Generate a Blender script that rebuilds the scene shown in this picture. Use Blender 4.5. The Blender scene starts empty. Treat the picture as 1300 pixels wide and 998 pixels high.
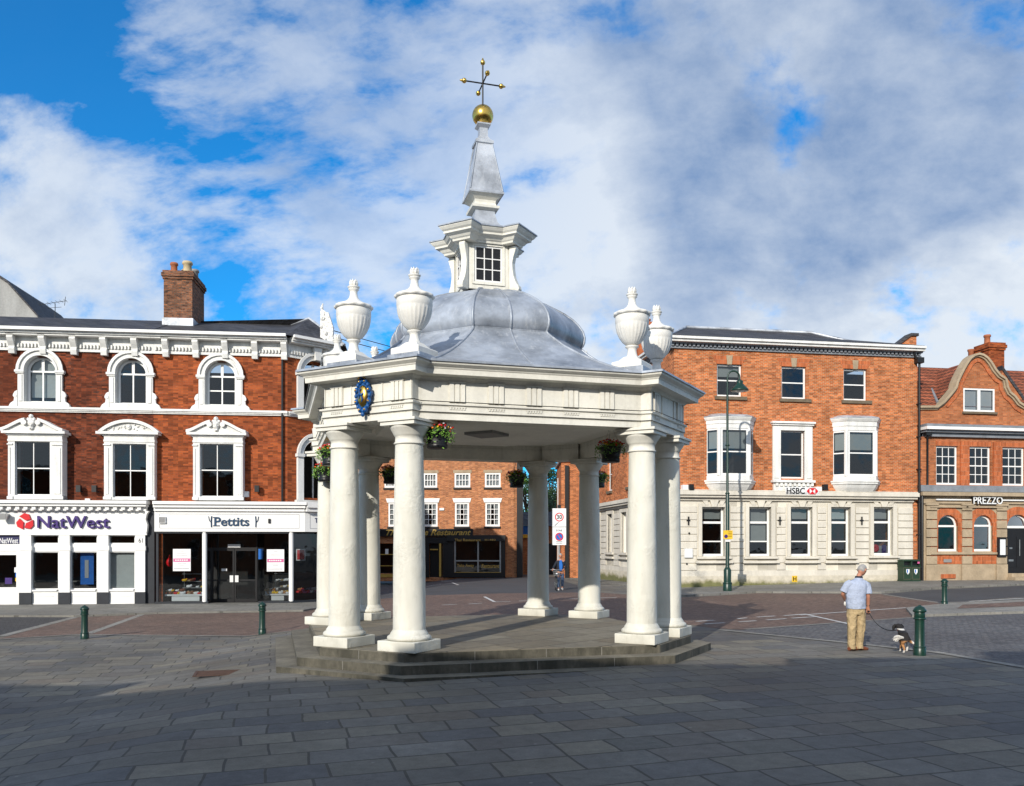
import bpy, bmesh, math, random
from mathutils import Vector, Matrix, noise as mnoise
R = math.radians
PI = math.pi
random.seed(7)
scn = bpy.context.scene
COL = scn.collection
FOC, CX, HY, CH = 1070.0, 650.0, 693.0, 2.15     # survey of the view: focal, centre, horizon (1300 px wide), eye height

# ------------------------------------------------------------------ terrain
def lin(t, a, b, va, vb):
    if t <= a: return va
    if t >= b: return vb
    return va + (vb - va) * (t - a) / (b - a)
def g(x, y):
    z = lin(x, -8, -4, -0.48, 0.0) + lin(x, -4, 2, -0.10, 0.0)
    z += lin(y, 46, 64, 0, -0.22)
    z += lin(x, 8, 20, 0, 0.26) * lin(y, 30, 42, 0, 1)
    return z
def G(px, py):
    """ground point seen in a direction"""
    z = 0.0
    for _ in range(30):
        Y = FOC * (CH - z) / max(1.0, py - HY)
        X = (px - CX) / FOC * Y
        z = 0.5 * z + 0.5 * g(X, Y)
    return X, Y

# ------------------------------------------------------------------ node helpers
def new_mat(name):
    m = bpy.data.materials.new(name); m.use_nodes = True
    nt = m.node_tree; nt.nodes.clear()
    out = nt.nodes.new('ShaderNodeOutputMaterial')
    b = nt.nodes.new('ShaderNodeBsdfPrincipled')
    nt.links.new(b.outputs[0], out.inputs[0])
    return m, nt, b, out
def N(nt, t, **kw):
    n = nt.nodes.new(t)
    for k, v in kw.items():
        if k.startswith('i_'):
            key = k[2:]
            n.inputs[int(key) if key.isdigit() else key.replace('_', ' ')].default_value = v
        else: setattr(n, k, v)
    return n
def L(nt, a, b): nt.links.new(a, b)
def ramp(nt, fac, stops):
    r = nt.nodes.new('ShaderNodeValToRGB')
    el = r.color_ramp.elements
    while len(el) < len(stops): el.new(0.5)
    for e, (p, c) in zip(el, stops):
        e.position = p; e.color = (c, c, c, 1) if isinstance(c, (int, float)) else (*c, 1)
    L(nt, fac, r.inputs[0]); return r.outputs[0]
def mixc(nt, fac, a, b, mode='MIX'):
    m = nt.nodes.new('ShaderNodeMix'); m.data_type = 'RGBA'; m.blend_type = mode
    for s, v in ((m.inputs[0], fac), (m.inputs[6], a), (m.inputs[7], b)):
        if isinstance(v, (int, float)): s.default_value = v
        elif isinstance(v, tuple): s.default_value = (*v, 1)
        else: L(nt, v, s)
    return m.outputs[2]
def mth(nt, op, a, b=None, c=None):
    m = nt.nodes.new('ShaderNodeMath'); m.operation = op
    for i, v in enumerate((a, b, c)):
        if v is None: continue
        if isinstance(v, (int, float)): m.inputs[i].default_value = v
        else: L(nt, v, m.inputs[i])
    return m.outputs[0]
def noise(nt, vec, scale, detail=4, rough=.55):
    n = N(nt, 'ShaderNodeTexNoise', i_Scale=scale, i_Detail=detail, i_Roughness=rough)
    L(nt, vec, n.inputs['Vector']); return n.outputs[0]
def objco(nt): return N(nt, 'ShaderNodeTexCoord').outputs['Object']
def mapping(nt, vec, scale=(1, 1, 1), rot=(0, 0, 0)):
    m = N(nt, 'ShaderNodeMapping'); m.inputs['Scale'].default_value = scale; m.inputs['Rotation'].default_value = rot
    L(nt, vec, m.inputs[0]); return m.outputs[0]
def bump(nt, b, h, strength=.3, dist=.01):
    n = N(nt, 'ShaderNodeBump', i_Strength=strength, i_Distance=dist)
    L(nt, h, n.inputs['Height']); L(nt, n.outputs[0], b.inputs['Normal'])

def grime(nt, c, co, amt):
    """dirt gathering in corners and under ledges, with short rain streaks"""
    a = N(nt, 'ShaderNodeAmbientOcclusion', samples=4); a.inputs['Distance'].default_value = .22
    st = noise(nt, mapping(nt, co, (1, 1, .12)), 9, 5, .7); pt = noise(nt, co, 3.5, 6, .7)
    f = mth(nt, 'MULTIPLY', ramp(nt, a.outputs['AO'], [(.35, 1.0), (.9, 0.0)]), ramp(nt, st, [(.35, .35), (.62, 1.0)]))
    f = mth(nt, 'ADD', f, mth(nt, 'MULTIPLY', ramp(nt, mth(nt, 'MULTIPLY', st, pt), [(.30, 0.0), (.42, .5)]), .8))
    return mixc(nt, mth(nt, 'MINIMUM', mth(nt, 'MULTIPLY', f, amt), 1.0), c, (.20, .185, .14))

def plain(name, col, rough=.55, var=.25, vs=2.5, metal=0, streak=False, bmp=0.15, bs=30, spec=.4, bd=.01, ao=0):
    m, nt, b, o = new_mat(name)
    co = objco(nt)
    v = mapping(nt, co, (1, 1, .18)) if streak else co
    n1 = noise(nt, v, vs, 5, .6)
    n2 = noise(nt, co, vs * 9, 3, .6)
    f = mth(nt, 'ADD', mth(nt, 'MULTIPLY', n1, .7), mth(nt, 'MULTIPLY', n2, .3))
    lo = tuple(c * (1 - var) for c in col); hi = tuple(min(1, c * (1 + var * .35)) for c in col)
    c = ramp(nt, f, [(.3, lo), (.62, hi)])
    if ao: c = grime(nt, c, co, ao)
    L(nt, c, b.inputs['Base Color'])
    b.inputs['Roughness'].default_value = rough; b.inputs['Metallic'].default_value = metal
    b.inputs['Specular IOR Level'].default_value = spec
    if bmp: bump(nt, b, noise(nt, co, bs, 4), bmp, bd)
    return m

def wallco(nt):
    s = N(nt, 'ShaderNodeSeparateXYZ'); L(nt, objco(nt), s.inputs[0])
    c = N(nt, 'ShaderNodeCombineXYZ')
    L(nt, mth(nt, 'ADD', s.outputs[0], s.outputs[1]), c.inputs[0]); L(nt, s.outputs[2], c.inputs[1])
    return c.outputs[0]
def brick(name, a, b_, mortar, w=.225, h=.075, ms=.010, dirt=.45, dark=(.05, .03, .025), darkp=(.58, .72), rough=.85, offset=.5, vec=None, soot=0.0, pat=.35):
    m, nt, b, o = new_mat(name)
    v = wallco(nt) if vec is None else vec(nt)
    t = N(nt, 'ShaderNodeTexBrick', offset=offset)
    t.inputs['Scale'].default_value = 1; t.inputs['Brick Width'].default_value = w; t.inputs['Row Height'].default_value = h
    t.inputs['Mortar Size'].default_value = ms; t.inputs['Mortar Smooth'].default_value = .2; t.inputs['Bias'].default_value = -.1
    t.inputs['Color1'].default_value = (*a, 1); t.inputs['Color2'].default_value = (*b_, 1); t.inputs['Mortar'].default_value = (*mortar, 1)
    L(nt, v, t.inputs['Vector'])
    cell = noise(nt, mapping(nt, v, (1 / w, 1 / h, 1)), .8, 2, .7)
    c = mixc(nt, ramp(nt, cell, [(darkp[0], 0.0), (darkp[1], .8)]), t.outputs[0], dark)
    big = noise(nt, v, .55, 5, .62)
    c = mixc(nt, 1.0, c, ramp(nt, big, [(.3, 1 - dirt), (.6, 1.0)]), 'MULTIPLY')
    pale = noise(nt, v, 1.7, 6, .7)
    c = mixc(nt, ramp(nt, pale, [(.62, 0.0), (.75, .35)]), c, tuple(min(1, x * 1.5 + .03) for x in mortar))
    # irregular groups of lighter and burnt courses that still read from across the square
    sn = N(nt, 'ShaderNodeVectorMath', operation='SNAP'); L(nt, v, sn.inputs[0]); sn.inputs[1].default_value = (w, h, 1)
    wn_ = N(nt, 'ShaderNodeTexWhiteNoise', noise_dimensions='2D'); L(nt, sn.outputs[0], wn_.inputs['Vector'])
    grp = mth(nt, 'ADD', mth(nt, 'MULTIPLY', wn_.outputs[0], .42), mth(nt, 'MULTIPLY', noise(nt, mapping(nt, v, (1, 2, 1)), 1.5, 4, .65), .58))
    c = mixc(nt, 1.0, c, ramp(nt, grp, [(.28, 1 - .75 * pat), (.50, 1.0), (.72, 1 + .6 * pat)]), 'MULTIPLY')
    if soot:
        c = mixc(nt, ramp(nt, noise(nt, v, .35, 3, .6), [(.4, 0.0), (.6, soot)]), c, tuple(x * .45 for x in a))
    L(nt, c, b.inputs['Base Color']); b.inputs['Roughness'].default_value = rough
    b.inputs['Specular IOR Level'].default_value = .25
    bump(nt, b, mth(nt, 'ADD', mth(nt, 'MULTIPLY', t.outputs[1], -1), mth(nt, 'MULTIPLY', cell, .5)), .5, .008)
    return m
def paving(name, cols, mortar, w, h, rot, ms, rough=.8, varc=.35, off=.5, spec=.3, wav=.09, stain=.25, gum=0):
    """slabs or setts, every one with its own tone picked from cols"""
    return_m, nt, b, o = new_mat(name)
    co = mapping(nt, objco(nt), (1, 1, 1), (0, 0, -rot))
    wn = N(nt, 'ShaderNodeTexNoise', i_Scale=.9, i_Detail=2); L(nt, co, wn.inputs['Vector'])
    vm = N(nt, 'ShaderNodeVectorMath', operation='MULTIPLY_ADD'); L(nt, wn.outputs['Color'], vm.inputs[0])
    vm.inputs[1].default_value = (w * wav * 1.6, h * wav, 0); L(nt, co, vm.inputs[2])
    v = vm.outputs[0]
    t = N(nt, 'ShaderNodeTexBrick', offset=off, squash=.7, squash_frequency=3)
    t.inputs['Scale'].default_value = 1; t.inputs['Brick Width'].default_value = w; t.inputs['Row Height'].default_value = h
    t.inputs['Mortar Size'].default_value = ms; t.inputs['Mortar Smooth'].default_value = .3; t.inputs['Bias'].default_value = 0
    t.inputs['Color1'].default_value = (0, 0, 0, 1); t.inputs['Color2'].default_value = (1, 1, 1, 1); t.inputs['Mortar'].default_value = (.5, .5, .5, 1)
    L(nt, v, t.inputs['Vector'])
    n = len(cols); c = ramp(nt, t.outputs[0], [((i + .5) / n, q) for i, q in enumerate(cols)])
    c = mixc(nt, t.outputs[1], c, mortar)
    big = noise(nt, co, .30, 5, .6); fine = noise(nt, co, 6, 6, .7); grit = noise(nt, co, 45, 3, .6)
    c = mixc(nt, 1.0, c, ramp(nt, big, [(.3, 1 - varc), (.65, 1.1)]), 'MULTIPLY')
    c = mixc(nt, 1.0, c, ramp(nt, fine, [(.3, .78), (.7, 1.15)]), 'MULTIPLY')
    c = mixc(nt, 1.0, c, ramp(nt, grit, [(.3, .80), (.7, 1.02)]), 'MULTIPLY')
    spots = noise(nt, co, 1.7, 7, .8)
    c = mixc(nt, ramp(nt, spots, [(.62, 0.0), (.72, stain)]), c, (.035, .033, .03))
    if gum:
        vo = N(nt, 'ShaderNodeTexVoronoi', i_Scale=1.9); L(nt, co, vo.inputs['Vector'])
        c = mixc(nt, ramp(nt, mth(nt, 'ADD', vo.outputs[0], mth(nt, 'MULTIPLY', fine, .05)), [(.055, gum), (.072, 0.0)]), c, (.30, .29, .26))
        v2 = N(nt, 'ShaderNodeTexVoronoi', i_Scale=1.3); L(nt, mapping(nt, co, (1, 1, 1), (0, 0, .7)), v2.inputs['Vector'])
        c = mixc(nt, ramp(nt, mth(nt, 'ADD', v2.outputs[0], mth(nt, 'MULTIPLY', fine, .12)), [(.085, gum), (.12, 0.0)]), c, (.05, .048, .044))
    L(nt, c, b.inputs['Base Color'])
    L(nt, ramp(nt, big, [(.3, rough - .15), (.7, rough)]), b.inputs['Roughness'])
    b.inputs['Specular IOR Level'].default_value = spec
    bump(nt, b, mth(nt, 'ADD', mth(nt, 'MULTIPLY', t.outputs[1], -1.2), mth(nt, 'MULTIPLY', fine, .5)), .5, .01)
    return return_m

M = {}
def setup_materials():
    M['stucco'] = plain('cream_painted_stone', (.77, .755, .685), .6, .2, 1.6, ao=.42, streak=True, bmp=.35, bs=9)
    # column render: rough, crumbly patches
    m, nt, b, o = new_mat('crumbling_column_render')
    co = objco(nt); big = noise(nt, mapping(nt, co, (1, 1, .3)), 2.2, 5, .6)
    c = ramp(nt, big, [(.3, (.61, .60, .53)), (.6, (.76, .75, .675))])
    sp = noise(nt, co, 11, 6, .75)
    c = mixc(nt, ramp(nt, sp, [(.62, 0.0), (.72, .35)]), c, (.45, .42, .34))
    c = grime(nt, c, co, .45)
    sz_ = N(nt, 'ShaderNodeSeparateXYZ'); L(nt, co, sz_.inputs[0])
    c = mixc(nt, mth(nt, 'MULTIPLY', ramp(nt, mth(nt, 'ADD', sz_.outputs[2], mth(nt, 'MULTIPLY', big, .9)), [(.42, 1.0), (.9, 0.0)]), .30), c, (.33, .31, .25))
    L(nt, c, b.inputs['Base Color']); b.inputs['Roughness'].default_value = .65
    msk = ramp(nt, noise(nt, co, 1.3, 2, .5), [(.46, 0.05), (.58, 1.0)])
    h = mth(nt, 'MULTIPLY', noise(nt, co, 16, 5, .65), msk)
    bump(nt, b, h, .65, .028)
    M['column'] = m
    M['white'] = plain('white_gloss_paint', (.80, .80, .79), .45, .10, 1.5, streak=True, bmp=.06)
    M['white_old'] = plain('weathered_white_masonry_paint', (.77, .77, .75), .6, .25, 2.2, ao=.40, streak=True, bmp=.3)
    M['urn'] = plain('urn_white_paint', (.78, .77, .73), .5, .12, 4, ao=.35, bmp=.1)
    M['soffit'] = plain('soffit_paint', (.82, .81, .76), .7, .15, 1.0)
    M['gold'] = plain('gilding', (.78, .50, .12), .25, .2, 6, metal=1, bmp=.05)
    M['goldflat'] = plain('gold_paint', (.48, .31, .07), .4, .2, 6)
    M['blue'] = plain('heraldic_blue_paint', (.01, .09, .30), .4, .3, 14)
    M['iron'] = plain('black_iron', (.012, .013, .015), .4, .3, 8)
    M['green'] = plain('dark_green_enamel', (.006, .035, .024), .35, .35, 8, spec=.5)
    M['bin'] = plain('bin_green_plastic', (.018, .045, .025), .5, .3, 5)
    M['dark'] = plain('dark_shopfront_paint', (.022, .026, .034), .4, .3, 3)
    M['darkwall'] = plain('interior_dark', (.035, .032, .030), .9, .2, 3)
    M['sash'] = plain('white_sash_paint', (.82, .82, .81), .4, .06, 2, bmp=0)
    M['blind'] = plain('pale_blind', (.50, .52, .50), .8, .12, 2, bmp=0)
    M['curtain'] = plain('net_curtain', (.62, .62, .62), .9, .35, 14, bmp=0)
    M['sill'] = plain('brown_stone_sill', (.16, .125, .085), .85, .35, 5)
    M['pot'] = plain('terracotta_pot', (.38, .13, .06), .8, .3, 5)
    M['buffpot'] = plain('buff_pot', (.52, .42, .26), .8, .3, 5)
    M['purple'] = plain('purple_lettering', (.045, .018, .16), .4, .1, 5, bmp=0)
    M['red'] = plain('red_enamel', (.62, .012, .02), .35, .15, 5, bmp=0)
    M['navy'] = plain('navy_panel', (.02, .02, .085), .4, .2, 5, bmp=0)
    M['petrol'] = plain('petrol_blue_lettering', (.01, .045, .10), .4, .1, 5, bmp=0)
    M['black'] = plain('black_paint', (.010, .010, .012), .4, .2, 5, bmp=0)
    M['greytext'] = plain('small_grey_print', (.35, .36, .38), .6, .1, 5, bmp=0)
    M['yellow'] = plain('yellow_sign_paint', (.75, .48, .03), .45, .1, 5, bmp=0)
    M['signwhite'] = plain('sign_white', (.78, .79, .80), .35, .08, 5, bmp=0)
    M['paper'] = plain('poster_paper', (.78, .77, .78), .6, .08, 5, bmp=0)
    M['steel'] = plain('galvanised_steel', (.40, .42, .43), .4, .25, 6, metal=.8)
    M['grey_render'] = plain('grey_render', (.36, .36, .35), .85, .35, 1.3, streak=True)
    M['gutterlead'] = plain('grey_gutter_lead', (.22, .24, .27), .6, .35, 2)
    M['boltgrey'] = plain('grey_plastic', (.25, .25, .25), .6, .2, 5, bmp=0)
    M['skin'] = plain('skin', (.48, .22, .14), .5, .15, 9, bmp=0)
    M['shirt'] = plain('pale_blue_striped_cotton', (.40, .46, .60), .85, .18, 20, bmp=1, bs=7, bd=.05)
    M['khaki'] = plain('khaki_cotton', (.45, .34, .19), .85, .35, 6, bmp=1, bs=9, bd=.06)
    M['shoe'] = plain('brown_leather', (.20, .065, .03), .5, .3, 9)
    M['hair'] = plain('grey_hair', (.36, .35, .34), .7, .45, 40)
    M['jacket'] = plain('dark_jacket_cloth', (.012, .016, .028), .8, .3, 8)
    M['bluecloth'] = plain('bright_blue_cloth', (.02, .14, .50), .8, .2, 8)
    M['jeans'] = plain('denim', (.09, .14, .24), .85, .3, 8)
    M['furblack'] = plain('black_fur', (.012, .011, .011), .7, .3, 30, bmp=.6, bs=60)
    M['furwhite'] = plain('white_fur', (.74, .72, .68), .8, .2, 30, bmp=.6, bs=60)
    M['furtan'] = plain('tan_fur', (.42, .20, .08), .8, .3, 30, bmp=.6, bs=60)
    M['rubber'] = plain('tyre_rubber', (.015, .015, .015), .8, .3, 8)
    M['rust'] = plain('rusty_cast_iron', (.085, .045, .03), .7, .4, 8)
    M['bark'] = plain('bark', (.09, .065, .045), .9, .4, 8)
    for nm, c in (('lead', (.33, .365, .42)), ('leadpale', (.45, .48, .53))):
        m, nt, b, o = new_mat(nm + '_sheet'); co = objco(nt)
        n1 = noise(nt, co, 1.1, 6, .65); n2 = noise(nt, mapping(nt, co, (3, 3, .7)), 2.5, 5, .7)
        cc = ramp(nt, n1, [(.32, tuple(x * .5 for x in c)), (.60, tuple(x * 1.25 for x in c))])
        cc = mixc(nt, ramp(nt, n2, [(.55, 0.0), (.72, .6)]), cc, (.60, .62, .64))
        cc = mixc(nt, ramp(nt, noise(nt, co, 5, 5, .8), [(.58, 0.0), (.7, .35)]), cc, (.16, .18, .21))
        L(nt, cc, b.inputs['Base Color']); b.inputs['Metallic'].default_value = .25
        L(nt, ramp(nt, n1, [(.3, .35), (.7, .55)]), b.inputs['Roughness'])
        bump(nt, b, noise(nt, co, 3, 5, .6), .35, .03)
        M[nm] = m
    # carved ornament
    m, nt, b, o = new_mat('carved_white_stone'); co = objco(nt)
    vv = N(nt, 'ShaderNodeTexVoronoi', i_Scale=7.0); L(nt, co, vv.inputs['Vector'])
    h = mth(nt, 'ADD', vv.outputs[0], noise(nt, co, 9, 4))
    L(nt, ramp(nt, h, [(.35, (.50, .48, .44)), (.8, (.78, .77, .74))]), b.inputs['Base Color']); b.inputs['Roughness'].default_value = .7
    bump(nt, b, h, 1, .06); M['carved'] = m
    M['brick_left'] = brick('dark_red_brick', (.23, .048, .016), (.13, .030, .013), (.10, .055, .035), soot=.6, dirt=.45, darkp=(.50, .66), ms=.006, pat=.9)
    M['brick_left2'] = brick('orange_red_brick', (.36, .082, .020), (.26, .055, .017), (.20, .09, .05), dirt=.3, darkp=(.62, .78), ms=.006, pat=.6)
    M['brick_hsbc'] = brick('bright_orange_brick', (.58, .150, .034), (.43, .096, .024), (.45, .31, .19), dirt=.25, darkp=(.60, .76), dark=(.16, .035, .015), ms=.011, pat=.5)
    M['brick_far'] = brick('mellow_orange_brick', (.56, .20, .065), (.40, .12, .04), (.36, .28, .2), dirt=.2, darkp=(.58, .7), dark=(.12, .05, .035), ms=.010)
    M['brick_prezzo'] = brick('soft_red_brick', (.50, .165, .060), (.40, .12, .045), (.36, .22, .14), dirt=.35, darkp=(.7, .85), ms=.007)
    M['brick_arch'] = brick('rubbed_orange_brick', (.50, .13, .042), (.44, .11, .035), (.40, .22, .14), w=.075, h=.225, dirt=.15, darkp=(.75, .9), ms=.006)
    M['brick_chim'] = brick('sooty_chimney_brick', (.36, .13, .055), (.19, .08, .045), (.17, .13, .10), dirt=.5, darkp=(.5, .62), ms=.012)
    M['slate'] = brick('slate_roof', (.075, .075, .085), (.055, .052, .056), (.02, .02, .022), w=.35, h=.16, ms=.012, dirt=.4, rough=.65, dark=(.09, .08, .06))
    M['tile'] = brick('red_pantile_roof', (.36, .11, .055), (.28, .085, .045), (.07, .03, .02), w=.28, h=.22, ms=.03, dirt=.35, offset=0, darkp=(.62, .8))
    M['stone'] = brick('cream_ashlar', (.68, .64, .555), (.62, .58, .49), (.56, .52, .44), w=1.1, h=5, ms=.006, dirt=.2, darkp=(.8, .95), dark=(.4, .36, .28))
    M['stone_buff'] = plain('buff_sandstone', (.40, .315, .215), .85, .35, 1.6, bmp=.3)
    M['stone_pale'] = plain('pale_limestone', (.67, .63, .55), .8, .22, 1.8, ao=.5, streak=True, bmp=.3)
    # stained plinth stone: moss near the ground
    m, nt, b, o = new_mat('mossy_plinth_stone'); co = objco(nt)
    s = N(nt, 'ShaderNodeSeparateXYZ'); L(nt, co, s.inputs[0])
    hz = mth(nt, 'ADD', s.outputs[2], mth(nt, 'ADD', .16, mth(nt, 'MULTIPLY', noise(nt, co, .9, 6, .75), -.8)))
    c = ramp(nt, hz, [(0.0, (.17, .17, .07)), (.07, (.34, .31, .20)), (.22, (.60, .55, .45))])
    L(nt, mixc(nt, 1.0, c, ramp(nt, noise(nt, co, 4, 5), [(.3, .8), (.7, 1.1)]), 'MULTIPLY'), b.inputs['Base Color']); b.inputs['Roughness'].default_value = .85
    M['mossplinth'] = m
    TH = 0.276
    M['flags'] = paving('york_flagstones', [(.135, .134, .132), (.205, .188, .150), (.165, .162, .150), (.250, .228, .178), (.150, .146, .130), (.215, .205, .182), (.180, .172, .155), (.145, .145, .142), (.195, .172, .140)], (.085, .08, .068), .86, .55, TH, .017, varc=.35, gum=.55)
    M['pavers'] = paving('reddish_brown_block_pavers', [(.16, .10, .078), (.23, .145, .110), (.19, .125, .10), (.26, .175, .135), (.14, .095, .08)], (.10, .08, .065), .22, .11, TH + .4, .010, varc=.3, stain=.3)
    M['setts'] = paving('grey_granite_setts', [(.11, .11, .115), (.17, .17, .175), (.14, .14, .15), (.20, .195, .19)], (.07, .07, .068), .20, .11, TH, .014, varc=.3)
    M['setts_dark'] = paving('dark_setts', [(.06, .06, .065), (.095, .095, .10), (.075, .075, .08)], (.03, .03, .03), .20, .11, TH, .014, varc=.3)
    M['kerb'] = paving('pale_kerb_stone', [(.30, .29, .26), (.25, .245, .225), (.33, .315, .28)], (.13, .12, .10), .9, .3, TH, .01, varc=.25)
    M['pave_slab'] = paving('concrete_pavement_slabs', [(.24, .23, .205), (.20, .195, .18), (.27, .26, .235), (.22, .21, .185)], (.12, .115, .10), .9, .6, .11, .012, varc=.3)
    M['asphalt'] = plain('asphalt', (.060, .062, .068), .85, .25, .5, bmp=.5, bs=80)
    M['roadwhite'] = plain('worn_white_road_paint', (.58, .58, .56), .7, .45, 5)
    # worn steps, vertical faces mixed darker than the treads
    m, nt, b, o = new_mat('worn_step_stone'); co = objco(nt)
    n1 = noise(nt, co, 1.4, 6, .65); n2 = noise(nt, co, 8, 5, .7)
    c = ramp(nt, n1, [(.3, (.10, .092, .072)), (.65, (.22, .20, .155))])
    c = mixc(nt, 1.0, c, ramp(nt, n2, [(.3, .75), (.7, 1.15)]), 'MULTIPLY')
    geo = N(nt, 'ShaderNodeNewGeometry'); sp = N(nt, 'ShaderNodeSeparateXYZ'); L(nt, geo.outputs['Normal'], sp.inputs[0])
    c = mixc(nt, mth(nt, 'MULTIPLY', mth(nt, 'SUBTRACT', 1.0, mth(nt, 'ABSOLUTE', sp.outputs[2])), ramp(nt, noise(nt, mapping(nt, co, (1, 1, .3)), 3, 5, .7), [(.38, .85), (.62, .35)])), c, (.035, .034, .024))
    L(nt, c, b.inputs['Base Color']); b.inputs['Roughness'].default_value = .85; bump(nt, b, n2, .4, .015)
    M['step'] = m
    M['platform'] = paving('platform_flagstones', [(.24, .21, .155), (.30, .26, .19), (.20, .18, .145), (.27, .25, .20), (.22, .195, .15)], (.10, .09, .07), 1.25, .75, TH + .25, .018, varc=.3, wav=.16)
    # glass: thin, see-through, reflecting
    m, nt, b, o = new_mat('window_glass'); nt.nodes.remove(b)
    tr = N(nt, 'ShaderNodeBsdfTransparent'); tr.inputs[0].default_value = (.62, .66, .68, 1)
    gl = N(nt, 'ShaderNodeBsdfGlossy'); gl.inputs['Roughness'].default_value = .02; gl.inputs[0].default_value = (.9, .95, 1, 1)
    nz = noise(nt, objco(nt), 1.2, 2); bn = N(nt, 'ShaderNodeBump', i_Strength=.25, i_Distance=.02); L(nt, nz, bn.inputs['Height']); L(nt, bn.outputs[0], gl.inputs['Normal'])
    fr = N(nt, 'ShaderNodeFresnel', i_IOR=1.5)
    mx = N(nt, 'ShaderNodeMixShader'); L(nt, mth(nt, 'ADD', mth(nt, 'MULTIPLY', fr.outputs[0], 1.3), .01), mx.inputs[0])
    L(nt, tr.outputs[0], mx.inputs[1]); L(nt, gl.outputs[0], mx.inputs[2]); L(nt, mx.outputs[0], o.inputs[0])
    M['glass'] = m
    for nm, c1, c2 in (('leaf', (.10, .24, .03), (.22, .42, .06)), ('leafdark', (.012, .035, .010), (.03, .07, .015))):
        m, nt, b, o = new_mat(nm + '_foliage')
        gi = N(nt, 'ShaderNodeNewGeometry')
        L(nt, ramp(nt, gi.outputs['Random Per Island'], [(0, c1), (1, c2)]), b.inputs['Base Color'])
        b.inputs['Roughness'].default_value = .6; M[nm] = m
    for nm, c in (('fred', (.65, .02, .02)), ('fyellow', (.8, .5, .02)), ('fpink', (.6, .12, .3)), ('fwhite', (.7, .65, .75)), ('forange', (.75, .2, .02))):
        M[nm] = plain(nm + '_petals', c, .6, .1, 9, bmp=0)
setup_materials()

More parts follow.
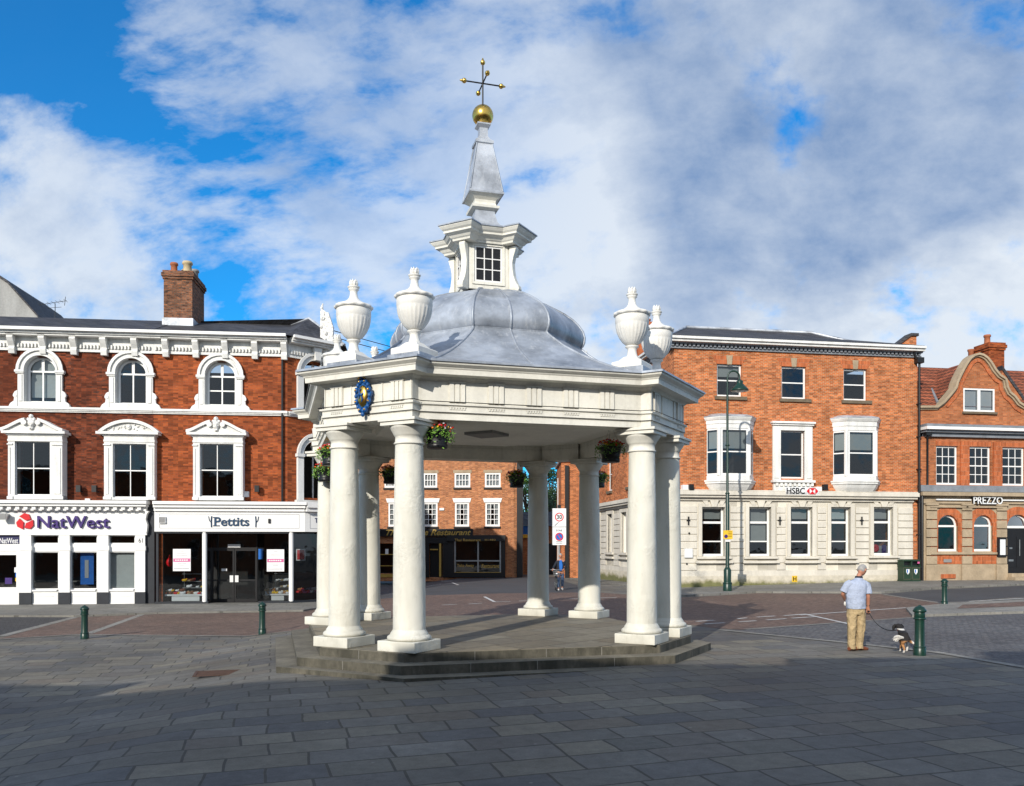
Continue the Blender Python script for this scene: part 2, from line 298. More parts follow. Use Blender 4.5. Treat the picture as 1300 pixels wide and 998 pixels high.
# ------------------------------------------------------------------ mesh builder
class MB:
    def __init__(s): s.v = []; s.f = []; s.sm = []
    def add(s, vs, fs, smooth=False):
        o = len(s.v); s.v += [tuple(v) for v in vs]
        for f in fs: s.f.append([i + o for i in f]); s.sm.append(smooth)
        return s
    def box(s, x0, x1, y0, y1, z0, z1):
        x0, x1 = sorted((x0, x1)); y0, y1 = sorted((y0, y1)); z0, z1 = sorted((z0, z1))
        v = [(x0, y0, z0), (x1, y0, z0), (x1, y1, z0), (x0, y1, z0), (x0, y0, z1), (x1, y0, z1), (x1, y1, z1), (x0, y1, z1)]
        return s.add(v, [(3, 2, 1, 0), (4, 5, 6, 7), (0, 1, 5, 4), (1, 2, 6, 5), (2, 3, 7, 6), (3, 0, 4, 7)])
    def prism(s, pts, a, b, axis='y'):
        """2-D polygon extruded; axis y: pts are (x,z); axis z: pts are (x,y); axis x: pts are (y,z)"""
        ar = sum(pts[i][0] * pts[(i + 1) % len(pts)][1] - pts[(i + 1) % len(pts)][0] * pts[i][1] for i in range(len(pts)))
        if ar < 0: pts = pts[::-1]
        n = len(pts)
        def P(p, t):
            return (p[0], t, p[1]) if axis == 'y' else ((p[0], p[1], t) if axis == 'z' else (t, p[0], p[1]))
        v = [P(p, a) for p in pts] + [P(p, b) for p in pts]
        fl = (a > b) if axis != 'y' else (a < b)
        lo = list(range(n)); hi = [i + n for i in lo]
        fs = [lo if fl == (axis == 'y') and axis == 'y' else lo[::-1], hi[::-1] if axis == 'y' else hi]
        fs += [(i, (i + 1) % n, (i + 1) % n + n, i + n) for i in range(n)]
        s.add(v, fs); s.fix = True; return s
    def lathe(s, prof, seg=24, c=(0, 0, 0), flute=None, smooth=True, squash=1):
        vs = []; fs = []
        for r, z in prof:
            for k in range(seg):
                a = 2 * PI * k / seg; rr = r
                if flute: rr = r * (1 + flute(k, z))
                vs.append((c[0] + rr * math.cos(a), c[1] + rr * squash * math.sin(a), c[2] + z))
        n = len(prof)
        for i in range(n - 1):
            for k in range(seg):
                k2 = (k + 1) % seg
                fs.append((i * seg + k, i * seg + k2, (i + 1) * seg + k2, (i + 1) * seg + k))
        s.add(vs, fs, smooth)
        s.add([vs[k] for k in range(seg)], [list(range(seg))[::-1]]); s.add([vs[(n - 1) * seg + k] for k in range(seg)], [list(range(seg))])
        return s
    def tube(s, pts, r, seg=8, smooth=True):
        pts = [Vector(p) for p in pts]; rs = r if isinstance(r, (list, tuple)) else [r] * len(pts)
        vs = []; fs = []; prev = None
        for i, p in enumerate(pts):
            t = (pts[min(i + 1, len(pts) - 1)] - pts[max(i - 1, 0)]).normalized()
            if prev is None: n = t.orthogonal().normalized()
            else:
                n = prev - t * prev.dot(t); n = n.normalized() if n.length > 1e-6 else t.orthogonal().normalized()
            prev = n; b = t.cross(n)
            for k in range(seg):
                a = 2 * PI * k / seg; q = p + (n * math.cos(a) + b * math.sin(a)) * rs[i]; vs.append(q)
        for i in range(len(pts) - 1):
            for k in range(seg):
                k2 = (k + 1) % seg; fs.append((i * seg + k, i * seg + k2, (i + 1) * seg + k2, (i + 1) * seg + k))
        m = len(pts) - 1
        s.add(vs, fs, smooth); s.add([vs[k] for k in range(seg)], [list(range(seg))[::-1]]); s.add([vs[m * seg + k] for k in range(seg)], [list(range(seg))])
        return s
    def ball(s, c, r, seg=10, rings=6, sc=(1, 1, 1)):
        vs = [(c[0], c[1], c[2] - r * sc[2])]; fs = []
        for i in range(1, rings):
            ph = -PI / 2 + PI * i / rings
            for k in range(seg):
                a = 2 * PI * k / seg
                vs.append((c[0] + r * sc[0] * math.cos(ph) * math.cos(a), c[1] + r * sc[1] * math.cos(ph) * math.sin(a), c[2] + r * sc[2] * math.sin(ph)))
        vs.append((c[0], c[1], c[2] + r * sc[2])); T = len(vs) - 1
        for k in range(seg): fs.append((0, 1 + (k + 1) % seg, 1 + k))
        for i in range(rings - 2):
            for k in range(seg):
                a = 1 + i * seg; b = a + seg; k2 = (k + 1) % seg; fs.append((a + k, a + k2, b + k2, b + k))
        b = 1 + (rings - 2) * seg
        for k in range(seg): fs.append((b + k, b + (k + 1) % seg, T))
        return s.add(vs, fs, True)
    def quad(s, a, b, c, d): return s.add([a, b, c, d], [(0, 1, 2, 3)])
    def build(s, name, mat, parent=None, rot=0, loc=(0, 0, 0), bevel=0, label=None):
        me = bpy.data.meshes.new(name); me.from_pydata(s.v, [], s.f)
        bm = bmesh.new(); bm.from_mesh(me)
        for f, q in zip(bm.faces, s.sm): f.smooth = q
        bmesh.ops.recalc_face_normals(bm, faces=bm.faces); bm.to_mesh(me); bm.free()
        me.materials.append(M[mat] if isinstance(mat, str) else mat)
        o = bpy.data.objects.new(name, me); COL.objects.link(o); o.parent = parent
        o.rotation_euler.z = rot; o.location = loc
        if bevel:
            b = o.modifiers.new('Bevel', 'BEVEL'); b.width = bevel; b.segments = 2; b.limit_method = 'ANGLE'
        if label: o['label'] = label
        return o
def tag(o, label=None, cat=None, group=None, kind=None):
    if label: o['label'] = label
    if cat: o['category'] = cat
    if group: o['group'] = group
    if kind: o['kind'] = kind
    return o
def empty(name, loc, rz=0, label=None, cat=None, group=None):
    o = bpy.data.objects.new(name, None); COL.objects.link(o); o.location = loc; o.rotation_euler.z = rz
    o.empty_display_size = .3
    return tag(o, label, cat, group)
def copy_tree(o, parent=None):
    c = o.copy(); COL.objects.link(c); c.parent = parent
    for ch in list(o.children): copy_tree(ch, c)
    return c
def text_mesh(name, s, rect, y, mat, parent=None, extrude=.01, offset=0, shear=0, rot=0, keep=False, mirror=False):
    """lettering fitted to rect (u0,u1,z0,z1) standing on plane y"""
    cu = bpy.data.curves.new(name, 'FONT'); cu.body = s; cu.extrude = extrude; cu.offset = offset; cu.shear = shear; cu.resolution_u = 4
    t = bpy.data.objects.new('tmp', cu); COL.objects.link(t)
    bpy.context.view_layer.update()
    me = bpy.data.meshes.new_from_object(t.evaluated_get(bpy.context.evaluated_depsgraph_get()))
    bpy.data.objects.remove(t); bpy.data.curves.remove(cu)
    xs = [v.co.x for v in me.vertices]; ys = [v.co.y for v in me.vertices]
    u0, u1, z0, z1 = rect
    sx = (u1 - u0) / (max(xs) - min(xs)); sy = (z1 - z0) / (max(ys) - min(ys)); mx, my = min(xs), min(ys)
    for v in me.vertices: v.co = Vector((u0 + (v.co.x - mx) * sx, y - v.co.z, z0 + (v.co.y - my) * sy))
    me.name = name; me.materials.clear(); me.materials.append(M[mat])
    o = bpy.data.objects.new(name, me); COL.objects.link(o); o.parent = parent; o.rotation_euler.z = rot
    return o
def skin(name, nodes, edges, mat, parent, sub=2, root=None, loc=(0, 0, 0), rot=0):
    keys = list(nodes); me = bpy.data.meshes.new(name)
    me.from_pydata([nodes[k][:3] for k in keys], [(keys.index(a), keys.index(b)) for a, b in edges], [])
    o = bpy.data.objects.new(name, me); COL.objects.link(o); o.parent = parent; o.location = loc; o.rotation_euler.z = rot
    o.modifiers.new('Skin', 'SKIN'); me.materials.append(M[mat])
    sv = me.skin_vertices[0].data
    for i, k in enumerate(keys):
        r = nodes[k][3]; r = r if isinstance(r, tuple) else (r, r)
        sv[i].radius = r; sv[i].use_root = (k == (root or keys[0]))
    o.modifiers['Skin'].use_smooth_shade = True
    if sub:
        m = o.modifiers.new('Sub', 'SUBSURF'); m.levels = sub; m.render_levels = sub
    return o

def loft(mb, secs, seg=28, wr=0.0, sd=0):
    """closed smooth body through elliptical sections (x, y, z, rx, ry), with cloth-like folds"""
    vs = []; fs = []
    for i, (x, y, z, rx, ry) in enumerate(secs):
        for k in range(seg):
            a = 2 * PI * k / seg; f = 1 + wr * mnoise.noise(Vector((math.cos(a) * 2.2 + sd, math.sin(a) * 2.2, z * 14 + math.cos(a + sd) * 2.5)))
            vs.append((x + rx * f * math.cos(a), y + ry * f * math.sin(a), z + .008 * wr * 10 * mnoise.noise(Vector((k * .7, z * 3, sd)))))
    n = len(secs)
    for i in range(n - 1):
        for k in range(seg): k2 = (k + 1) % seg; fs.append((i * seg + k, i * seg + k2, (i + 1) * seg + k2, (i + 1) * seg + k))
    mb.add(vs + [secs[0][:3], secs[-1][:3]], fs + [(k, n * seg, (k + 1) % seg) for k in range(seg)] + [((n - 1) * seg + k, (n - 1) * seg + (k + 1) % seg, n * seg + 1) for k in range(seg)], True)
    return mb
def interp(secs, m=4):
    """Catmull-Rom refinement of section lists"""
    out = []
    for i in range(len(secs) - 1):
        p0, p1, p2, p3 = secs[max(i - 1, 0)], secs[i], secs[i + 1], secs[min(i + 2, len(secs) - 1)]
        for j in range(m):
            t = j / m; out.append(tuple(.5 * (2 * b + (c - a) * t + (2 * a - 5 * b + 4 * c - d) * t * t + (-a + 3 * b - 3 * c + d) * t ** 3) for a, b, c, d in zip(p0, p1, p2, p3)))
    out.append(tuple(secs[-1])); return out
class Facade:
    """a wall plane through O (world x,y) turned by a; local x runs along it, y into it, z up from the ground"""
    def __init__(s, O, a): s.O = O; s.a = a; s.z = g(*O); s.root = None
    def p(s, px, py, d=0):
        n = (math.sin(s.a), -math.cos(s.a)); u = (math.cos(s.a), math.sin(s.a))
        rx = (px - CX) / FOC; rz = (HY - py) / FOC
        t = ((s.O[0] + n[0] * d) * n[0] + (s.O[1] + n[1] * d) * n[1]) / (rx * n[0] + n[1])
        X, Y = rx * t, t
        return ((X - s.O[0]) * u[0] + (Y - s.O[1]) * u[1], CH + rz * t - s.z)
    def r(s, x0, y0, x1, y1, d=0):
        a = s.p(x0, (y0 + y1) / 2, d); b = s.p(x1, (y0 + y1) / 2, d); m = (x0 + x1) / 2
        return a[0], b[0], s.p(m, y1, d)[1], s.p(m, y0, d)[1]      # u0,u1,z0,z1
    def make_root(s, name, label, cat): s.root = empty(name, (s.O[0], s.O[1], s.z), s.a, label, cat); return s.root

def wall(name, mat, parent, u0, u1, z0, z1, holes, y0=0, y1=.32, rot=0, label=None):
    xs = sorted({u0, u1, *[h[0] for h in holes], *[h[1] for h in holes]}); zs = sorted({z0, z1, *[h[2] for h in holes], *[h[3] for h in holes]})
    xs = [x for x in xs if u0 <= x <= u1]; zs = [z for z in zs if z0 <= z <= z1]
    def solid(i, j):
        if i < 0 or j < 0 or i >= len(xs) - 1 or j >= len(zs) - 1: return False
        cx = (xs[i] + xs[i + 1]) / 2; cz = (zs[j] + zs[j + 1]) / 2
        return not any(h[0] < cx < h[1] and h[2] < cz < h[3] for h in holes)
    mb = MB()
    for i in range(len(xs) - 1):
        for j in range(len(zs) - 1):
            if not solid(i, j): continue
            a, b, c, d = xs[i], xs[i + 1], zs[j], zs[j + 1]
            mb.quad((a, y0, c), (b, y0, c), (b, y0, d), (a, y0, d)); mb.quad((b, y1, c), (a, y1, c), (a, y1, d), (b, y1, d))
            if not solid(i - 1, j): mb.quad((a, y0, c), (a, y0, d), (a, y1, d), (a, y1, c))
            if not solid(i + 1, j): mb.quad((b, y0, c), (b, y1, c), (b, y1, d), (b, y0, d))
            if not solid(i, j - 1): mb.quad((a, y0, c), (a, y1, c), (b, y1, c), (b, y0, c))
            if not solid(i, j + 1): mb.quad((a, y0, d), (b, y0, d), (b, y1, d), (a, y1, d))
    o = mb.build(name, mat, parent, rot, label=label)
    bm = bmesh.new(); bm.from_mesh(o.data); bmesh.ops.remove_doubles(bm, verts=bm.verts, dist=1e-5); bmesh.ops.recalc_face_normals(bm, faces=bm.faces); bm.to_mesh(o.data); bm.free()
    return o
def arc(uc, zc, r, a0, a1, n=14, rz=None):
    rz = rz or r
    return [(uc + r * math.cos(a0 + (a1 - a0) * i / n), zc + rz * math.sin(a0 + (a1 - a0) * i / n)) for i in range(n + 1)]
def band(mb, outer, inner, y0, y1):
    n = len(outer)
    for i in range(n - 1):
        a, b, c, d = outer[i], outer[i + 1], inner[i + 1], inner[i]
        vs = [(q[0], y0, q[1]) for q in (a, b, c, d)] + [(q[0], y1, q[1]) for q in (a, b, c, d)]
        fs = [(0, 1, 2, 3), (7, 6, 5, 4), (0, 4, 5, 1), (2, 6, 7, 3)]
        if i == 0: fs.append((0, 3, 7, 4))
        if i == n - 2: fs.append((1, 5, 6, 2))
        mb.add(vs, fs)
    return mb
def arch_pts(uc, zb, zs, r, n=14):
    return [(uc - r, zb), (uc - r, zs)] + arc(uc, zs, r, PI, 0, n)[1:-1] + [(uc + r, zs), (uc + r, zb)]
def arch_fill(mb, uc, zs, r, u0, u1, z1, y0, y1, n=14):
    """wall above a round opening: fills the square corners over the arch"""
    pts = arc(uc, zs, r, PI, 0, n)
    top = [(u0 + (u1 - u0) * i / n, z1) for i in range(n + 1)]
    if u0 < uc - r - 1e-4: pts[0] = (u0, zs); 
    band(mb, top, pts, y0, y1)
def sash(parent, rect, y=.12, cols=2, rows=1, fw=.07, bar=.028, blind=0, curtain=False, sill=None, rot=0, arch=None, rail=True, top_split=None, mat='sash', name='window', blindmat='blind', railw=.05):
    """window frame with its pane, blind and sill as sub-parts"""
    u0, u1, z0, z1 = rect; mb = MB(); zt = z1
    if arch: zt = z1 - (u1 - u0) / 2
    mb.box(u0, u0 + fw, y, y + .07, z0, zt); mb.box(u1 - fw, u1, y, y + .07, z0, zt); mb.box(u0 + fw, u1 - fw, y + .002, y + .07, z0, z0 + fw * 1.2)
    uc = (u0 + u1) / 2
    if arch:
        r = (u1 - u0) / 2; band(mb, arc(uc, zt, r, PI, 0), arc(uc, zt, r - fw, PI, 0), y, y + .07)
        mb.box(u0 + fw, u1 - fw, y + .003, y + .06, zt - fw * .5, zt + fw * .5)
        if cols == 2: mb.box(uc - bar, uc + bar, y + .01, y + .05, zt + fw * .5, z1 - fw)
    else: mb.box(u0 + fw, u1 - fw, y + .002, y + .07, z1 - fw, z1)
    za, zb = z0 + fw * 1.2, zt - fw * (.5 if arch else 1)
    if rail:
        zm = (za + zb) / 2; mb.box(u0 + fw, u1 - fw, y - .004, y + .06, zm - railw / 2, zm + railw / 2)
    if top_split:
        zm = zb - (zb - za) * top_split; mb.box(u0 + fw, u1 - fw, y - .004, y + .06, zm - railw * .8, zm + railw * .8)
    for c in range(1, cols):
        x = u0 + fw + (u1 - u0 - 2 * fw) * c / cols; mb.box(x - bar / 2, x + bar / 2, y + .012, y + .05, za, zb)
    for k in range(1, rows):
        if rail and rows % 2 == 0 and k == rows // 2: continue
        z = za + (zb - za) * k / rows; mb.box(u0 + fw, u1 - fw, y + .014, y + .048, z - bar / 2, z + bar / 2)
    o = mb.build(name, mat, parent, rot)
    pm = MB()
    if arch: pm.add([(q[0], y + .03, q[1]) for q in arch_pts(uc, z0 + .02, zt, (u1 - u0) / 2 - fw * .4)], [list(range(17))])
    else: pm.quad((u0 + fw * .5, y + .03, z0 + .02), (u1 - fw * .5, y + .03, z0 + .02), (u1 - fw * .5, y + .03, z1 - fw * .5), (u0 + fw * .5, y + .03, z1 - fw * .5))
    pm.build('pane', 'glass', o)
    if blind:
        zz = za + (z1 - fw - za) * (1 - blind); MB().box(u0 + fw, u1 - fw, y + .16, y + .17, zz, z1 - fw * .4).build('blind', blindmat, o)
    if curtain:
        cm = MB()
        for sgn in (-1, 1):
            w = (u1 - u0) / 2 - fw; e = uc + sgn * w
            pts = [(e, z1 - fw), (uc + sgn * .02, z1 - fw), (uc + sgn * w * .35, z0 + (z1 - z0) * .62), (uc + sgn * w * .62, z0 + (z1 - z0) * .42), (uc + sgn * w * .42, z0 + fw), (e, z0 + fw)]
            cm.prism(pts, y + .14, y + .15)
        cm.build('curtain', 'curtain', o)
    if sill:
        d, h, m_ = sill; MB().box(u0 - .08, u1 + .08, -d, y + .02, z0 - h, z0 - .002).build('sill', m_, o, bevel=.008)
    return o
def plan_poly(F, D, w):
    """16-gon: long sides at F, diagonal blocks standing out to D with half length w"""
    pts = []; s2 = math.sqrt(2)
    for q in range(4):
        a = -PI / 2 + q * PI / 2 + PI / 4      # direction of the diagonal
        dx, dy = math.cos(a), math.sin(a); tx, ty = -dy, dx
        k = F * s2 - w                          # where the line t=-+w meets the long sides
        for t, r in ((-w, k), (-w, D), (w, D), (w, k)):
            pts.append((dx * r + tx * t, dy * r + ty * t))
    return pts
def octo(F, D):
    t = math.sqrt(2) * D - F; out = []
    for q in range(4):
        a = q * PI / 2; c, s = math.cos(a), math.sin(a)
        for x, y in ((-t, -F), (t, -F)): out.append((x * c - y * s, x * s + y * c))
    return out
def rings(mb, loops, cap0=True, cap1=True, closed=False, smooth=False):
    n = len(loops[0]); vs = [p for l in loops for p in l]; fs = []; m = len(loops)
    for i in range(m if closed else m - 1):
        j = (i + 1) % m
        for k in range(n):
            k2 = (k + 1) % n; fs.append((i * n + k, i * n + k2, j * n + k2, j * n + k))
    mb.add(vs, fs, smooth)
    if not closed:
        if cap0: mb.add(loops[0], [list(range(n))[::-1]])
        if cap1: mb.add(loops[-1], [list(range(n))])
    return mb
# ------------------------------------------------------------------ ground
LX = sorted({-8, -4, 2, 8, 20, *[v * 2.0 for v in range(-24, 25)], -400, -200, -100, 100, 200, 400})
LY = sorted({46, 64, 30, 42, *[v * 2.0 for v in range(-8, 40)], -300, -120, -60, 120, 200, 420})
def drape(name, poly, mat, lift=0.0, thick=0.0, kind='structure', parent=None, label=None):
    bm = bmesh.new(); bm.faces.new([bm.verts.new((x, y, 0)) for x, y in poly])
    x0, x1 = min(p[0] for p in poly), max(p[0] for p in poly); y0, y1 = min(p[1] for p in poly), max(p[1] for p in poly)
    for x in LX:
        if x0 < x < x1: bmesh.ops.bisect_plane(bm, geom=bm.verts[:] + bm.edges[:] + bm.faces[:], plane_co=(x, 0, 0), plane_no=(1, 0, 0))
    for y in LY:
        if y0 < y < y1: bmesh.ops.bisect_plane(bm, geom=bm.verts[:] + bm.edges[:] + bm.faces[:], plane_co=(0, y, 0), plane_no=(0, 1, 0))
    bmesh.ops.triangulate(bm, faces=bm.faces)
    bmesh.ops.recalc_face_normals(bm, faces=bm.faces)
    if sum(f.normal.z for f in bm.faces) < 0: bmesh.ops.reverse_faces(bm, faces=bm.faces)
    for v in bm.verts: v.co.z = g(v.co.x, v.co.y) + lift
    if thick:
        r = bmesh.ops.extrude_face_region(bm, geom=[e for e in bm.edges if e.is_boundary])
        for v in [q for q in r['geom'] if isinstance(q, bmesh.types.BMVert)]: v.co.z -= thick
    me = bpy.data.meshes.new(name); bm.to_mesh(me); bm.free(); me.materials.append(M[mat])
    o = bpy.data.objects.new(name, me); COL.objects.link(o); o.parent = parent
    if kind and not parent: o['kind'] = kind
    if label: o['label'] = label
    return o
def gp(*pix): return [G(x, y) for x, y in pix]
def strip(pix, w):
    """world ribbon of width w along ground points"""
    pts = [Vector(G(x, y)) for x, y in pix]; a = []; b = []
    for i, p in enumerate(pts):
        t = (pts[min(i + 1, len(pts) - 1)] - pts[max(i - 1, 0)]).normalized(); n = Vector((-t.y, t.x))
        a.append(tuple(p + n * w / 2)); b.append(tuple(p - n * w / 2))
    return a + b[::-1]
drape('ground', [(-400, -300), (400, -300), (400, 420), (-400, 420)], 'flags')
# brick paved carriageway of the market place
brick_front = [(-300, 838), (0, 811), (95, 805.5), (390, 799), (640, 795), (860, 791), (941, 800), (1158, 784), (1232, 781)]
far = [(1215, 770), (1195, 765), (1119, 754.5), (960, 753.5), (855, 759), (760, 752), (640, 754), (541, 756), (440, 764), (385, 776), (200, 780), (95, 784), (0, 808), (-300, 836)]
drape('brick_paving', gp(*([(0, 811), (95, 806), (390, 799), (640, 795), (860, 791), (905, 797.5), (941, 799.8), (1158, 784), (1200, 781), (1195, 765), (1119, 754.5), (960, 753.5), (855, 759), (760, 752.5), (640, 753.5), (541, 756), (440, 764), (385, 777), (200, 780), (95, 784)])), 'pavers', .006)
drape('street', gp((440, 764), (541, 756), (640, 753.5), (760, 752.5), (736, 744), (716, 738), (715, 732.5), (660, 732.6), (478, 733.6), (430, 748)), 'asphalt', .005)
drape('road', gp((1119, 754.5), (1195, 765), (1300, 757.5), (1520, 748), (1520, 741), (1300, 744), (1180, 749.5)), 'asphalt', .005)
drape('setts_area', gp((941, 800), (1158, 784), (1232, 781), (1520, 772), (1520, 868), (1300, 847), (1192, 828.5), (1077, 816), (914, 800)), 'setts', .005)
drape('cobbled_corner', gp((-300, 834), (0, 808), (95, 784), (0, 784), (-300, 800)), 'setts_dark', .005)
drape('kerb_line', strip([(914, 800), (1077, 816.5), (1192, 829), (1300, 847.5), (1520, 878)], .22), 'kerb', .012)
drape('kerb_line', strip([(946, 799.4), (1158, 784.4)], .16), 'kerb', .012)
drape('kerb_line', strip([(-300, 839.5), (0, 812), (95, 806), (390, 799.2), (560, 797)], .18), 'kerb', .012)
drape('kerb_line', strip([(2, 808), (95, 784)], .30), 'kerb', .012)
drape('kerb_line', strip([(112, 805), (180, 780.6)], .25), 'kerb', .013)
drape('kerb_line', strip([(1122, 755), (1160, 761), (1196, 766)], .2), 'kerb', .013)
# raised traffic island and pavements
drape('traffic_island', gp((1158, 784), (1232, 781.4), (1520, 772), (1520, 757), (1300, 764), (1200, 768.5), (1150, 774.5)), 'kerb', .085, .12)
drape('traffic_island_paving', gp((1215, 776), (1300, 773), (1520, 765), (1520, 761), (1300, 767), (1222, 771)), 'pavers', .092)
F1 = Facade((-10.55, 39.6), R(6.3))        # left terrace, origin at the corner by the downpipe
F2 = Facade((8.05, 41.8), R(9.4))          # bank on the right, origin at its left corner
def loc2w(F, u, y):
    return (F.O[0] + u * math.cos(F.a) - y * math.sin(F.a), F.O[1] + u * math.sin(F.a) + y * math.cos(F.a))
drape('pavement', [G(-300, 790), G(0, 783.5), G(95, 783.5), G(200, 779.6), G(385, 776.4), G(424, 770), (-9.0, 46), loc2w(F1, 0, .2), loc2w(F1, -24, .2)], 'pave_slab', .07, .1)
drape('pavement', [loc2w(F2, -.0, .2), loc2w(F2, -.0, 16.5), loc2w(F2, -1.7, 16.5), loc2w(F2, -1.6, 3), G(838, 757.4), G(860, 758), G(960, 753), G(1119, 753.6), G(1180, 748.6), G(1300, 743), G(1520, 740), loc2w(F2, 30, .2)], 'pave_slab', .08, .11)
def dash(a, b, w=.12):
    return drape('road_marking', strip([a, b], w), 'roadwhite', .014)
for a, b in (((884, 789.5), (907, 788)), ((894, 792.8), (920, 791.2)), ((936, 786), (948, 785)), ((938, 790), (960, 788.6)), ((961, 784), (984, 782.5)), ((973, 787.6), (998, 786)),
             ((995, 782.2), (1024, 780)), ((1005, 785.4), (1034, 783.6)), ((1026, 781), (1077, 792.5)), ((1016, 781.4), (1165, 771)), ((561, 768.6), (580, 767.6)), ((595, 767.2), (612, 766.2)),
             ((615, 758), (628, 764.6)), ((628, 764.6), (648, 764)), ((659, 763.5), (672, 763)), ((722, 760.8), (758, 760)), ((760, 759.6), (783, 758.8)),
             ((541, 745), (560, 741.4)), ((574, 740), (582, 743)), ((560, 738), (574, 738)), ((1230, 764), (1300, 760))):
    dash(a, b)
t = MB(); x, y = G(289, 854.5)
for k in range(7): t.box(-.55, .55, -.33 + k * .1, -.27 + k * .1, 0, .012)
t.box(-.6, -.55, -.35, .35, 0, .014); t.box(.55, .6, -.35, .35, 0, .014)
o = t.build('drain_grate', 'rust', None, .276, (x, y, g(x, y) + .004)); tag(o, 'rusty brown drain grate set in the flagstones left of the market cross', 'grate')
# ------------------------------------------------------------------ market cross
XC, YC, TH = -0.56, 18.67, 0.276
cross = empty('market_cross', (XC, YC, 0), TH, 'cream eight-column market cross with lead dome, lantern and gilt ball on stone steps', 'market cross')
HZ = CH                                          # heights below are taken from the eye height
ZT = .307
def lvl(r, z): return [(x, y, z) for x, y in r]
# steps and floor
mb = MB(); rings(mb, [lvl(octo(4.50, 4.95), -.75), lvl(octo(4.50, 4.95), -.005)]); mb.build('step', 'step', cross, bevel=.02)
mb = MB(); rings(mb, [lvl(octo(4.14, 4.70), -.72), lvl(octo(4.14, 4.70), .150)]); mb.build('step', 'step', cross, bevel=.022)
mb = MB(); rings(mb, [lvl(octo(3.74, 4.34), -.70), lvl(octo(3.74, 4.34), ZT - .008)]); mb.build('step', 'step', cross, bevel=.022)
mb = MB(); rings(mb, [lvl(octo(3.70, 4.30), ZT - .05), lvl(octo(3.70, 4.30), ZT)]); mb.build('platform', 'platform', cross)
# open joints between the step stones
mb = MB()
for F, D, zt, n in ((4.14, 4.70, .150, 3), (3.74, 4.34, ZT - .008, 3)):
    P = octo(F, D)
    for i in range(8):
        a, b = Vector(P[i]), Vector(P[(i + 1) % 8])
        nn = 3 if i % 2 == 0 else 1
        for k in range(1, nn + 1):
            p = a.lerp(b, (k + random.uniform(-.15, .15)) / (nn + 1)); t = (b - a).normalized(); nrm = Vector((t.y, -t.x))
            q = p + nrm * .003; r2 = p - nrm * .33
            w = t * .006
            mb.add([(*(q - w), zt - .15), (*(q + w), zt - .15), (*(q + w), zt + .003), (*(q - w), zt + .003)], [(0, 1, 2, 3)])
            mb.add([(*(q - w), zt + .003), (*(q + w), zt + .003), (*(r2 + w), zt + .003), (*(r2 - w), zt + .003)], [(0, 1, 2, 3)])
mb.build('step_joint', 'kerb', cross)
A, S = 3.28, 2.235
CP = [(-S, -A), (S, -A), (A, -S), (A, S), (S, A), (-S, A), (-A, S), (-A, -S)]
HT = HZ + 2.22                                   # underside of the beam
ch = HT - ZT
def make_column():
    # shaft with entasis; a few lumps in the old render
    prof = []
    for i in range(27):
        t = i / 26; z = .36 + t * (ch - .36 - .30); r = .288 - .042 * t ** 1.7
        prof.append((r, z))
    def fl(k, z): return .012 * mnoise.noise(Vector((k * .35, z * 1.1, 3.7))) + .006 * mnoise.noise(Vector((k * .9, z * 4, 1.2)))
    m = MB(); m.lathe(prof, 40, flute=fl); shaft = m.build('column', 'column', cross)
    m = MB(); m.lathe([(.30, .18), (.375, .185), (.392, .215), (.385, .25), (.350, .275), (.335, .285), (.333, .305), (.318, .325), (.30, .352), (.286, .375)], 40); m.build('base_moulding', 'column', shaft)
    m = MB(); m.box(-.40, .40, -.40, .40, 0, .185); m.build('plinth', 'column', shaft, rot=PI / 4, bevel=.012)
    c0 = ch
    m = MB(); m.lathe([(.240, c0 - .44), (.268, c0 - .435), (.272, c0 - .41), (.250, c0 - .40), (.247, c0 - .30), (.262, c0 - .29), (.275, c0 - .265), (.30, c0 - .22), (.335, c0 - .17), (.352, c0 - .145), (.352, c0 - .12)], 40)
    m.build('capital', 'stucco', shaft)
    m = MB(); m.box(-.365, .365, -.365, .365, c0 - .122, c0 - .055); m.box(-.395, .395, -.395, .395, c0 - .055, c0 - .006); m.build('abacus', 'stucco', shaft, rot=PI / 4, bevel=.006)
    return shaft
c0_ = make_column()
for i, (x, y) in enumerate(CP):
    o = c0_ if i == 0 else copy_tree(c0_, cross)
    o.location = (x, y, ZT); o.rotation_euler.z = [0, PI / 2, PI, 0, PI / 2, PI, 0, PI / 2][i]
# entablature ring
BF, BD, BW = 3.52, 4.17, 1.0
def pl(o, z): return [(x, y, z) for x, y in plan_poly(BF + o, BD + o, BW + o)]
zz = HZ
prof = [(-.48, 2.225), (0, 2.22), (0, 2.33), (.018, 2.335), (.018, 2.455), (.03, 2.46), (.055, 2.475), (.055, 2.505), (.0, 2.512)]
mb = MB(); rings(mb, [pl(o, zz + z) for o, z in prof + [(-.02, 2.53), (-.48, 2.53)]], closed=True); mb.build('architrave', 'stucco', cross)
mb = MB(); rings(mb, [pl(o, zz + z) for o, z in [(-.01, 2.512), (-.01, 2.93), (-.48, 2.93), (-.48, 2.512)]], closed=True); mb.build('frieze', 'stucco', cross)
prof = [(-.03, 2.90), (.02, 2.905), (.028, 2.925), (.05, 2.945), (.06, 2.965), (.19, 2.99), (.195, 2.975), (.235, 2.975), (.24, 3.06), (.255, 3.075), (.262, 3.09), (.285, 3.105), (.325, 3.135), (.335, 3.17), (.335, 3.195)]
mb = MB(); rings(mb, [pl(o, zz + z) for o, z in prof + [(-.3, 3.2), (-.3, 2.9)]], closed=True); mb.build('cornice', 'stucco', cross)
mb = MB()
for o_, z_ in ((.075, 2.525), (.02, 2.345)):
    P_ = pl(o_, zz + z_); mb.tube([Vector(p) for p in P_] + [Vector(P_[0])], .008, 4, smooth=False)
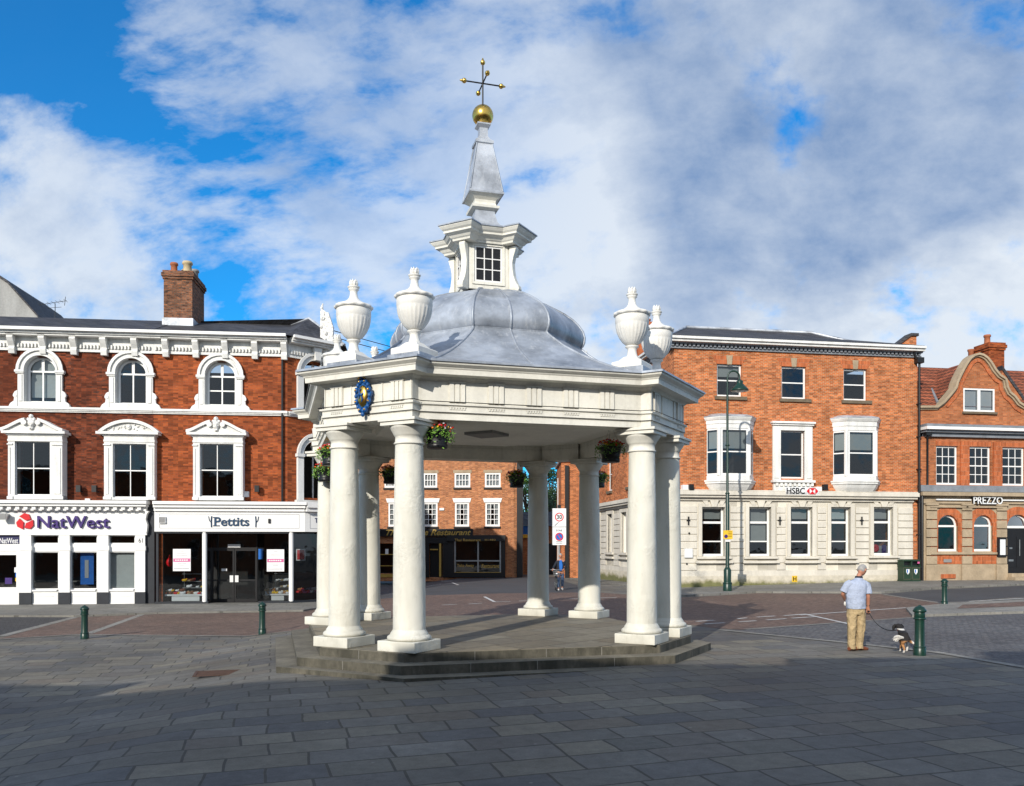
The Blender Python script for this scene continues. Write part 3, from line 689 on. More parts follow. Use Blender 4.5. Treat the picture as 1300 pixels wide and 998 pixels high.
mb.build('shadow_gap_line', 'iron', cross)  # thin black rings drawn in for the shadow gaps along the architrave
# ceiling, a shade lower than the beam top
mb = MB(); rings(mb, [[(x, y, zz + 2.62) for x, y in plan_poly(BF - .4, BD - .4, BW - .4)], [(x, y, zz + 2.66) for x, y in plan_poly(BF - .4, BD - .4, BW - .4)]]); ce = mb.build('ceiling', 'soffit', cross)
mb = MB(); rings(mb, [[(x, y, zz + 2.5) for x, y in octo(2.3, 2.4)], [(x, y, zz + 2.62) for x, y in octo(2.35, 2.45)]]); mb.build('ceiling_panel', 'soffit', ce)
mb = MB(); mb.box(-.36, .36, -.36, .36, zz + 2.44, zz + 2.5); mb.build('ceiling_hatch', 'boltgrey', ce, rot=PI / 4)
# triglyphs and panel edges, on the four long sides and the four blocks
def trig(mb, c, t, n, w=.30):
    z0, z1 = zz + 2.53, zz + 2.90
    def P(a, d, z): return (c[0] + t[0] * a + n[0] * d, c[1] + t[1] * a + n[1] * d, z)
    def bx(a, b, d0, d1, za, zb):
        v = [P(a, d0, za), P(b, d0, za), P(b, d1, za), P(a, d1, za), P(a, d0, zb), P(b, d0, zb), P(b, d1, zb), P(a, d1, zb)]
        mb.add(v, [(3, 2, 1, 0), (4, 5, 6, 7), (0, 1, 5, 4), (1, 2, 6, 5), (2, 3, 7, 6), (3, 0, 4, 7)])
    for k in range(3):
        a = -w / 2 + k * w / 3; bx(a + .012, a + w / 3 - .012, -.005, .03, z0, z1 - .03)
    bx(-w / 2, w / 2, -.006, .014, z0, z1 - .03); bx(-w / 2 - .01, w / 2 + .01, -.004, .036, z1 - .028, z1)
    bx(-w / 2, w / 2, -.004 , .044, zz + 2.435, zz + 2.452)
    for k in range(6):
        a = -w / 2 + (k + .5) * w / 6; bx(a - .014, a + .014, 0, .042, zz + 2.40, zz + 2.434)
    return bx
tm = MB()
for q in range(4):
    a = -PI / 2 + q * PI / 2; n = (math.cos(a), math.sin(a)); t = (-n[1], n[0])
    for k in range(-2, 3):
        trig(tm, (n[0] * (BF - .01) + t[0] * k * .71, n[1] * (BF - .01) + t[1] * k * .71), t, n)
    a += PI / 4; n = (math.cos(a), math.sin(a)); t = (-n[1], n[0])
    for k in (-.68, .68): bx = trig(tm, (n[0] * (BD - .01) + t[0] * k, n[1] * (BD - .01) + t[1] * k), t, n, .28)
    c = (n[0] * (BD - .01), n[1] * (BD - .01))
    for k in (-.98, -.36, .34, .96):
        for (a_, b_) in ((k, k + .02),):
            v = [(c[0] + t[0] * s + n[0] * d, c[1] + t[1] * s + n[1] * d, z) for z in (zz + 2.53, zz + 2.90) for s, d in ((a_, 0), (b_, 0), (b_, .016), (a_, .016))]
            tm.add(v, [(3, 2, 1, 0), (4, 5, 6, 7), (0, 1, 5, 4), (1, 2, 6, 5), (2, 3, 7, 6), (3, 0, 4, 7)])
tm.build('triglyph', 'stucco', cross)['kind'] = 'stuff'
# lead: flashing on the cornice and the ogee roof
def lead_loops(pr): return [[(x, y, zz + z) for x, y in (plan_poly(BF + o, BD + o, BW + o))] for o, z in pr]
mb = MB(); rings(mb, lead_loops([(.335, 3.196), (.352, 3.17), (.36, 3.172), (.352, 3.212), (.2, 3.245), (-.35, 3.31), (-.6, 3.33)]), cap0=False, cap1=True); mb.build('lead_flashing', 'lead', cross)
DP = [(3.60, 3.24, 1.10), (3.22, 3.40, 1.09), (2.88, 3.58, 1.075), (2.57, 3.76, 1.06), (2.31, 3.95, 1.04), (2.10, 4.13, 1.02), (1.97, 4.27, 1.0), (1.93, 4.33, 1.0), (1.965, 4.36, 1.0), (2.00, 4.44, 1), (2.01, 4.55, 1), (1.975, 4.68, 1), (1.89, 4.81, 1), (1.77, 4.94, 1), (1.60, 5.07, 1), (1.40, 5.19, 1), (1.20, 5.30, 1), (.96, 5.39, 1), (.74, 5.46, 1), (.54, 5.50, 1)]
def dome_ring(F, k, z, n=6):
    P = octo(F, F * k * .985); out = []
    for i in range(8):
        a, b = P[i], P[(i + 1) % 8]
        for j in range(n):
            t = j / n; out.append((a[0] + (b[0] - a[0]) * t, a[1] + (b[1] - a[1]) * t, zz + z + .012 * mnoise.noise(Vector((a[0] * 2 + j, a[1] * 3, z * 4)))))
    return out
mb = MB(); rings(mb, [dome_ring(F, k, z) for F, z, k in DP], smooth=True); dome = mb.build('lead_roof', 'lead', cross)
e = dome.modifiers.new('es', 'EDGE_SPLIT'); e.split_angle = R(32)
rb = []
for i in range(8):
    m = MB(); m.tube([Vector(dome_ring(F, k, z)[i * 6]) * 1.0 for F, z, k in DP], .028, 8); m.build('roof_rib', 'lead', dome)
    if i % 2 == 0:
        m = MB(); m.tube([Vector(dome_ring(F, k, z)[i * 6 + 3]) for F, z, k in DP], .028, 8); m.build('roof_rib', 'lead', dome)
m = MB(); l = dome_ring(1.93, 1, 4.325); m.tube([Vector(p) for p in l] + [Vector(l[0])], .016, 6); m.build('lead_seam', 'lead', dome)
# lantern
lz = zz + 5.52
W = .52
mb = MB()
lant = None
for q in range(4):
    a = q * PI / 2; c, s = math.cos(a), math.sin(a)
    def rp(x, y, z): return (x * c - y * s, x * s + y * c, z)
    def bx(x0, x1, y0, y1, z0, z1):
        v = [rp(*p) for p in ((x0, y0, z0), (x1, y0, z0), (x1, y1, z0), (x0, y1, z0), (x0, y0, z1), (x1, y0, z1), (x1, y1, z1), (x0, y1, z1))]
        mb.add(v, [(3, 2, 1, 0), (4, 5, 6, 7), (0, 1, 5, 4), (1, 2, 6, 5), (2, 3, 7, 6), (3, 0, 4, 7)])
    for (x0, x1, z0, z1) in ((-W, -.30, 0, 1.05), (.30, W, 0, 1.05), (-.30, .30, 0, .17), (-.30, .30, .93, 1.05)):
        bx(x0 + (0 if x0 > -W else .001), x1 - .001, -W, -W + .06, lz + z0, lz + z1)
    bx(-.36, .36, -W - .022, -W + .002, lz + .10, lz + .15); bx(-.36, .36, -W - .022, -W + .002, lz + .935, lz + .985)
    bx(-.36, -.32, -W - .018, -W + .002, lz + .15, lz + .935); bx(.32, .36, -W - .018, -W + .002, lz + .15, lz + .935)
lant = mb.build('lantern', 'stucco', cross)
for q in range(4):
    m = MB(); m.box(-.30, -.27, -W + .005, -W + .04, lz + .17, lz + .93); m.box(.27, .30, -W + .005, -W + .04, lz + .17, lz + .93)
    m.box(-.27, .27, -W + .006, -W + .04, lz + .17, lz + .20); m.box(-.27, .27, -W + .006, -W + .04, lz + .90, lz + .93)
    for k in (-.09, .09): m.box(k - .010, k + .010, -W + .008, -W + .03, lz + .20, lz + .90)
    for k in (1, 2): m.box(-.27, .27, -W + .010, -W + .028, lz + .20 + k * .70 / 3 - .010, lz + .20 + k * .70 / 3 + .010)
    w_ = m.build('window', 'sash', lant, rot=q * PI / 2)
    m = MB(); m.quad((-.27, -W + .03, lz + .2), (.27, -W + .03, lz + .2), (.27, -W + .03, lz + .90), (-.27, -W + .03, lz + .90)); m.build('pane', 'black', w_)
    # scrolled console on the corner
    pr = [(.0, 0), (.36, .0), (.39, .06), (.36, .13), (.30, .17), (.24, .24), (.17, .36), (.13, .52), (.12, .64), (.16, .76), (.22, .86), (.26, .94), (.24, 1.0), (0, 1.0)]
    m = MB(); m.prism([(W * 1.36 + y * .62, lz - .04 + z) for y, z in pr], -.07, .07, 'y'); m.build('console', 'stucco', lant, rot=-PI / 4 + q * PI / 2, bevel=.01)
    for o_ in [o2 for o2 in lant.children if o2.name.startswith('console')][-1:]: pass
def pl2(o, z): return [(x, y, z) for x, y in plan_poly(.56 + o, .86 + o, .20 + o * .8)]
mb = MB(); rings(mb, [pl2(o, lz + z) for o, z in [(-.05, .98), (.02, .98), (.03, 1.02), (.06, 1.04), (.10, 1.09), (.18, 1.12), (.18, 1.16), (.22, 1.19), (.26, 1.24), (.265, 1.27)]]); mb.build('lantern_cornice', 'stucco', lant)
mb = MB(); rings(mb, [pl2(o, lz + z) for o, z in [(.27, 1.265), (.285, 1.26), (.28, 1.29), (.1, 1.33), (-.15, 1.38)]]); mb.build('lantern_roof', 'lead', lant)
def sq(w, z, rot=0): return [(-w, -w, z), (w, -w, z), (w, w, z), (-w, w, z)]
# necking, obelisk
lz2 = lz + .04
mb = MB(); rings(mb, [sq(w, lz2 + z) for w, z in [(.42, 1.36), (.36, 1.40), (.27, 1.54), (.225, 1.70), (.215, 1.81)]]); mb.build('spire_neck', 'leadpale', cross)
mb = MB(); rings(mb, [sq(w, lz2 + z) for w, z in [(.21, 1.79), (.30, 1.83), (.31, 1.88), (.25, 1.90), (.23, 1.96), (.24, 2.02)]]); mb.build('spire_moulding', 'stucco', cross)
mb = MB(); rings(mb, [sq(w, lz2 + z) for w, z in [(.24, 2.015), (.34, 2.10), (.375, 2.12)]]); mb.build('spire_cove', 'stucco', cross)
mb = MB(); rings(mb, [sq(w, lz2 + z) for w, z in [(.385, 2.115), (.39, 2.15), (.36, 2.19), (.17, 3.28)]]); ob = mb.build('spire', 'leadpale', cross)
for sx in (-1, 1):
    for sy in (-1, 1):
        m = MB(); m.tube([(sx * .365, sy * .365, lz2 + 2.18), (sx * .172, sy * .172, lz2 + 3.28)], .016, 6); m.build('spire_roll', 'lead', ob)
mb = MB(); rings(mb, [sq(w, lz2 + z) for w, z in [(.17, 3.27), (.20, 3.29), (.205, 3.34), (.19, 3.36), (.14, 3.40), (.095, 3.48), (.09, 3.66), (.13, 3.70), (.15, 3.72), (.15, 3.75), (.06, 3.77)]]); mb.build('spire_cap', 'leadpale', cross)
mb = MB(); mb.ball((0, 0, lz2 + 3.96), .235, 28, 18); ball = mb.build('gilt_ball', 'gold', cross)
zc = lz2 + 3.98
mb = MB(); mb.tube([(0, 0, zc + .2), (0, 0, zc + 1.14)], .018, 8); zr = zc + .70
for a in (0, PI / 2): mb.tube([(math.cos(a) * -.42, math.sin(a) * -.42, zr), (math.cos(a) * .42, math.sin(a) * .42, zr)], .016, 8)
vane = mb.build('finial_cross', 'iron', cross)
for p in ((.42, 0, 0), (-.42, 0, 0), (0, .42, 0), (0, -.42, 0), (0, 0, .46)):
    m = MB(); m.ball((p[0], p[1], zr + p[2]), .055, 12, 8); d = Vector(p).normalized(); c = Vector((0, 0, zr)) + Vector(p)
    m.tube([c + d * .045, c + d * .10], [.03, .012], 8); m.build('gilt_knob', 'gold', vane)
for o_ in cross.children:
    if o_.name.split('.')[0] in ('lantern', 'spire_neck', 'spire_moulding', 'spire_cove', 'spire', 'spire_cap', 'gilt_ball', 'finial_cross'): o_.location = (-.085, .02, 0)
# urns
def make_urn():
    m = MB(); m.box(-.36, .36, -.36, .36, 0, .20); ur = m.build('urn_pedestal', 'lead', cross, bevel=.01)
    m = MB(); rings(m, [sq(w, z) for w, z in [(.31, .20), (.31, .31), (.30, .325), (.20, .37), (.12, .45)]]); m.lathe([(.13, .43), (.10, .50), (.085, .58), (.10, .63), (.135, .65), (.135, .67), (.09, .685)], 28); m.build('urn_foot', 'urn', ur)
    def fl(k, z):
        t = max(0, min(1, (1.10 - z) / .03)) * max(0, min(1, (z - .70) / .03)); return (-.05 if k % 3 == 0 else .006) * t
    pr = [(.06, .675), (.12, .69), (.19, .75), (.255, .84), (.30, .94), (.322, 1.04), (.328, 1.09), (.326, 1.115), (.334, 1.13), (.334, 1.25), (.325, 1.27)]
    m = MB(); m.lathe(pr, 72, flute=fl); m.build('urn_bowl', 'urn', ur)
    def fl2(k, z): return .03 * math.sin(k * 2 * PI / 6) if 1.28 < z < 1.335 else 0
    m = MB(); m.lathe([(.30, 1.262), (.345, 1.27), (.365, 1.29), (.368, 1.32), (.345, 1.34), (.29, 1.355), (.20, 1.395), (.12, 1.45), (.085, 1.50), (.07, 1.58), (.075, 1.63), (.10, 1.65), (.102, 1.665), (.085, 1.675)], 72, flute=fl2)
    m.lathe([(.085, 1.67), (.115, 1.695), (.118, 1.71), (.085, 1.715)], 24); m.build('urn_lid', 'urn', ur)
    def fl3(k, z): return .14 * math.sin(k * 2 * PI / 4)
    m = MB(); m.lathe([(.055, 1.71), (.075, 1.74), (.082, 1.78), (.074, 1.81), (.065, 1.825), (.03, 1.82)], 32, flute=fl3)
    for k in range(7):
        a = k * 2 * PI / 7; m.tube([(math.cos(a) * .07, math.sin(a) * .06, 1.80), (math.cos(a) * .065, math.sin(a) * .065, 1.85)], [.018, .007], 6)
    m.build('urn_flame', 'urn', ur); return ur
u0_ = make_urn()
for i, (x, y) in enumerate(CP):
    o = u0_ if i == 0 else copy_tree(u0_, cross)
    o.location = (x * .945, y * .945, zz + 3.20); o.rotation_euler.z = PI / 4
    o.scale = (.97, .97, .965)
# coats of arms on the blocks
def make_arms():
    m = MB(); y0 = 0
    out = []
    for k in range(40):
        a = 2 * PI * k / 40; r = 1 + .10 * math.sin(a * 9) + .05 * math.sin(a * 5 + 1)
        out.append((.20 * r * math.cos(a), .34 * r * math.sin(a)))
    m.prism(out, -.06, 0, 'y')
    for k in range(16):
        a = 2 * PI * k / 16; rr = .055 if k % 2 else .04
        m.ball((.185 * math.cos(a), -.06, .325 * math.sin(a)), rr, 8, 6, (1, .9, 1.25))
    m.ball((0, -.06, -.40), .045, 8, 6, (1, 1, 1.3)); m.ball((0, -.07, .40), .06, 8, 6, (1.4, 1, .8))
    arms = m.build('coat_of_arms', 'blue', cross)
    m = MB(); m.ball((0, -.055, -.01), .165, 24, 14, (.86, .42, 1.45))
    for k in range(8):
        a = 2 * PI * (k + .5) / 8; m.ball((.19 * math.cos(a), -.095, .33 * math.sin(a)), .026, 8, 6)
    m.tube([(-.1, -.1, .36), (-.03, -.12, .41), (.03, -.12, .41), (.1, -.1, .36)], .018, 6)
    m.build('gilt_shield', 'gold', arms)
    m = MB()
    m.tube([(-.08, -.12, -.02), (-.03, -.135, .03), (.03, -.135, .0), (.08, -.12, .05)], [.012, .026, .026, .012], 8)
    m.tube([(-.02, -.13, .02), (-.04, -.13, .10), (.0, -.125, .14)], [.02, .018, .01], 8); m.tube([(.02, -.13, .0), (.05, -.125, -.09), (.01, -.115, -.14)], [.02, .014, .008], 8); m.tube([(-.03, -.13, .01), (-.06, -.12, -.08)], [.018, .01], 8)
    m.build('shield_charge', 'blue', arms); return arms
a0_ = make_arms()
for q in (0, 3):
    o = a0_ if q == 0 else copy_tree(a0_, cross)
    o.scale = (.82, .9, .82); a = -3 * PI / 4 + q * PI / 2; o.location = (math.cos(a) * (BD + .05), math.sin(a) * (BD + .05), zz + 2.66); o.rotation_euler.z = a + PI / 2
# hanging baskets
def make_basket():
    root = empty('hanging_basket', (0, 0, 0))
    m = MB(); m.lathe([(.10, -.33), (.20, -.335), (.215, -.32), (.215, -.25), (.20, -.24), (.23, -.12), (.255, 0), (.27, .0), (.27, .02), (.235, .02), (.2, -.05), (.0, -.05)], 28); m.build('bowl', 'iron', root)
    m = MB()
    for k in range(3):
        a = 2 * PI * k / 3 + .4; m.tube([(.25 * math.cos(a), .25 * math.sin(a), 0), (0, 0, .55)], .005, 4)
    m.tube([(0, 0, .54), (0, 0, .60)], .01, 5); m.build('chain', 'steel', root)
    m = MB(); rnd = random.Random(3)
    for k in range(1050):
        a = rnd.uniform(0, 2 * PI); rr = rnd.uniform(0, .34) ** .9; z = rnd.uniform(.0, .20) * (1 - rr / .5) + (-abs(rnd.gauss(0, .13)) if rr > .25 else 0)
        c = Vector((rr * math.cos(a), rr * math.sin(a), z)); d1 = Vector((rnd.gauss(0, 1), rnd.gauss(0, 1), rnd.gauss(0, .7))).normalized(); d2 = d1.orthogonal().normalized()
        l = rnd.uniform(.018, .034); m.add([c - d1 * l, c + d2 * l * .5, c + d1 * l, c - d2 * l * .5], [(0, 1, 2, 3)])
    m.build('foliage', 'leaf', root)['kind'] = 'stuff'
    for fm, n in (('fred', 34), ('fyellow', 26), ('forange', 16), ('fpink', 12), ('fwhite', 18)):
        m = MB()
        for k in range(n):
            a = rnd.uniform(0, 2 * PI); rr = rnd.uniform(.03, .33); z = .08 + rnd.uniform(0, .16) * (1 - rr / .6) - (.12 * rnd.random() if rr > .27 else 0)
            m.ball((rr * math.cos(a), rr * math.sin(a), z), rnd.uniform(.018, .032), 6, 4, (1, 1, .7))
        m.build('flowers', fm, root)['kind'] = 'stuff'
    return root
bk = make_basket()
def cw(x, y): c, s = math.cos(TH), math.sin(TH); return (XC + x * c - y * s, YC + x * s + y * c)
GB = 'flower baskets hanging under the market cross'
# (plan position in the cross, height of the bowl rim above the eye, label)
BK = [((-1.72, -3.22), 2.03, 'red and yellow flower basket just right of the front left column'),
      ((2.0, -2.3), 1.97, 'sunlit flower basket directly left of the large right-hand front column'),
      ((3.56, 2.35), 1.80, 'shaded dark flower basket beside the right one of the two rear columns'),
      ((1.64, 3.28), 1.83, 'shaded dark flower basket left of the two rear columns, before the restaurant'),
      ((-3.37, 1.82), 1.77, 'lower sunlit flower basket at the far left side of the market cross'),
      ((-3.38, -.05), 1.97, 'upper sunlit flower basket at the far left side of the market cross'),
      ((-1.69, 3.23), 1.86, 'shaded flower basket half hidden behind the front left column')]
for i, ((x, y), z, lab) in enumerate(BK):
    o = bk if i == 0 else copy_tree(bk)
    w = cw(x, y); o.location = (w[0], w[1], HZ + z); o.rotation_euler.z = i * 1.3
    o.scale = (.86, .86, .86)
    tag(o, lab, 'hanging basket', GB)
# ------------------------------------------------------------------ left terrace
def shell(F, u0, u1, depth, h, mat, side_left=True, side_right=True, z0=-.3, y0=.32, parent=None):
    p = parent or F.root
    if side_left: MB().box(u0, u0 + .3, y0, depth, z0, h).build('side_wall', mat, p)
    if side_right: MB().box(u1 - .3, u1, y0, depth, z0, h).build('side_wall', mat, p)
    MB().box(u0 + .3, u1 - .3, depth - .3, depth, z0, h).build('back_wall', mat, p)
def ring_cornice(F, segs, prof, name, mat, parent=None):
    pass
def corbel(mb, u, z1, w, h, d, y=0):
    """scrolled bracket under a cornice"""
    mb.box(u - w / 2 - .03, u + w / 2 + .03, y - d, y + .01, z1 - .09, z1)
    pr = [(y, z1 - .09), (y - d * .92, z1 - .09), (y - d, z1 - .2), (y - d * .8, z1 - .36), (y - d * .5, z1 - h * .62), (y - d * .62, z1 - h * .78), (y - d * .5, z1 - h), (y, z1 - h)]
    mb.prism([(a, b) for a, b in pr], u - w / 2, u + w / 2, 'x')
def scroll_foot(mb, u, z, s, w, h, y0, y1):
    pts = [(u, z), (u + s * w, z), (u + s * w * 1.05, z + h * .15), (u + s * w * .85, z + h * .3), (u + s * w * .45, z + h * .42), (u + s * w * .4, z + h * .62), (u + s * w * .55, z + h * .75), (u + s * w * .35, z + h * .92), (u, z + h)]
    mb.prism(pts, y0, y1)
    for (a, b, r) in ((.62, .16, .34), (.3, .7, .22)):
        mb.tube([(u + s * w * a, y0 - .02, z + h * b), (u + s * w * a, y0 + .03, z + h * b)], r * w, 12)
def arched_window(F, parent, cx, glz, zs_px, outer, top_px, spring_px, foot, base_px, cols, rows, blind=0):
    """white round-headed window with moulded surround standing on the string course"""
    gl = F.p(glz[0], zs_px)[0], F.p(glz[1], zs_px)[0]
    uc = (gl[0] + gl[1]) / 2; hw = (gl[1] - gl[0]) / 2 + .055
    ho = (F.p(outer[1], 490, .1)[0] - F.p(outer[0], 490, .1)[0]) / 2
    ztop = F.p(cx, top_px, .1)[1]; zsp = ztop - ho; zb = F.p(cx, base_px, .1)[1]; zsill = F.p(cx, zs_px)[1]
    ri = ho - .33
    s = MB()
    band(s, arch_pts(uc, zb, zsp, ho - .06), arch_pts(uc, zb, zsp, ri), -.13, .30)
    band(s, arch_pts(uc, zsp + .001, zsp + .002, ho)[1:-1], arch_pts(uc, zsp + .001, zsp + .002, ho - .13)[1:-1], -.21, -.128)
    band(s, arch_pts(uc, zsp + .001, zsp + .002, ri + .08)[1:-1], arch_pts(uc, zsp + .001, zsp + .002, ri - .01)[1:-1], -.17, -.126)
    for sg in (-1, 1):
        s.box(uc + sg * (ri - .03), uc + sg * (ho + .05), -.22, .0, zsp - .10, zsp + .01); s.box(uc + sg * (ri - .015), uc + sg * (ho + .02), -.18, .0, zsp - .16, zsp - .10)
        s.box(uc + sg * (ri + .07), uc + sg * (ho - .12), -.165, -.12, zb + .35, zsp - .22)
        scroll_foot(s, uc + sg * (ho - .07), zb, sg, foot, .85, -.16, -.002)
    s.box(uc - ri - .01, uc + ri + .01, -.14, .30, zb, zsill - .02)
    so = s.build('window_surround', 'white_old', parent, bevel=.01)
    r = hw; arch_top = zsp + (ri - .0) * .92
    m = MB()   # inner reveal closing the gap between sash and surround
    band(m, arch_pts(uc, zsill - .03, arch_top - hw, ri + .01), arch_pts(uc, zsill - .03, arch_top - hw, hw - .03), .24, .30)
    m.build('window_lining', 'white', so)
    return sash(parent, (uc - hw, uc + hw, zsill - .04, arch_top), y=.20, cols=cols, rows=rows, fw=.075, bar=.06, arch=True, rail=False, blind=blind), (uc, ri, zb, ztop)
def box_window(F, parent, glz, zpx, outer, ped, base_px, d, kind):
    """first-floor window: pilastered box surround carrying a pediment"""
    u0, u1 = F.p(glz[0], 600, d - .12)[0], F.p(glz[1], 600, d - .12)[0]
    o0, o1 = F.p(outer[0], 600, d)[0], F.p(outer[1], 600, d)[0]
    m_ = (glz[0] + glz[1]) / 2
    zg0, zg1 = F.p(m_, zpx[1], d)[1], F.p(m_, zpx[0], d)[1]
    zb = F.p(m_, base_px, d)[1]; zp0, zp1 = F.p(m_, ped[3], d)[1], F.p(m_, ped[2], d)[1]
    p0, p1 = F.p(ped[0], 545, d + .1)[0], F.p(ped[1], 545, d + .1)[0]
    uc = (u0 + u1) / 2; s = MB()
    s.box(o0, u0 - .02, -d, 0, zb, zp0 - .42); s.box(u1 + .02, o1, -d, 0, zb, zp0 - .42)
    for a, b in ((o0, u0 - .14), (u1 + .14, o1)):
        s.box(a + .07, b - .07, -d - .03, -d + .01, zb + .25, zp0 - .72); s.box(a - .03, b + .05, -d - .05, -d + .01, zb, zb + .14)
        s.box(a - .03, b + .03, -d - .05, -d + .01, zp0 - .60, zp0 - .54)
    s.box(o0, o1, -d - .001, 0, zb - .01, zg0 - .02); s.box(u0 - .03, u1 + .03, -d + .002, 0, zg1 + .02, zp0 - .30)
    s.box(o0 - .02, o1 + .02, -d - .03, 0, zp0 - .44, zp0 - .34); s.box(o0, o1, -d - .012, 0, zp0 - .34, zp0 - .16); s.box(o0 - .06, o1 + .06, -d - .06, 0, zp0 - .17, zp0 - .09)
    so = s.build('window_surround', 'white_old', parent, bevel=.008)
    s = MB(); s.box(p0, p1, -d - .18, 0, zp0 - .10, zp0 + .02); w = (p1 - p0) / 2; h = zp1 - zp0
    if kind == 'scroll':
        for sg in (-1, 1):
            up = []; lo = []
            for i in range(11):
                t = i / 10; x = uc + sg * w * (1 - t * .80); z = zp0 + .04 + h * .74 * (t ** 1.0 * .4 + .6 * (3 * t * t - 2 * t ** 3)); up.append((x, z + .09)); lo.append((x, z - .035 if t < .1 else max(zp0 + .01, z - .06)))
            band(s, up, lo, -d - .18, -.0)
            s.tube([(uc + sg * w * .22, -d - .20, zp0 + h * .62), (uc + sg * w * .22, -d + .1, zp0 + h * .62)], .115, 14)
        pts = [(uc - w * .9, zp0)] + [(uc - w * (1 - t / 10 * .8), zp0 + h * .66 * (t / 10 * .4 + .6 * (3 * (t / 10) ** 2 - 2 * (t / 10) ** 3))) for t in range(1, 11)] + [(uc + w * (1 - t / 10 * .8), zp0 + h * .66 * (t / 10 * .4 + .6 * (3 * (t / 10) ** 2 - 2 * (t / 10) ** 3))) for t in range(10, 0, -1)] + [(uc + w * .9, zp0)]
        s.prism(pts, -d - .06, 0)
    else:
        RR = (w * w + h * h) / (2 * h); a = math.asin(w / RR)
        o_ = arc(uc, zp1 - RR, RR, PI / 2 + a, PI / 2 - a, 16); a2 = a * .97; i_ = arc(uc, zp1 - RR, RR - .14, PI / 2 + a2, PI / 2 - a2, 16)
        band(s, o_, [(x, max(z, zp0)) for x, z in i_], -d - .18, 0)
        s.prism([(uc - w * .93, zp0)] + [(x, max(z, zp0 + .001)) for x, z in arc(uc, zp1 - RR, RR - .10, PI / 2 + a2, PI / 2 - a2, 16)] + [(uc + w * .93, zp0)], -d - .05, 0)
    s.build('pediment', 'white_old', parent, bevel=.01)
    s = MB(); rnd = random.Random(int(uc * 10))
    if kind == 'scroll':
        s.ball((uc, -d - .10, zp0 + h * .62), .16, 10, 8, (1, .8, 1.5)); s.ball((uc, -d - .12, zp1 + .02), .10, 10, 8, (1.1, .9, 1.1)); s.ball((uc, -d - .10, zp0 + h * .25), .10, 8, 6, (1, .8, 1))
        for sg in (-1, 1): s.ball((uc + sg * .12, -d - .1, zp0 + h * .85), .08, 8, 6)
    else:
        for k in range(22):
            x = rnd.uniform(-.72, .72) * w; zz_ = zp0 + .08 + rnd.random() * .30 * h * (1 - (abs(x) / w) ** 2) * 1.6
            s.ball((uc + x, -d - .06, zz_), rnd.uniform(.03, .06), 7, 5)
        s.ball((uc, -d - .08, zp0 + h * .40), .11, 10, 8, (1, .7, 1.2))
    s.build('pediment_carving', 'carved', so)
    return sash(parent, (u0 - .05, u1 + .05, zg0 - .05, zg1 + .05), y=-d + .12, cols=2, rows=1, fw=.06, bar=.035)

F1.make_root('brick_shop_building', 'orange-red brick shop building with slate roof and white window surrounds over the Pettits shop', 'building')
FB = Facade(F1.O, F1.a)
SPL = F1.p(195, 560)[0]                         # party line between the two houses
FB.root = empty('bank_building', (F1.O[0], F1.O[1], F1.z), F1.a, 'dark red brick bank building with white carved windows over the NatWest bank front', 'building')
UL = F1.p(0, 560)[0] - 6.5                      # runs on a little past the frame
zEave = F1.p(200, 449)[1]; zStr = F1.p(200, 523)[1]; zFas = F1.p(200, 641)[1]
AW = [(FB, (35.3, 69), (18.8, 79), 52, (1, 0)), (FB, (150.5, 184), (135, 194), 167, (1, .0)), (F1, (264, 297.5), (250, 309), 281, (2, .0))]
wins = []
holes = {0: [], 1: []}
for i, (F, glz, outer, cx, _) in enumerate(AW):
    uc = (F.p(glz[0], 500)[0] + F.p(glz[1], 500)[0]) / 2
    top = [442, 445.5, 448.5][i]; base = [519.5, 521.5, 523.5][i]; sillp = [510, 512, 514][i]
    ho = (F.p(outer[1], 490, .1)[0] - F.p(outer[0], 490, .1)[0]) / 2; ztop = F.p(cx, top, .1)[1]; zb = F.p(cx, base, .1)[1]; ri = ho - .33
    arched_window(F, F.root, cx, glz, sillp, outer, top, 470, .36, base, 2, 1 if i < 2 else 2, blind=[.98, 0, 0][i] and .9)
    holes[0 if F is FB else 1].append((uc - ri - .02, uc + ri + .02, zb + .01, ztop - .36))
BWN = [(FB, (21, 64), (10, 79), (2, 83, 532, 547), 634, .55, 'scroll', (561, 628)), (FB, (145, 186), (132, 196), (122, 201, 533, 549), 634.5, .38, 'seg', (564, 631)), (F1, (255, 296.5), (245, 308), (237, 313, 535, 549), 635, .5, 'scroll', (564, 630))]
for F, glz, outer, ped, base, d, kind, zpx in BWN:
    if kind == 'scroll': ped = (ped[0], ped[1], ped[2] - 2, ped[3] + 1)
    box_window(F, F.root, glz, zpx, outer, ped, base, d, kind)
    a = F.p(outer[0], 600, 0)[0] + .1; b = F.p(outer[1], 600, 0)[0] - .1
    u0, u1 = F.p(glz[0], 600, d - .12)[0], F.p(glz[1], 600, d - .12)[0]
    m_ = (glz[0] + glz[1]) / 2
    holes[0 if F is FB else 1].append((u0 - .06, u1 + .06, F.p(m_, zpx[1], d)[1] - .05, F.p(m_, zpx[0], d)[1] + .05))
wall('front_wall', 'brick_left', FB.root, UL, SPL, zFas, zEave, holes[0])
wall('front_wall', 'brick_left2', F1.root, SPL, 0, zFas, zEave, holes[1])
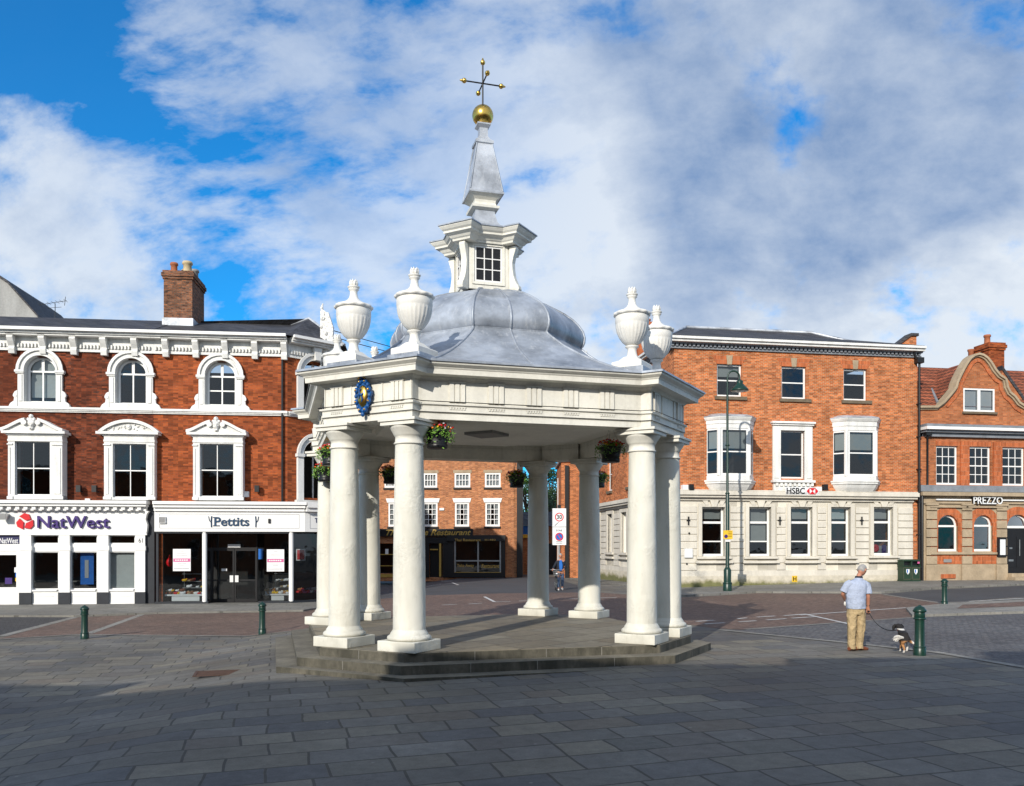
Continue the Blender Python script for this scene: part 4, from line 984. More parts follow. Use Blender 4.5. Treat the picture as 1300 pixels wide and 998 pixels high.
# the corner of the shop: a short canted face
CA = R(37); CL = 2.55
def canted(nm, mb_, mat, parent, **k): return mb_.build(nm, mat, parent, rot=CA, **k)
class Canted(Facade):
    pass
FC = Facade(F1.O, F1.a + CA); FC.z = F1.z
hw_up = FC.p(374, 480)[0], FC.p(404, 480)[0]
cuc = 1.45
cz1 = FC.p(388, 628)[1]; cz2 = FC.p(388, 560)[1]
wall('canted_wall', 'brick_left2', F1.root, 0.0, CL, zFas, zEave, [(cuc - .62, cuc + .62, zStr + .25, zStr + 2.55), (cuc - .62, cuc + .62, zFas + .4, zFas + 3.0)], rot=CA)
for zb, hh in ((zStr + .12, 2.9), (zFas + .10, 3.35)):
    s = MB(); ho, ri = .98, .66; ztop = zb + hh; zsp = ztop - ho
    band(s, arch_pts(cuc, zb, zsp, ho), arch_pts(cuc, zb, zsp, ri), -.14, .28); band(s, arch_pts(cuc, zsp, zsp + .001, ho + .05)[1:-1], arch_pts(cuc, zsp, zsp + .001, ho - .1)[1:-1], -.22, -.138)
    for sg in (-1, 1): s.box(cuc + sg * (ri - .02), cuc + sg * (ho + .07), -.22, 0, zsp - .15, zsp)
    s.box(cuc - ho - .1, cuc + ho + .1, -.2, .28, zb - .001, zb + .18)
    s.prism([(cuc - .13, zsp + ri - .02), (cuc + .13, zsp + ri - .02), (cuc + .22, ztop + .28), (cuc - .22, ztop + .28)], -.34, -.1)
    s.build('window_surround', 'white_old', F1.root, rot=CA, bevel=.008)
    sash(F1.root, (cuc - ri - .02, cuc + ri + .02, zb + .16, zsp + ri + .01), y=.16, cols=2, rows=1, fw=.08, bar=.07, arch=True, rail=False, rot=CA)
# far side of the shop, up the side street
ex, ey = CL * math.cos(CA), CL * math.sin(CA)
MB().box(ex - .32, ex, ey, 5.7, -.3, zEave).build('side_wall', 'brick_left2', F1.root)
MB().box(SPL, SPL + .3, .33, 5.4, -.3, zEave).build('party_wall', 'brick_left2', F1.root)
MB().box(SPL + .3, ex - .32, 5.4, 5.7, -.3, zEave).build('back_wall', 'brick_left2', F1.root)
MB().box(UL, UL + .3, .33, 9, -.3, zEave).build('side_wall', 'brick_left', FB.root); MB().box(UL + .3, SPL - .01, 8.7, 9, -.3, zEave).build('back_wall', 'brick_left', FB.root)
for rt, a, b in ((FB.root, UL + .3, SPL - .01), (F1.root, SPL + .3, ex - .4)):
    for z in (zFas, zStr, ):
        MB().box(a, b, .95, 5.3 if rt is F1.root else 8.6, z - .1, z + .05).build('floor_slab', 'darkwall', rt)
    MB().box(a, b, 4.2, 4.3, 0, zEave).build('partition', 'darkwall', rt)
for rt, a, b, y_ in ((FB.root, UL + .31, SPL - .02, 4.15), (F1.root, SPL + .31, ex - .45, 3.15)):
    for u_ in (a, b - .03): MB().box(u_, u_ + .02, .34, y_, .0, zEave - .1).build('dark_lining', 'darkwall', rt)  # dark side panels added to stop the sunlit brick glowing inside
    MB().box(a + .03, b - .04, .34, y_, -.05, .02).build('shop_floor', 'darkwall', rt)
# string course, eaves cornice with corbels and dentils
def eaves(root, u0, u1, rot, us, dz=0):
    z = zEave + dz; m = MB()
    m.box(u0, u1, -.10, .3, z - .02, z + .10); m.box(u0, u1, -.07, .3, z + .10, z + .62)
    m.box(u0, u1, -.46, .3, z + .62, z + .70); m.box(u0, u1, -.54, .3, z + .70, z + .80)
    k = u0 + .1
    while k < u1 - .1:
        m.box(k, k + .07, -.17, -.065, z + .13, z + .30); k += .15
    m.build('eaves_cornice', 'white_old', root, rot)
    m = MB(); m.box(u0, u1, -.70, -.545, z + .80, z + .93); m.box(u0, u1, -.545, .3, z + .80, z + .86); m.build('gutter', 'white', root, rot)
    m = MB()
    for u in us: corbel(m, u, z + .70, .26, .88, .46, 0)
    if us: m.build('eaves_corbel', 'white_old', root, rot)['kind'] = 'stuff'
    m = MB(); zz_ = zStr; m.box(u0, u1, -.10, .05, zz_ - .10, zz_ + .02); m.box(u0, u1, -.20, .05, zz_ + .02, zz_ + .12); m.box(u0, u1, -.15, .05, zz_ - .04, zz_ + .02)
    m.build('string_course', 'white_old', root, rot)
cps = [F1.p(x, 440)[0] for x in (17.5, 57, 96, 134, 173)]; cpt = [F1.p(x, 440)[0] for x in (212, 250, 287, 324.5, 361.5)]
eaves(FB.root, UL, SPL - .003, 0, [cps[0] - 2.8, cps[0] - 1.4] + cps); eaves(F1.root, SPL + .003, 0.02, 0, cpt, 0); eaves(F1.root, .0, CL, CA, [])
# roofs
def roof_poly(root, name, pts, mat):
    m = MB()
    for q in pts: m.add(q, [list(range(len(q)))])
    return m.build(name, mat, root)
zr = zEave + .90
rid = 3.9; rh = 1.62
roof_poly(FB.root, 'roof', [[(UL, -.60, zr), (SPL, -.60, zr), (SPL, rid, zr + rh), (UL, rid, zr + rh)], [(UL, rid, zr + rh), (SPL, rid, zr + rh), (SPL, 9.2, zr - .4), (UL, 9.2, zr - .4)]], 'slate')
roof_poly(F1.root, 'roof', [[(SPL, -.60, zr - .02), (.1, -.60, zr - .02), (-.4, rid, zr + rh - .02), (SPL, rid, zr + rh - .02)],
                            [(.1, -.6, zr - .02), (ex + .55, ey - .3, zr - .02), (.55, rid - .4, zr + rh + .22), (-.4, rid, zr + rh - .02)],
                            [(ex + .55, ey - .3, zr - .02), (ex + .55, 6.1, zr - .02), (.55, rid - .4, zr + rh + .22)],
                            [(SPL, rid, zr + rh - .02), (.55, rid - .4, zr + rh + .22), (ex + .55, 6.1, zr - .02), (SPL, 6.1, zr - .02)]], 'slate')
m = MB(); m.tube([(-.4, rid, zr + rh), (.55, rid - .4, zr + rh + .24), (ex + .5, ey - .3, zr + .02)], .07, 6); m.build('hip_flashing', 'leadpale', F1.root)
# chimney with pots
def chimney(root, u, y, z0, w, d, h, mat, pots, parent=None, cap='brick_chim'):
    m = MB(); m.box(u - w / 2, u + w / 2, y - d / 2, y + d / 2, z0, z0 + h - .42)
    m.box(u - w / 2 - .05, u + w / 2 + .05, y - d / 2 - .05, y + d / 2 + .05, z0 + h - .42, z0 + h - .30); m.box(u - w / 2 - .10, u + w / 2 + .10, y - d / 2 - .1, y + d / 2 + .1, z0 + h - .30, z0 + h - .12); m.box(u - w / 2 - .05, u + w / 2 + .05, y - d / 2 - .05, y + d / 2 + .05, z0 + h - .12, z0 + h)
    c = m.build('chimney', mat, root, bevel=.01)
    for (du, dy, r, ph, pm) in pots:
        m = MB(); m.lathe([(r * 1.1, 0), (r * 1.1, .05), (r * .95, .10), (r * .9, ph * .75), (r * 1.15, ph * .8), (r * 1.15, ph * .9), (r, ph), (r * .8, ph), (r * .8, ph * .6)], 14, (u + du, y + dy, z0 + h - .005)); m.build('chimney_pot', pm, c)
    return c
cu0, cz0 = F1.p(232, 400, -2.9); cu1, cz1_ = F1.p(232, 349, -2.9)
c = chimney(F1.root, cu0 - .05, 3.4, zr + .6, 1.35, 2.3, cz1_ - zr - .6, 'brick_chim', [(-.36, -.5, .17, .58, 'pot'), (-.02, .1, .14, .45, 'buffpot'), (.28, -.5, .22, .66, 'buffpot'), (.35, .55, .2, .6, 'boltgrey')])
m = MB(); m.box(cu0 - .78, cu0 + .68, 2.18, 4.6, zr + .6, zr + 1.35); m.build('chimney_flashing', 'leadpale', c)
# downpipe at the corner
m = MB(); m.tube([(-.22, -.12, zFas), (-.22, -.12, zEave + .6)], .05, 8); m.build('downpipe', 'iron', F1.root)
# ------------- bank front (white)
def clampz(F, px, py, d=0): return F.p(px, py, d)[1]
zb_top = F1.p(100, 641)[1]; zb_f = F1.p(100, 676, .25)[1]
uR = F1.p(186, 700, .25)[0]; m = MB()
m.box(UL, uR + .1, -.62, .1, zFas + .02, zFas + .16); m.box(UL, uR + .05, -.52, .1, zFas - .10, zFas + .02); m.box(UL, uR, -.30, .1, zFas - .30, zFas - .10)
k = UL
while k < uR - .1: m.box(k, k + .16, -.44, -.29, zFas - .26, zFas - .13); k += .35
m.build('shopfront_cornice', 'white', FB.root)
m = MB(); m.box(UL, uR - .05, -.14, .1, zb_f, zFas - .30); m.build('fascia', 'white', FB.root)
m = MB(); m.prism([(uR - .05, zb_f), (uR + .02, zb_f), (uR + .05, zb_f + .35), (uR - .03, zb_f + .6), (uR + .02, zb_f + .85), (uR + .12, zFas - .3), (uR - .05, zFas - .3)], -.3, .1, 'y'); m.build('fascia_console', 'white', FB.root)
m = MB(); m.box(SPL - .45, SPL + .05, -.06, .3, -.2, zFas - .001); m.box(uR - .0, SPL - .45, -.02, .3, -.2, zFas - .002); m.build('pilaster', 'dark', F1.root)
zsillB = F1.p(100, 750, .1)[1]; zpl = F1.p(100, 752, .1)[1]
m = MB(); m.box(UL, uR, -.22, .1, zb_f - .12, zb_f); m.box(UL, uR, -.18, .12, zb_f - .02, zb_f + .03)
cols_px = [(25.5, 40), (75, 89), (124, 138), (172, 184.5)]
bays = [(40, 75, 'w'), (89, 124, 'w'), (138, 172, 'w'), (-9, 25.5, 'd')]
zmid0, zmid1 = F1.p(100, 699, .1)[1], F1.p(100, 693, .1)[1]
for a, b in cols_px + [(-24, -9)]:
    ua, ub = F1.p(a, 720, .15)[0], F1.p(b, 720, .15)[0]
    m2 = MB().box(ua, ub, -.20, .12, zpl, zb_f - .12).box(ua - .03, ub + .03, -.225, .1, zmid0, zmid1).build('pilaster', 'white', FB.root); MB().box(ua - .02, ub + .02, -.22, .12, -.1, zpl).build('pilaster_base', 'dark', m2)
for n, (a, b, kk) in enumerate(bays):
    ua, ub = F1.p(a, 720, 0)[0], F1.p(b, 720, 0)[0]
    m.box(ua, ub, -.06, .1, zmid0 - .05, zmid1 + .08)
    if kk == 'w':
        m.box(ua, ub, -.10, .12, .08, zsillB); m.box(ua + .05, ub - .05, -.16, -.09, zsillB - .02, zsillB + .05); m.box(ua + .2, ub - .2, -.115, -.1, .42, .46); m.box(ua, ub, -.13, .1, .05, .12)
        sash(FB.root, (ua, ub, zsillB + .05, zmid0 - .05), y=.0, cols=1, rows=1, fw=.045, rail=False)
        sash(FB.root, (ua, ub, zmid1 + .08, zb_f - .12), y=.0, cols=1, rows=1, fw=.045, rail=False)
m.build('shopfront_frame', 'white', FB.root)
ua, ub = F1.p(-9, 720)[0], F1.p(25.5, 720)[0]
# entrance bay: navy sign panel, glazed door leaf
o = MB().box(ua, ub, -.07, .1, zmid1 + .1, zb_f - .13).build('sign_panel', 'navy', FB.root)
text_mesh('sign_lettering', 'NatWest', (F1.p(0.5, 687)[0], F1.p(24, 687)[0], F1.p(10, 690)[1], F1.p(10, 683)[1]), -.075, 'signwhite', o, .004, .012)
d_ = MB(); d_.box(ua, ua + .1, -.05, .05, .06, zmid0 - .05); d_.box(ub - .14, ub, -.05, .05, .06, zmid0 - .05); d_.box(ua + .1, ub - .14, -.048, .05, .06, .85); d_.box(ua + .1, ub - .14, -.048, .05, zmid0 - .2, zmid0 - .06)
d_.box(ua, ub, -.2, .1, .0, .05)
do = d_.build('door', 'white', FB.root); MB().quad((ua + .1, 0, .85), (ub - .14, 0, .85), (ub - .14, 0, zmid0 - .2), (ua + .1, 0, zmid0 - .2)).build('pane', 'glass', do)
x = F1.p(16, 735)[0]
for (a, b, c2, d2, mt) in ((-.32, -.02, 1.0, 1.28, 'purple'), (.12, .27, 1.3, 1.5, 'bluecloth'), (.12, .27, 1.12, 1.28, 'yellow'), (.08, .3, 1.52, 1.75, 'signwhite')): MB().box(x + a, x + b, -.012, -.004, c2, d2).build('door_sticker', mt, do)
# bank interior bits seen through the glass
a, b, c2, d2 = F1.r(102, 700, 119, 742, -.3); o = MB().box(a, b, .3, .32, c2, d2).build('poster_panel', 'bluecloth', FB.root); MB().box(a + .2, b - .22, .28, .299, c2 + .3, d2 - .4).build('poster_print', 'greytext', o)
a, b, c2, d2 = F1.r(138, 694, 172, 750, -.2); MB().box(a, b, .2, .22, c2, d2).build('blind', 'blind', FB.root)
for a, b in ((43, 73), (91, 121)): 
    aa, bb, c2, d2 = F1.r(a, 737, b, 738.4, -.9); MB().box(aa, bb, .9, 1.3, c2 - .02, c2 + .04).build('counter', 'kerb', FB.root)
# lettering and emblem
a, b, c2, d2 = F1.r(46.5, 655, 138, 670.5, .3); text_mesh('fascia_lettering', 'NatWest', (a, b, c2, d2), -.20, 'purple', FB.root, .06, .004)
lg = MB(); cu, cz = F1.p(30.5, 662.5, .3)
for k in range(3):
    a = k * 2 * PI / 3 + PI / 2; R_ = .40
    def rr(x, z): return (cu + (x * math.cos(a) - z * math.sin(a)) * R_, cz + (x * math.sin(a) + z * math.cos(a)) * R_)
    # chevron arrow blades chasing each other round the hub
    lg.prism([rr(.30, -.62), rr(.86, -.40), rr(.98, .08), rr(.62, .62), rr(.28, .10), rr(.16, -.05)], -.22, -.145)
lg.build('bank_emblem', 'red', FB.root)
a, b, c2, d2 = F1.r(175.5, 683.5, 181, 689, .25); text_mesh('house_number', '61', (a, b, c2, d2), -.205, 'black', FB.root, .005)
# ------------- Pettits front
pU0, pU1 = F1.p(196, 660, .4)[0], F1.p(387, 660, .4)[0]
zpf0, zpf1 = F1.p(290, 675, .4)[1], F1.p(290, 653, .4)[1]
m = MB(); m.box(pU0 + .0, pU1 + .12, -.72, .1, zFas + .0, zFas + .14); m.box(pU0, pU1 + .05, -.62, .1, zFas - .14, zFas); m.box(pU0, pU1, -.50, .1, zFas - .30, zFas - .14); m.build('shopfront_cornice', 'white', F1.root)
m = MB(); m.box(pU0, pU1, -.40, .1, zpf0, zFas - .30)
for a, b, c2, d2 in ((.25, .27, 0, 1), (-.27, -.25, 0, 1)): pass
fo = m.build('fascia', 'white', F1.root)
m = MB(); a0, a1, c0, c1 = pU0 + .22, pU1 - .25, zpf0 + .15, zFas - .42
for q in ((a0, a1, c0, c0 + .02), (a0, a1, c1 - .02, c1), (a0, a0 + .02, c0 + .02, c1 - .02), (a1 - .02, a1, c0 + .02, c1 - .02)): m.box(q[0], q[1], -.408, -.402, q[2], q[3])
m.build('fascia_line', 'greytext', fo)
a, b, c2, d2 = F1.r(272, 656.5, 316.5, 668, .42); text_mesh('fascia_lettering', 'Pettits', (a, b, c2, d2), -.41, 'petrol', F1.root, .02, .022)
m = MB(); h = (d2 - c2)
for uu, (za, zb) in ((a, (c2, d2)), ): # serif feet on the capital P
    m.box(uu - .06, uu + .25, -.432, -.41, c2, c2 + .035); m.box(uu - .06, uu + .1, -.432, -.41, d2 - .035, d2)
m.build('lettering_serifs', 'petrol', F1.root)
for px_, sg in ((267.5, 1), (325.5, -1)):
    uu, _z = F1.p(px_, 662, .42); m = MB()
    m.tube([(uu - sg * .10, -.42, d2 + .03), (uu - sg * .06, -.43, (c2 + d2) / 2 + .05), (uu, -.42, (c2 + d2) / 2 - .02)], .018, 5); m.tube([(uu + sg * .04, -.42, d2 + .04), (uu + sg * .02, -.43, (c2 + d2) / 2), (uu + sg * .03, -.42, c2 - .04)], .03, 5); m.build('shoe_motif', 'petrol', F1.root)
uu, z_ = F1.p(342, 662, .42); MB().box(uu - .05, uu + .05, -.46, -.402, z_ - .08, z_ + .12).build('alarm_box', 'black', F1.root)
# canted part of the fascia
fcx, fcy = pU1, -.40
FD = R(32)
m = MB(); m.box(0, 3.4, 0, .5, zpf0, zFas - .30); m.box(0, 3.4, -.22, .3, zFas - .30, zFas - .12); m.box(0, 3.4, -.32, .3, zFas - .12, zFas + .14)
cf = m.build('fascia_return', 'white', F1.root, rot=FD, loc=(fcx, fcy, 0)); 
m = MB(); a1 = 2.6
for q in ((.25, a1, c0, c0 + .02), (.25, a1, c1 - .02, c1), (.25, .27, c0 + .02, c1 - .02)): m.box(q[0], q[1], -.008, -.002, q[2], q[3])
m.build('fascia_line', 'greytext', cf)
text_mesh('phone_lettering', 'Tel. No.', (.5, 1.35, c0 + .28, c0 + .50), -.01, 'navy', cf, .006, .02)
# glazing: left window, recessed doorway, right window; round posts
gz0, gz1 = F1.p(230, 762, .3)[1], zpf0
def post(u, y): MB().lathe([(.11, .14), (.11, gz1 - .02)], 14, (u, y, 0)).build('shopfront_post', 'white', F1.root)
uA, uB, uC, uD = F1.p(201, 710, .3)[0], F1.p(261, 710, .3)[0], F1.p(368, 710, .3)[0], F1.p(410, 710, .1)[0]
post(F1.p(259.5, 710, .3)[0], -.25); post(F1.p(369.5, 710, .3)[0], -.25); post(F1.p(408.5, 710, -.8)[0], .9)
st = MB(); st.box(uA - .15, uB + .12, -.34, -.1, -.1, .16); st.box(F1.p(328, 760, .3)[0], uC + .1, -.34, -.1, -.1, .16); so = st.build('stall_riser', 'dark', F1.root)
MB().box(0, 2.6, 0, .24, -.1, .16).build('stall_riser', 'dark', F1.root, rot=FD, loc=(uC + .1, -.34, 0))
fr = MB(); fr.box(uA - .1, uA, -.3, -.2, .16, gz1); fr.box(uA - .12, uC + .1, -.33, -.12, gz1 - .08, gz1 + .0); fo2 = fr.build('window_frame', 'dark', F1.root)
dU0, dU1 = F1.p(269, 720, -.9)[0], F1.p(326, 720, -.9)[0]
wR = F1.p(335, 720, .3)[0]
for (p0, p1) in (((uA, -.24), (uB, -.24)), ((uB, -.24), (dU0, .9)), ((wR, -.24), (uC, -.24)), ((dU1, .9), (wR, -.24)), ((uC, -.24), (uC + 2.2, 1.15))):
    MB().quad((*p0, .16), (*p1, .16), (*p1, gz1 - .08), (*p0, gz1 - .08)).build('pane', 'glass', fo2)
dr = MB(); dm = (dU0 + dU1) / 2; zd = F1.p(297, 697, -.9)[1]
for a, b in ((dU0, dm - .01), (dm + .01, dU1)):
    dr.box(a, a + .07, .88, .94, .04, zd); dr.box(b - .07, b, .88, .94, .04, zd); dr.box(a + .07, b - .07, .882, .94, .04, .2); dr.box(a + .07, b - .07, .882, .94, zd - .09, zd - .002); dr.box(a + .07, b - .07, .883, .93, 1.05, 1.13)
dr.box(dU0, dU1, .87, .95, zd, zd + .07); dr.box(dU0 - .05, dU0, .86, .96, .04, gz1); dr.box(dU1, dU1 + .05, .86, .96, .04, gz1)
do = dr.build('door', 'black', F1.root); MB().quad((dU0, .91, .05), (dU1, .91, .05), (dU1, .91, gz1), (dU0, .91, gz1)).build('pane', 'glass', do)
for s_ in (-1, 1): MB().box(dm + s_ * .12 - .08, dm + s_ * .12 + .08, .83, .86, 1.0, 1.32).build('push_plate', 'signwhite', do)
aa, bb, c2, d2 = F1.r(289, 691, 305, 695, -.8); MB().box(aa, bb, .84, .86, c2, d2).build('door_sign', 'signwhite', do)
aa, bb, c2, d2 = F1.r(281, 722, 288, 725, -.8); MB().box(aa, bb, .82, .84, c2, d2).build('door_sticker', 'signwhite', do)
aa, bb, c2, d2 = F1.r(328, 697, 335, 710, -.3); MB().box(aa, bb, .3, .31, c2, d2).build('window_sticker', 'bluecloth', F1.root)
MB().box(pU0 + .1, pU1, 3.2, 3.3, 0, gz1).build('shop_partition', 'darkwall', F1.root)
# window displays
rnd = random.Random(11)
def display(u0, u1, y, n, zs, nm):
    m = MB(); m.box(u0, u1, y - .1, y + .55, .40, .47); m.box(u0 + .3, u1 - .3, y - .05, y + .4, .16, .40)
    t = m.build('display_plinth', 'sash', F1.root)
    m = MB()
    for z in zs:
        m.box((u0 + u1) / 2 - .2, u1 - .1, y + .15, y + .45, z, z + .02)
    m.tube([((u0 + u1) / 2 - .15, y + .3, .47), ((u0 + u1) / 2 - .15, y + .3, 1.8)], .012, 5); m.tube([(u1 - .15, y + .3, .47), (u1 - .15, y + .3, 1.8)], .012, 5); m.build('display_shelf', 'steel', F1.root)
display(uA + .15, uB - .1, .25, 9, (.75, 1.05, 1.4), 'l'); display(wR - .05, uC - .05, .25, 6, (.75, 1.05, 1.4), 'r')
cols_ = ['fred', 'signwhite', 'shoe', 'khaki', 'fyellow', 'signwhite', 'furtan', 'paper', 'fpink', 'jeans']
W_ = F1.root
def world(u, y, z): c, s = math.cos(F1.a), math.sin(F1.a); return (F1.O[0] + u * c - y * s, F1.O[1] + u * s + y * c, F1.z + z)
for bi, (u0, u1) in enumerate(((uA + .2, uB - .15), (wR + .0, uC - .1), (uC + .2, uC + 1.6))):
    for ci in range(5):
        m = MB()
        for k in range(13):
            u = rnd.uniform(u0, u1); z = rnd.choice((.47, .47, .47, .77, 1.07)) if u > (u0 + u1) / 2 - .1 and bi < 2 else rnd.choice((.47, .47, .6)); y = .25 + rnd.uniform(0, .3) + (max(0, u - uC) * .6)
            s_ = rnd.uniform(.05, .09); m.ball((u, y, z + s_ * .7), s_, 7, 5, (1.6, 1, .8)); m.ball((u + s_ * 1.1, y, z + s_ * 1.2), s_ * .6, 6, 4)
        if True:
            o = m.build('shoes_on_display', cols_[(ci + bi * 3) % 10], None, F1.a, world(0, 0, 0)); tag(o, ['small assorted shoes laid out low in the left shop window', 'small assorted shoes on shelves right of the shop doorway', 'small goods in the angled shop window beside the market cross'][bi], 'shoes', 'goods in the shop window', 'stuff')
for k in range(1):
    m = MB(); m.ball((uA + .28, .5, 1.95), .17, 8, 6, (1, .6, 1.2)); m.tube([(uA + .2, .5, 2.1), (uA + .28, .5, 2.3), (uA + .36, .5, 2.1)], .012, 5)
    tag(m.build('handbag', 'red', None, F1.a, world(0, 0, 0)), 'red handbag hanging at the left edge of the left shop window', 'handbag')
def poster(x0, x1, y0, y1, lab):
    a, b, c2, d2 = F1.r(x0, y0, x1, y1, .2)
    o = MB().box(a, b, -.258, -.25, c2, d2).build('poster', 'paper', None, F1.a, world(0, 0, 0)); tag(o, lab, 'poster', 'sale posters in the shop window')
    h = d2 - c2; MB().box(a + .02, b - .02, -.264, -.259, c2 + h * .42, c2 + h * .57).build('red_band', 'fpink', o)
    t = MB()
    for k in range(6): u = a + .1 + k * (b - a - .2) / 6; t.box(u, u + (b - a) * .09, -.270, -.265, c2 + h * .465, c2 + h * .525)
    t.build('band_lettering', 'paper', o)
    t = MB(); t.box(a + .05, b - .08, -.264, -.259, c2 + h * .10, c2 + h * .125)
    for z, w in ((.90, .3), (.78, .7), (.70, .8), (.33, .6), (.26, .4)): t.box((a + b) / 2 - w * (b - a) / 2 * .8, (a + b) / 2 + w * (b - a) / 2 * .8, -.263, -.259, c2 + h * z, c2 + h * (z + .012))
    t.build('small_print', 'greytext', o)
poster(220, 242.5, 697, 725, 'white sale poster with red band in the left window of the shop'); poster(339, 361, 697.5, 725.5, 'white sale poster with red band right of the shop doorway')
m = MB(); aa, bb, c2, d2 = F1.r(374, 697, 386, 712, 0)
o = MB().box(aa, bb, .5, .53, c2, d2).build('framed_picture', 'sash', None, F1.a, world(0, 0, 0)); MB().box(aa + .05, bb - .05, .48, .499, c2 + .05, d2 - .05).build('print', 'fred', o); tag(o, 'small framed picture in the angled shop window at the corner', 'picture')
# alarm boxes, floodlights above the fronts
def flood(F, px, py, d, lab, m1='sash', root=None):
    u, z = F.p(px, py, d)
    c, s = math.cos(F.a), math.sin(F.a); o = MB(); o.box(-.12, .12, -.35, -.15, -.1, .12); o.prism([(-.35, -.1), (-.35, .12), (-.5, .16), (-.5, -.16)], -.15, .15, 'x'); 
    o = o.build('floodlight', m1, None, F.a, (F.O[0] + u * c + d * s * 0, F.O[1] + u * s, F.z + z)); MB().tube([(0, -.2, 0), (0, 0, -.02)], .03, 6).build('bracket', 'iron', o)
    MB().box(-.13, .13, -.515, -.502, -.13, .13).build('lens', 'boltgrey', o); tag(o, lab, 'floodlight', 'small floodlights on the shop fronts'); return o
flood(F1, 9, 656, .1, 'small floodlight on the white bank fascia beside the red emblem', 'steel')
flood(F1, 206, 660, .45, 'small floodlight at the left end of the white shop fascia')
for px_, F, mt in ((313, F1, 'signwhite'), (111, FB, 'signwhite')):
    a, b, c2, d2 = F.r(px_ - 3, 624 if px_ > 200 else 633, px_ + 3, 631 if px_ > 200 else 637, .1); MB().box(a, b, -.12, 0, c2, d2).build('alarm_box', mt, F.root)
for px_, F in ((326, F1), (120, FB), (100, FB)):
    u, z = F.p(px_, 622, .2); m = MB(); m.box(u - .08, u + .12, -.35, -.15, z - .1, z + .2); m.tube([(u, -.2, z), (u + .1, 0, z - .1)], .025, 6); m.build('lamp_fitting', 'iron', F.root)
# ornate carved bracket with finial at the street corner
ccx, ccy = ex + .1, ey
u0, z0 = FC.p(415, 580)[1], 0
YY = 42.0
def zat(py, Y): return CH + (HY - py) / FOC * Y - F1.z
lx, ly = ex - .62, ey - .45
m = MB(); zz0, zz1 = zat(582, 42), zat(403, 42)
m.prism([(0, zz0 + .6), (.55, zz0 + .75), (.62, zz1 - .8), (.42, zz1 - .2), (.18, zz1), (0, zz1)], -.10, .10, 'y')
rnd = random.Random(5)
for k in range(85):
    z = rnd.uniform(zz0 + .8, zz1 - .15); x = rnd.uniform(.05, .55) if z < zz1 - .9 else rnd.uniform(.02, .35); m.ball((x, rnd.choice((-.12, .12)), z), rnd.uniform(.04, .10), 7, 5, (1, .8, 1.2))
m.lathe([(.04, 0), (.12, .08), (.10, .16), (.2, .3), (.34, .45), (.38, .52), (.40, .62), (.3, .66)], 16, (.3, 0, zz0 - .05))
m.tube([(.1, 0, zz1 - .1), (.04, 0, zz1 + .15), (.10, 0, zz1 + .35)], [.09, .07, .03], 8)
m.box(-.5, .05, -.12, .12, zz0 + 1.0, zz0 + 1.3); m.box(-.5, .05, -.12, .12, zz1 - 2.0, zz1 - 1.7)
m.build('carved_bracket', 'carved', F1.root, rot=R(-10), loc=(lx, ly, 0))
# grey rendered gable behind the bank, tv aerial
gy = 9.3
gu0, gu1 = F1.p(-60, 400, -gy)[0], F1.p(48, 400, -gy)[0]
zt = F1.p(2, 352, -gy)[1]; zr_ = F1.p(46, 402, -gy)[1]; zk = F1.p(13, 360, -gy)[1]
gr = empty('rendered_house', (F1.O[0], F1.O[1], F1.z), F1.a, 'grey rendered gable end rising behind the bank roof at the far left', 'building')
uu = [F1.p(x, 370, -gy)[0] for x in (-40, 0, 10, 48, 62)]
m = MB(); m.prism([(uu[0], 0), (uu[0], zr_ + .3), (uu[1] - .3, zt + .15), (uu[2], zk), (uu[3], zr_), (uu[4], zr_ - 1.1), (uu[4], 0)], gy, gy + 7, 'y'); m.build('gable_wall', 'grey_render', gr)
m = MB(); band(m, [(uu[0], zr_ + .45), (uu[1] - .3, zt + .3), (uu[2], zk + .13), (uu[3], zr_ + .12), (uu[4], zr_ - 1.0)], [(uu[0], zr_ + .3), (uu[1] - .3, zt + .151), (uu[2], zk + .001), (uu[3], zr_ + .001), (uu[4], zr_ - 1.099)], gy - .1, gy + 7.1); m.build('roof_verge', 'slate', gr)
ax, az = F1.p(70, 399, -4.2); 
m = MB(); z0 = az + .55; m.tube([(ax, 4.2, az - .5), (ax, 4.2, z0)], .02, 5); m.tube([(ax - .75, 4.2, z0 - .10), (ax + .55, 4.2, z0 + .15)], .014, 5)
for k in range(7):
    t = k / 6; m.tube([(ax - .7 + 1.2 * t, 3.95, z0 - .09 + .24 * t), (ax - .7 + 1.2 * t, 4.45, z0 - .09 + .24 * t)], .008, 4)
m.tube([(ax + .45, 4.2, z0 - .1), (ax + .5, 4.2, z0 + .35)], .014, 4); m.tube([(ax - .35, 4.2, z0 - .05), (ax - .35, 4.2, z0 - .25), (ax + .3, 4.2, z0 - .18)], .01, 4)
tag(m.build('tv_aerial', 'iron', None, F1.a, world(0, 0, 0)), 'thin television aerial on the bank roof', 'aerial')
# cables over the side street
m = MB()
for (pa, pb, ya, yb) in (((424, 420), (520, 452), 42, 34), ((424, 428), (520, 458), 42, 34)):
    p1 = Vector(((pa[0] - CX) / FOC * ya, ya, CH + (HY - pa[1]) / FOC * ya)); p2 = Vector(((pb[0] + 120 - CX) / FOC * 62, 62, CH + (HY - pb[1] - 14) / FOC * 62))
    m.tube([p1.lerp(p2, t / 8) - Vector((0, 0, .3 * math.sin(PI * t / 8))) for t in range(9)], .022, 5)
tag(m.build('overhead_cables', 'iron'), 'pair of dark cables crossing the side street left of the dome', 'cables')
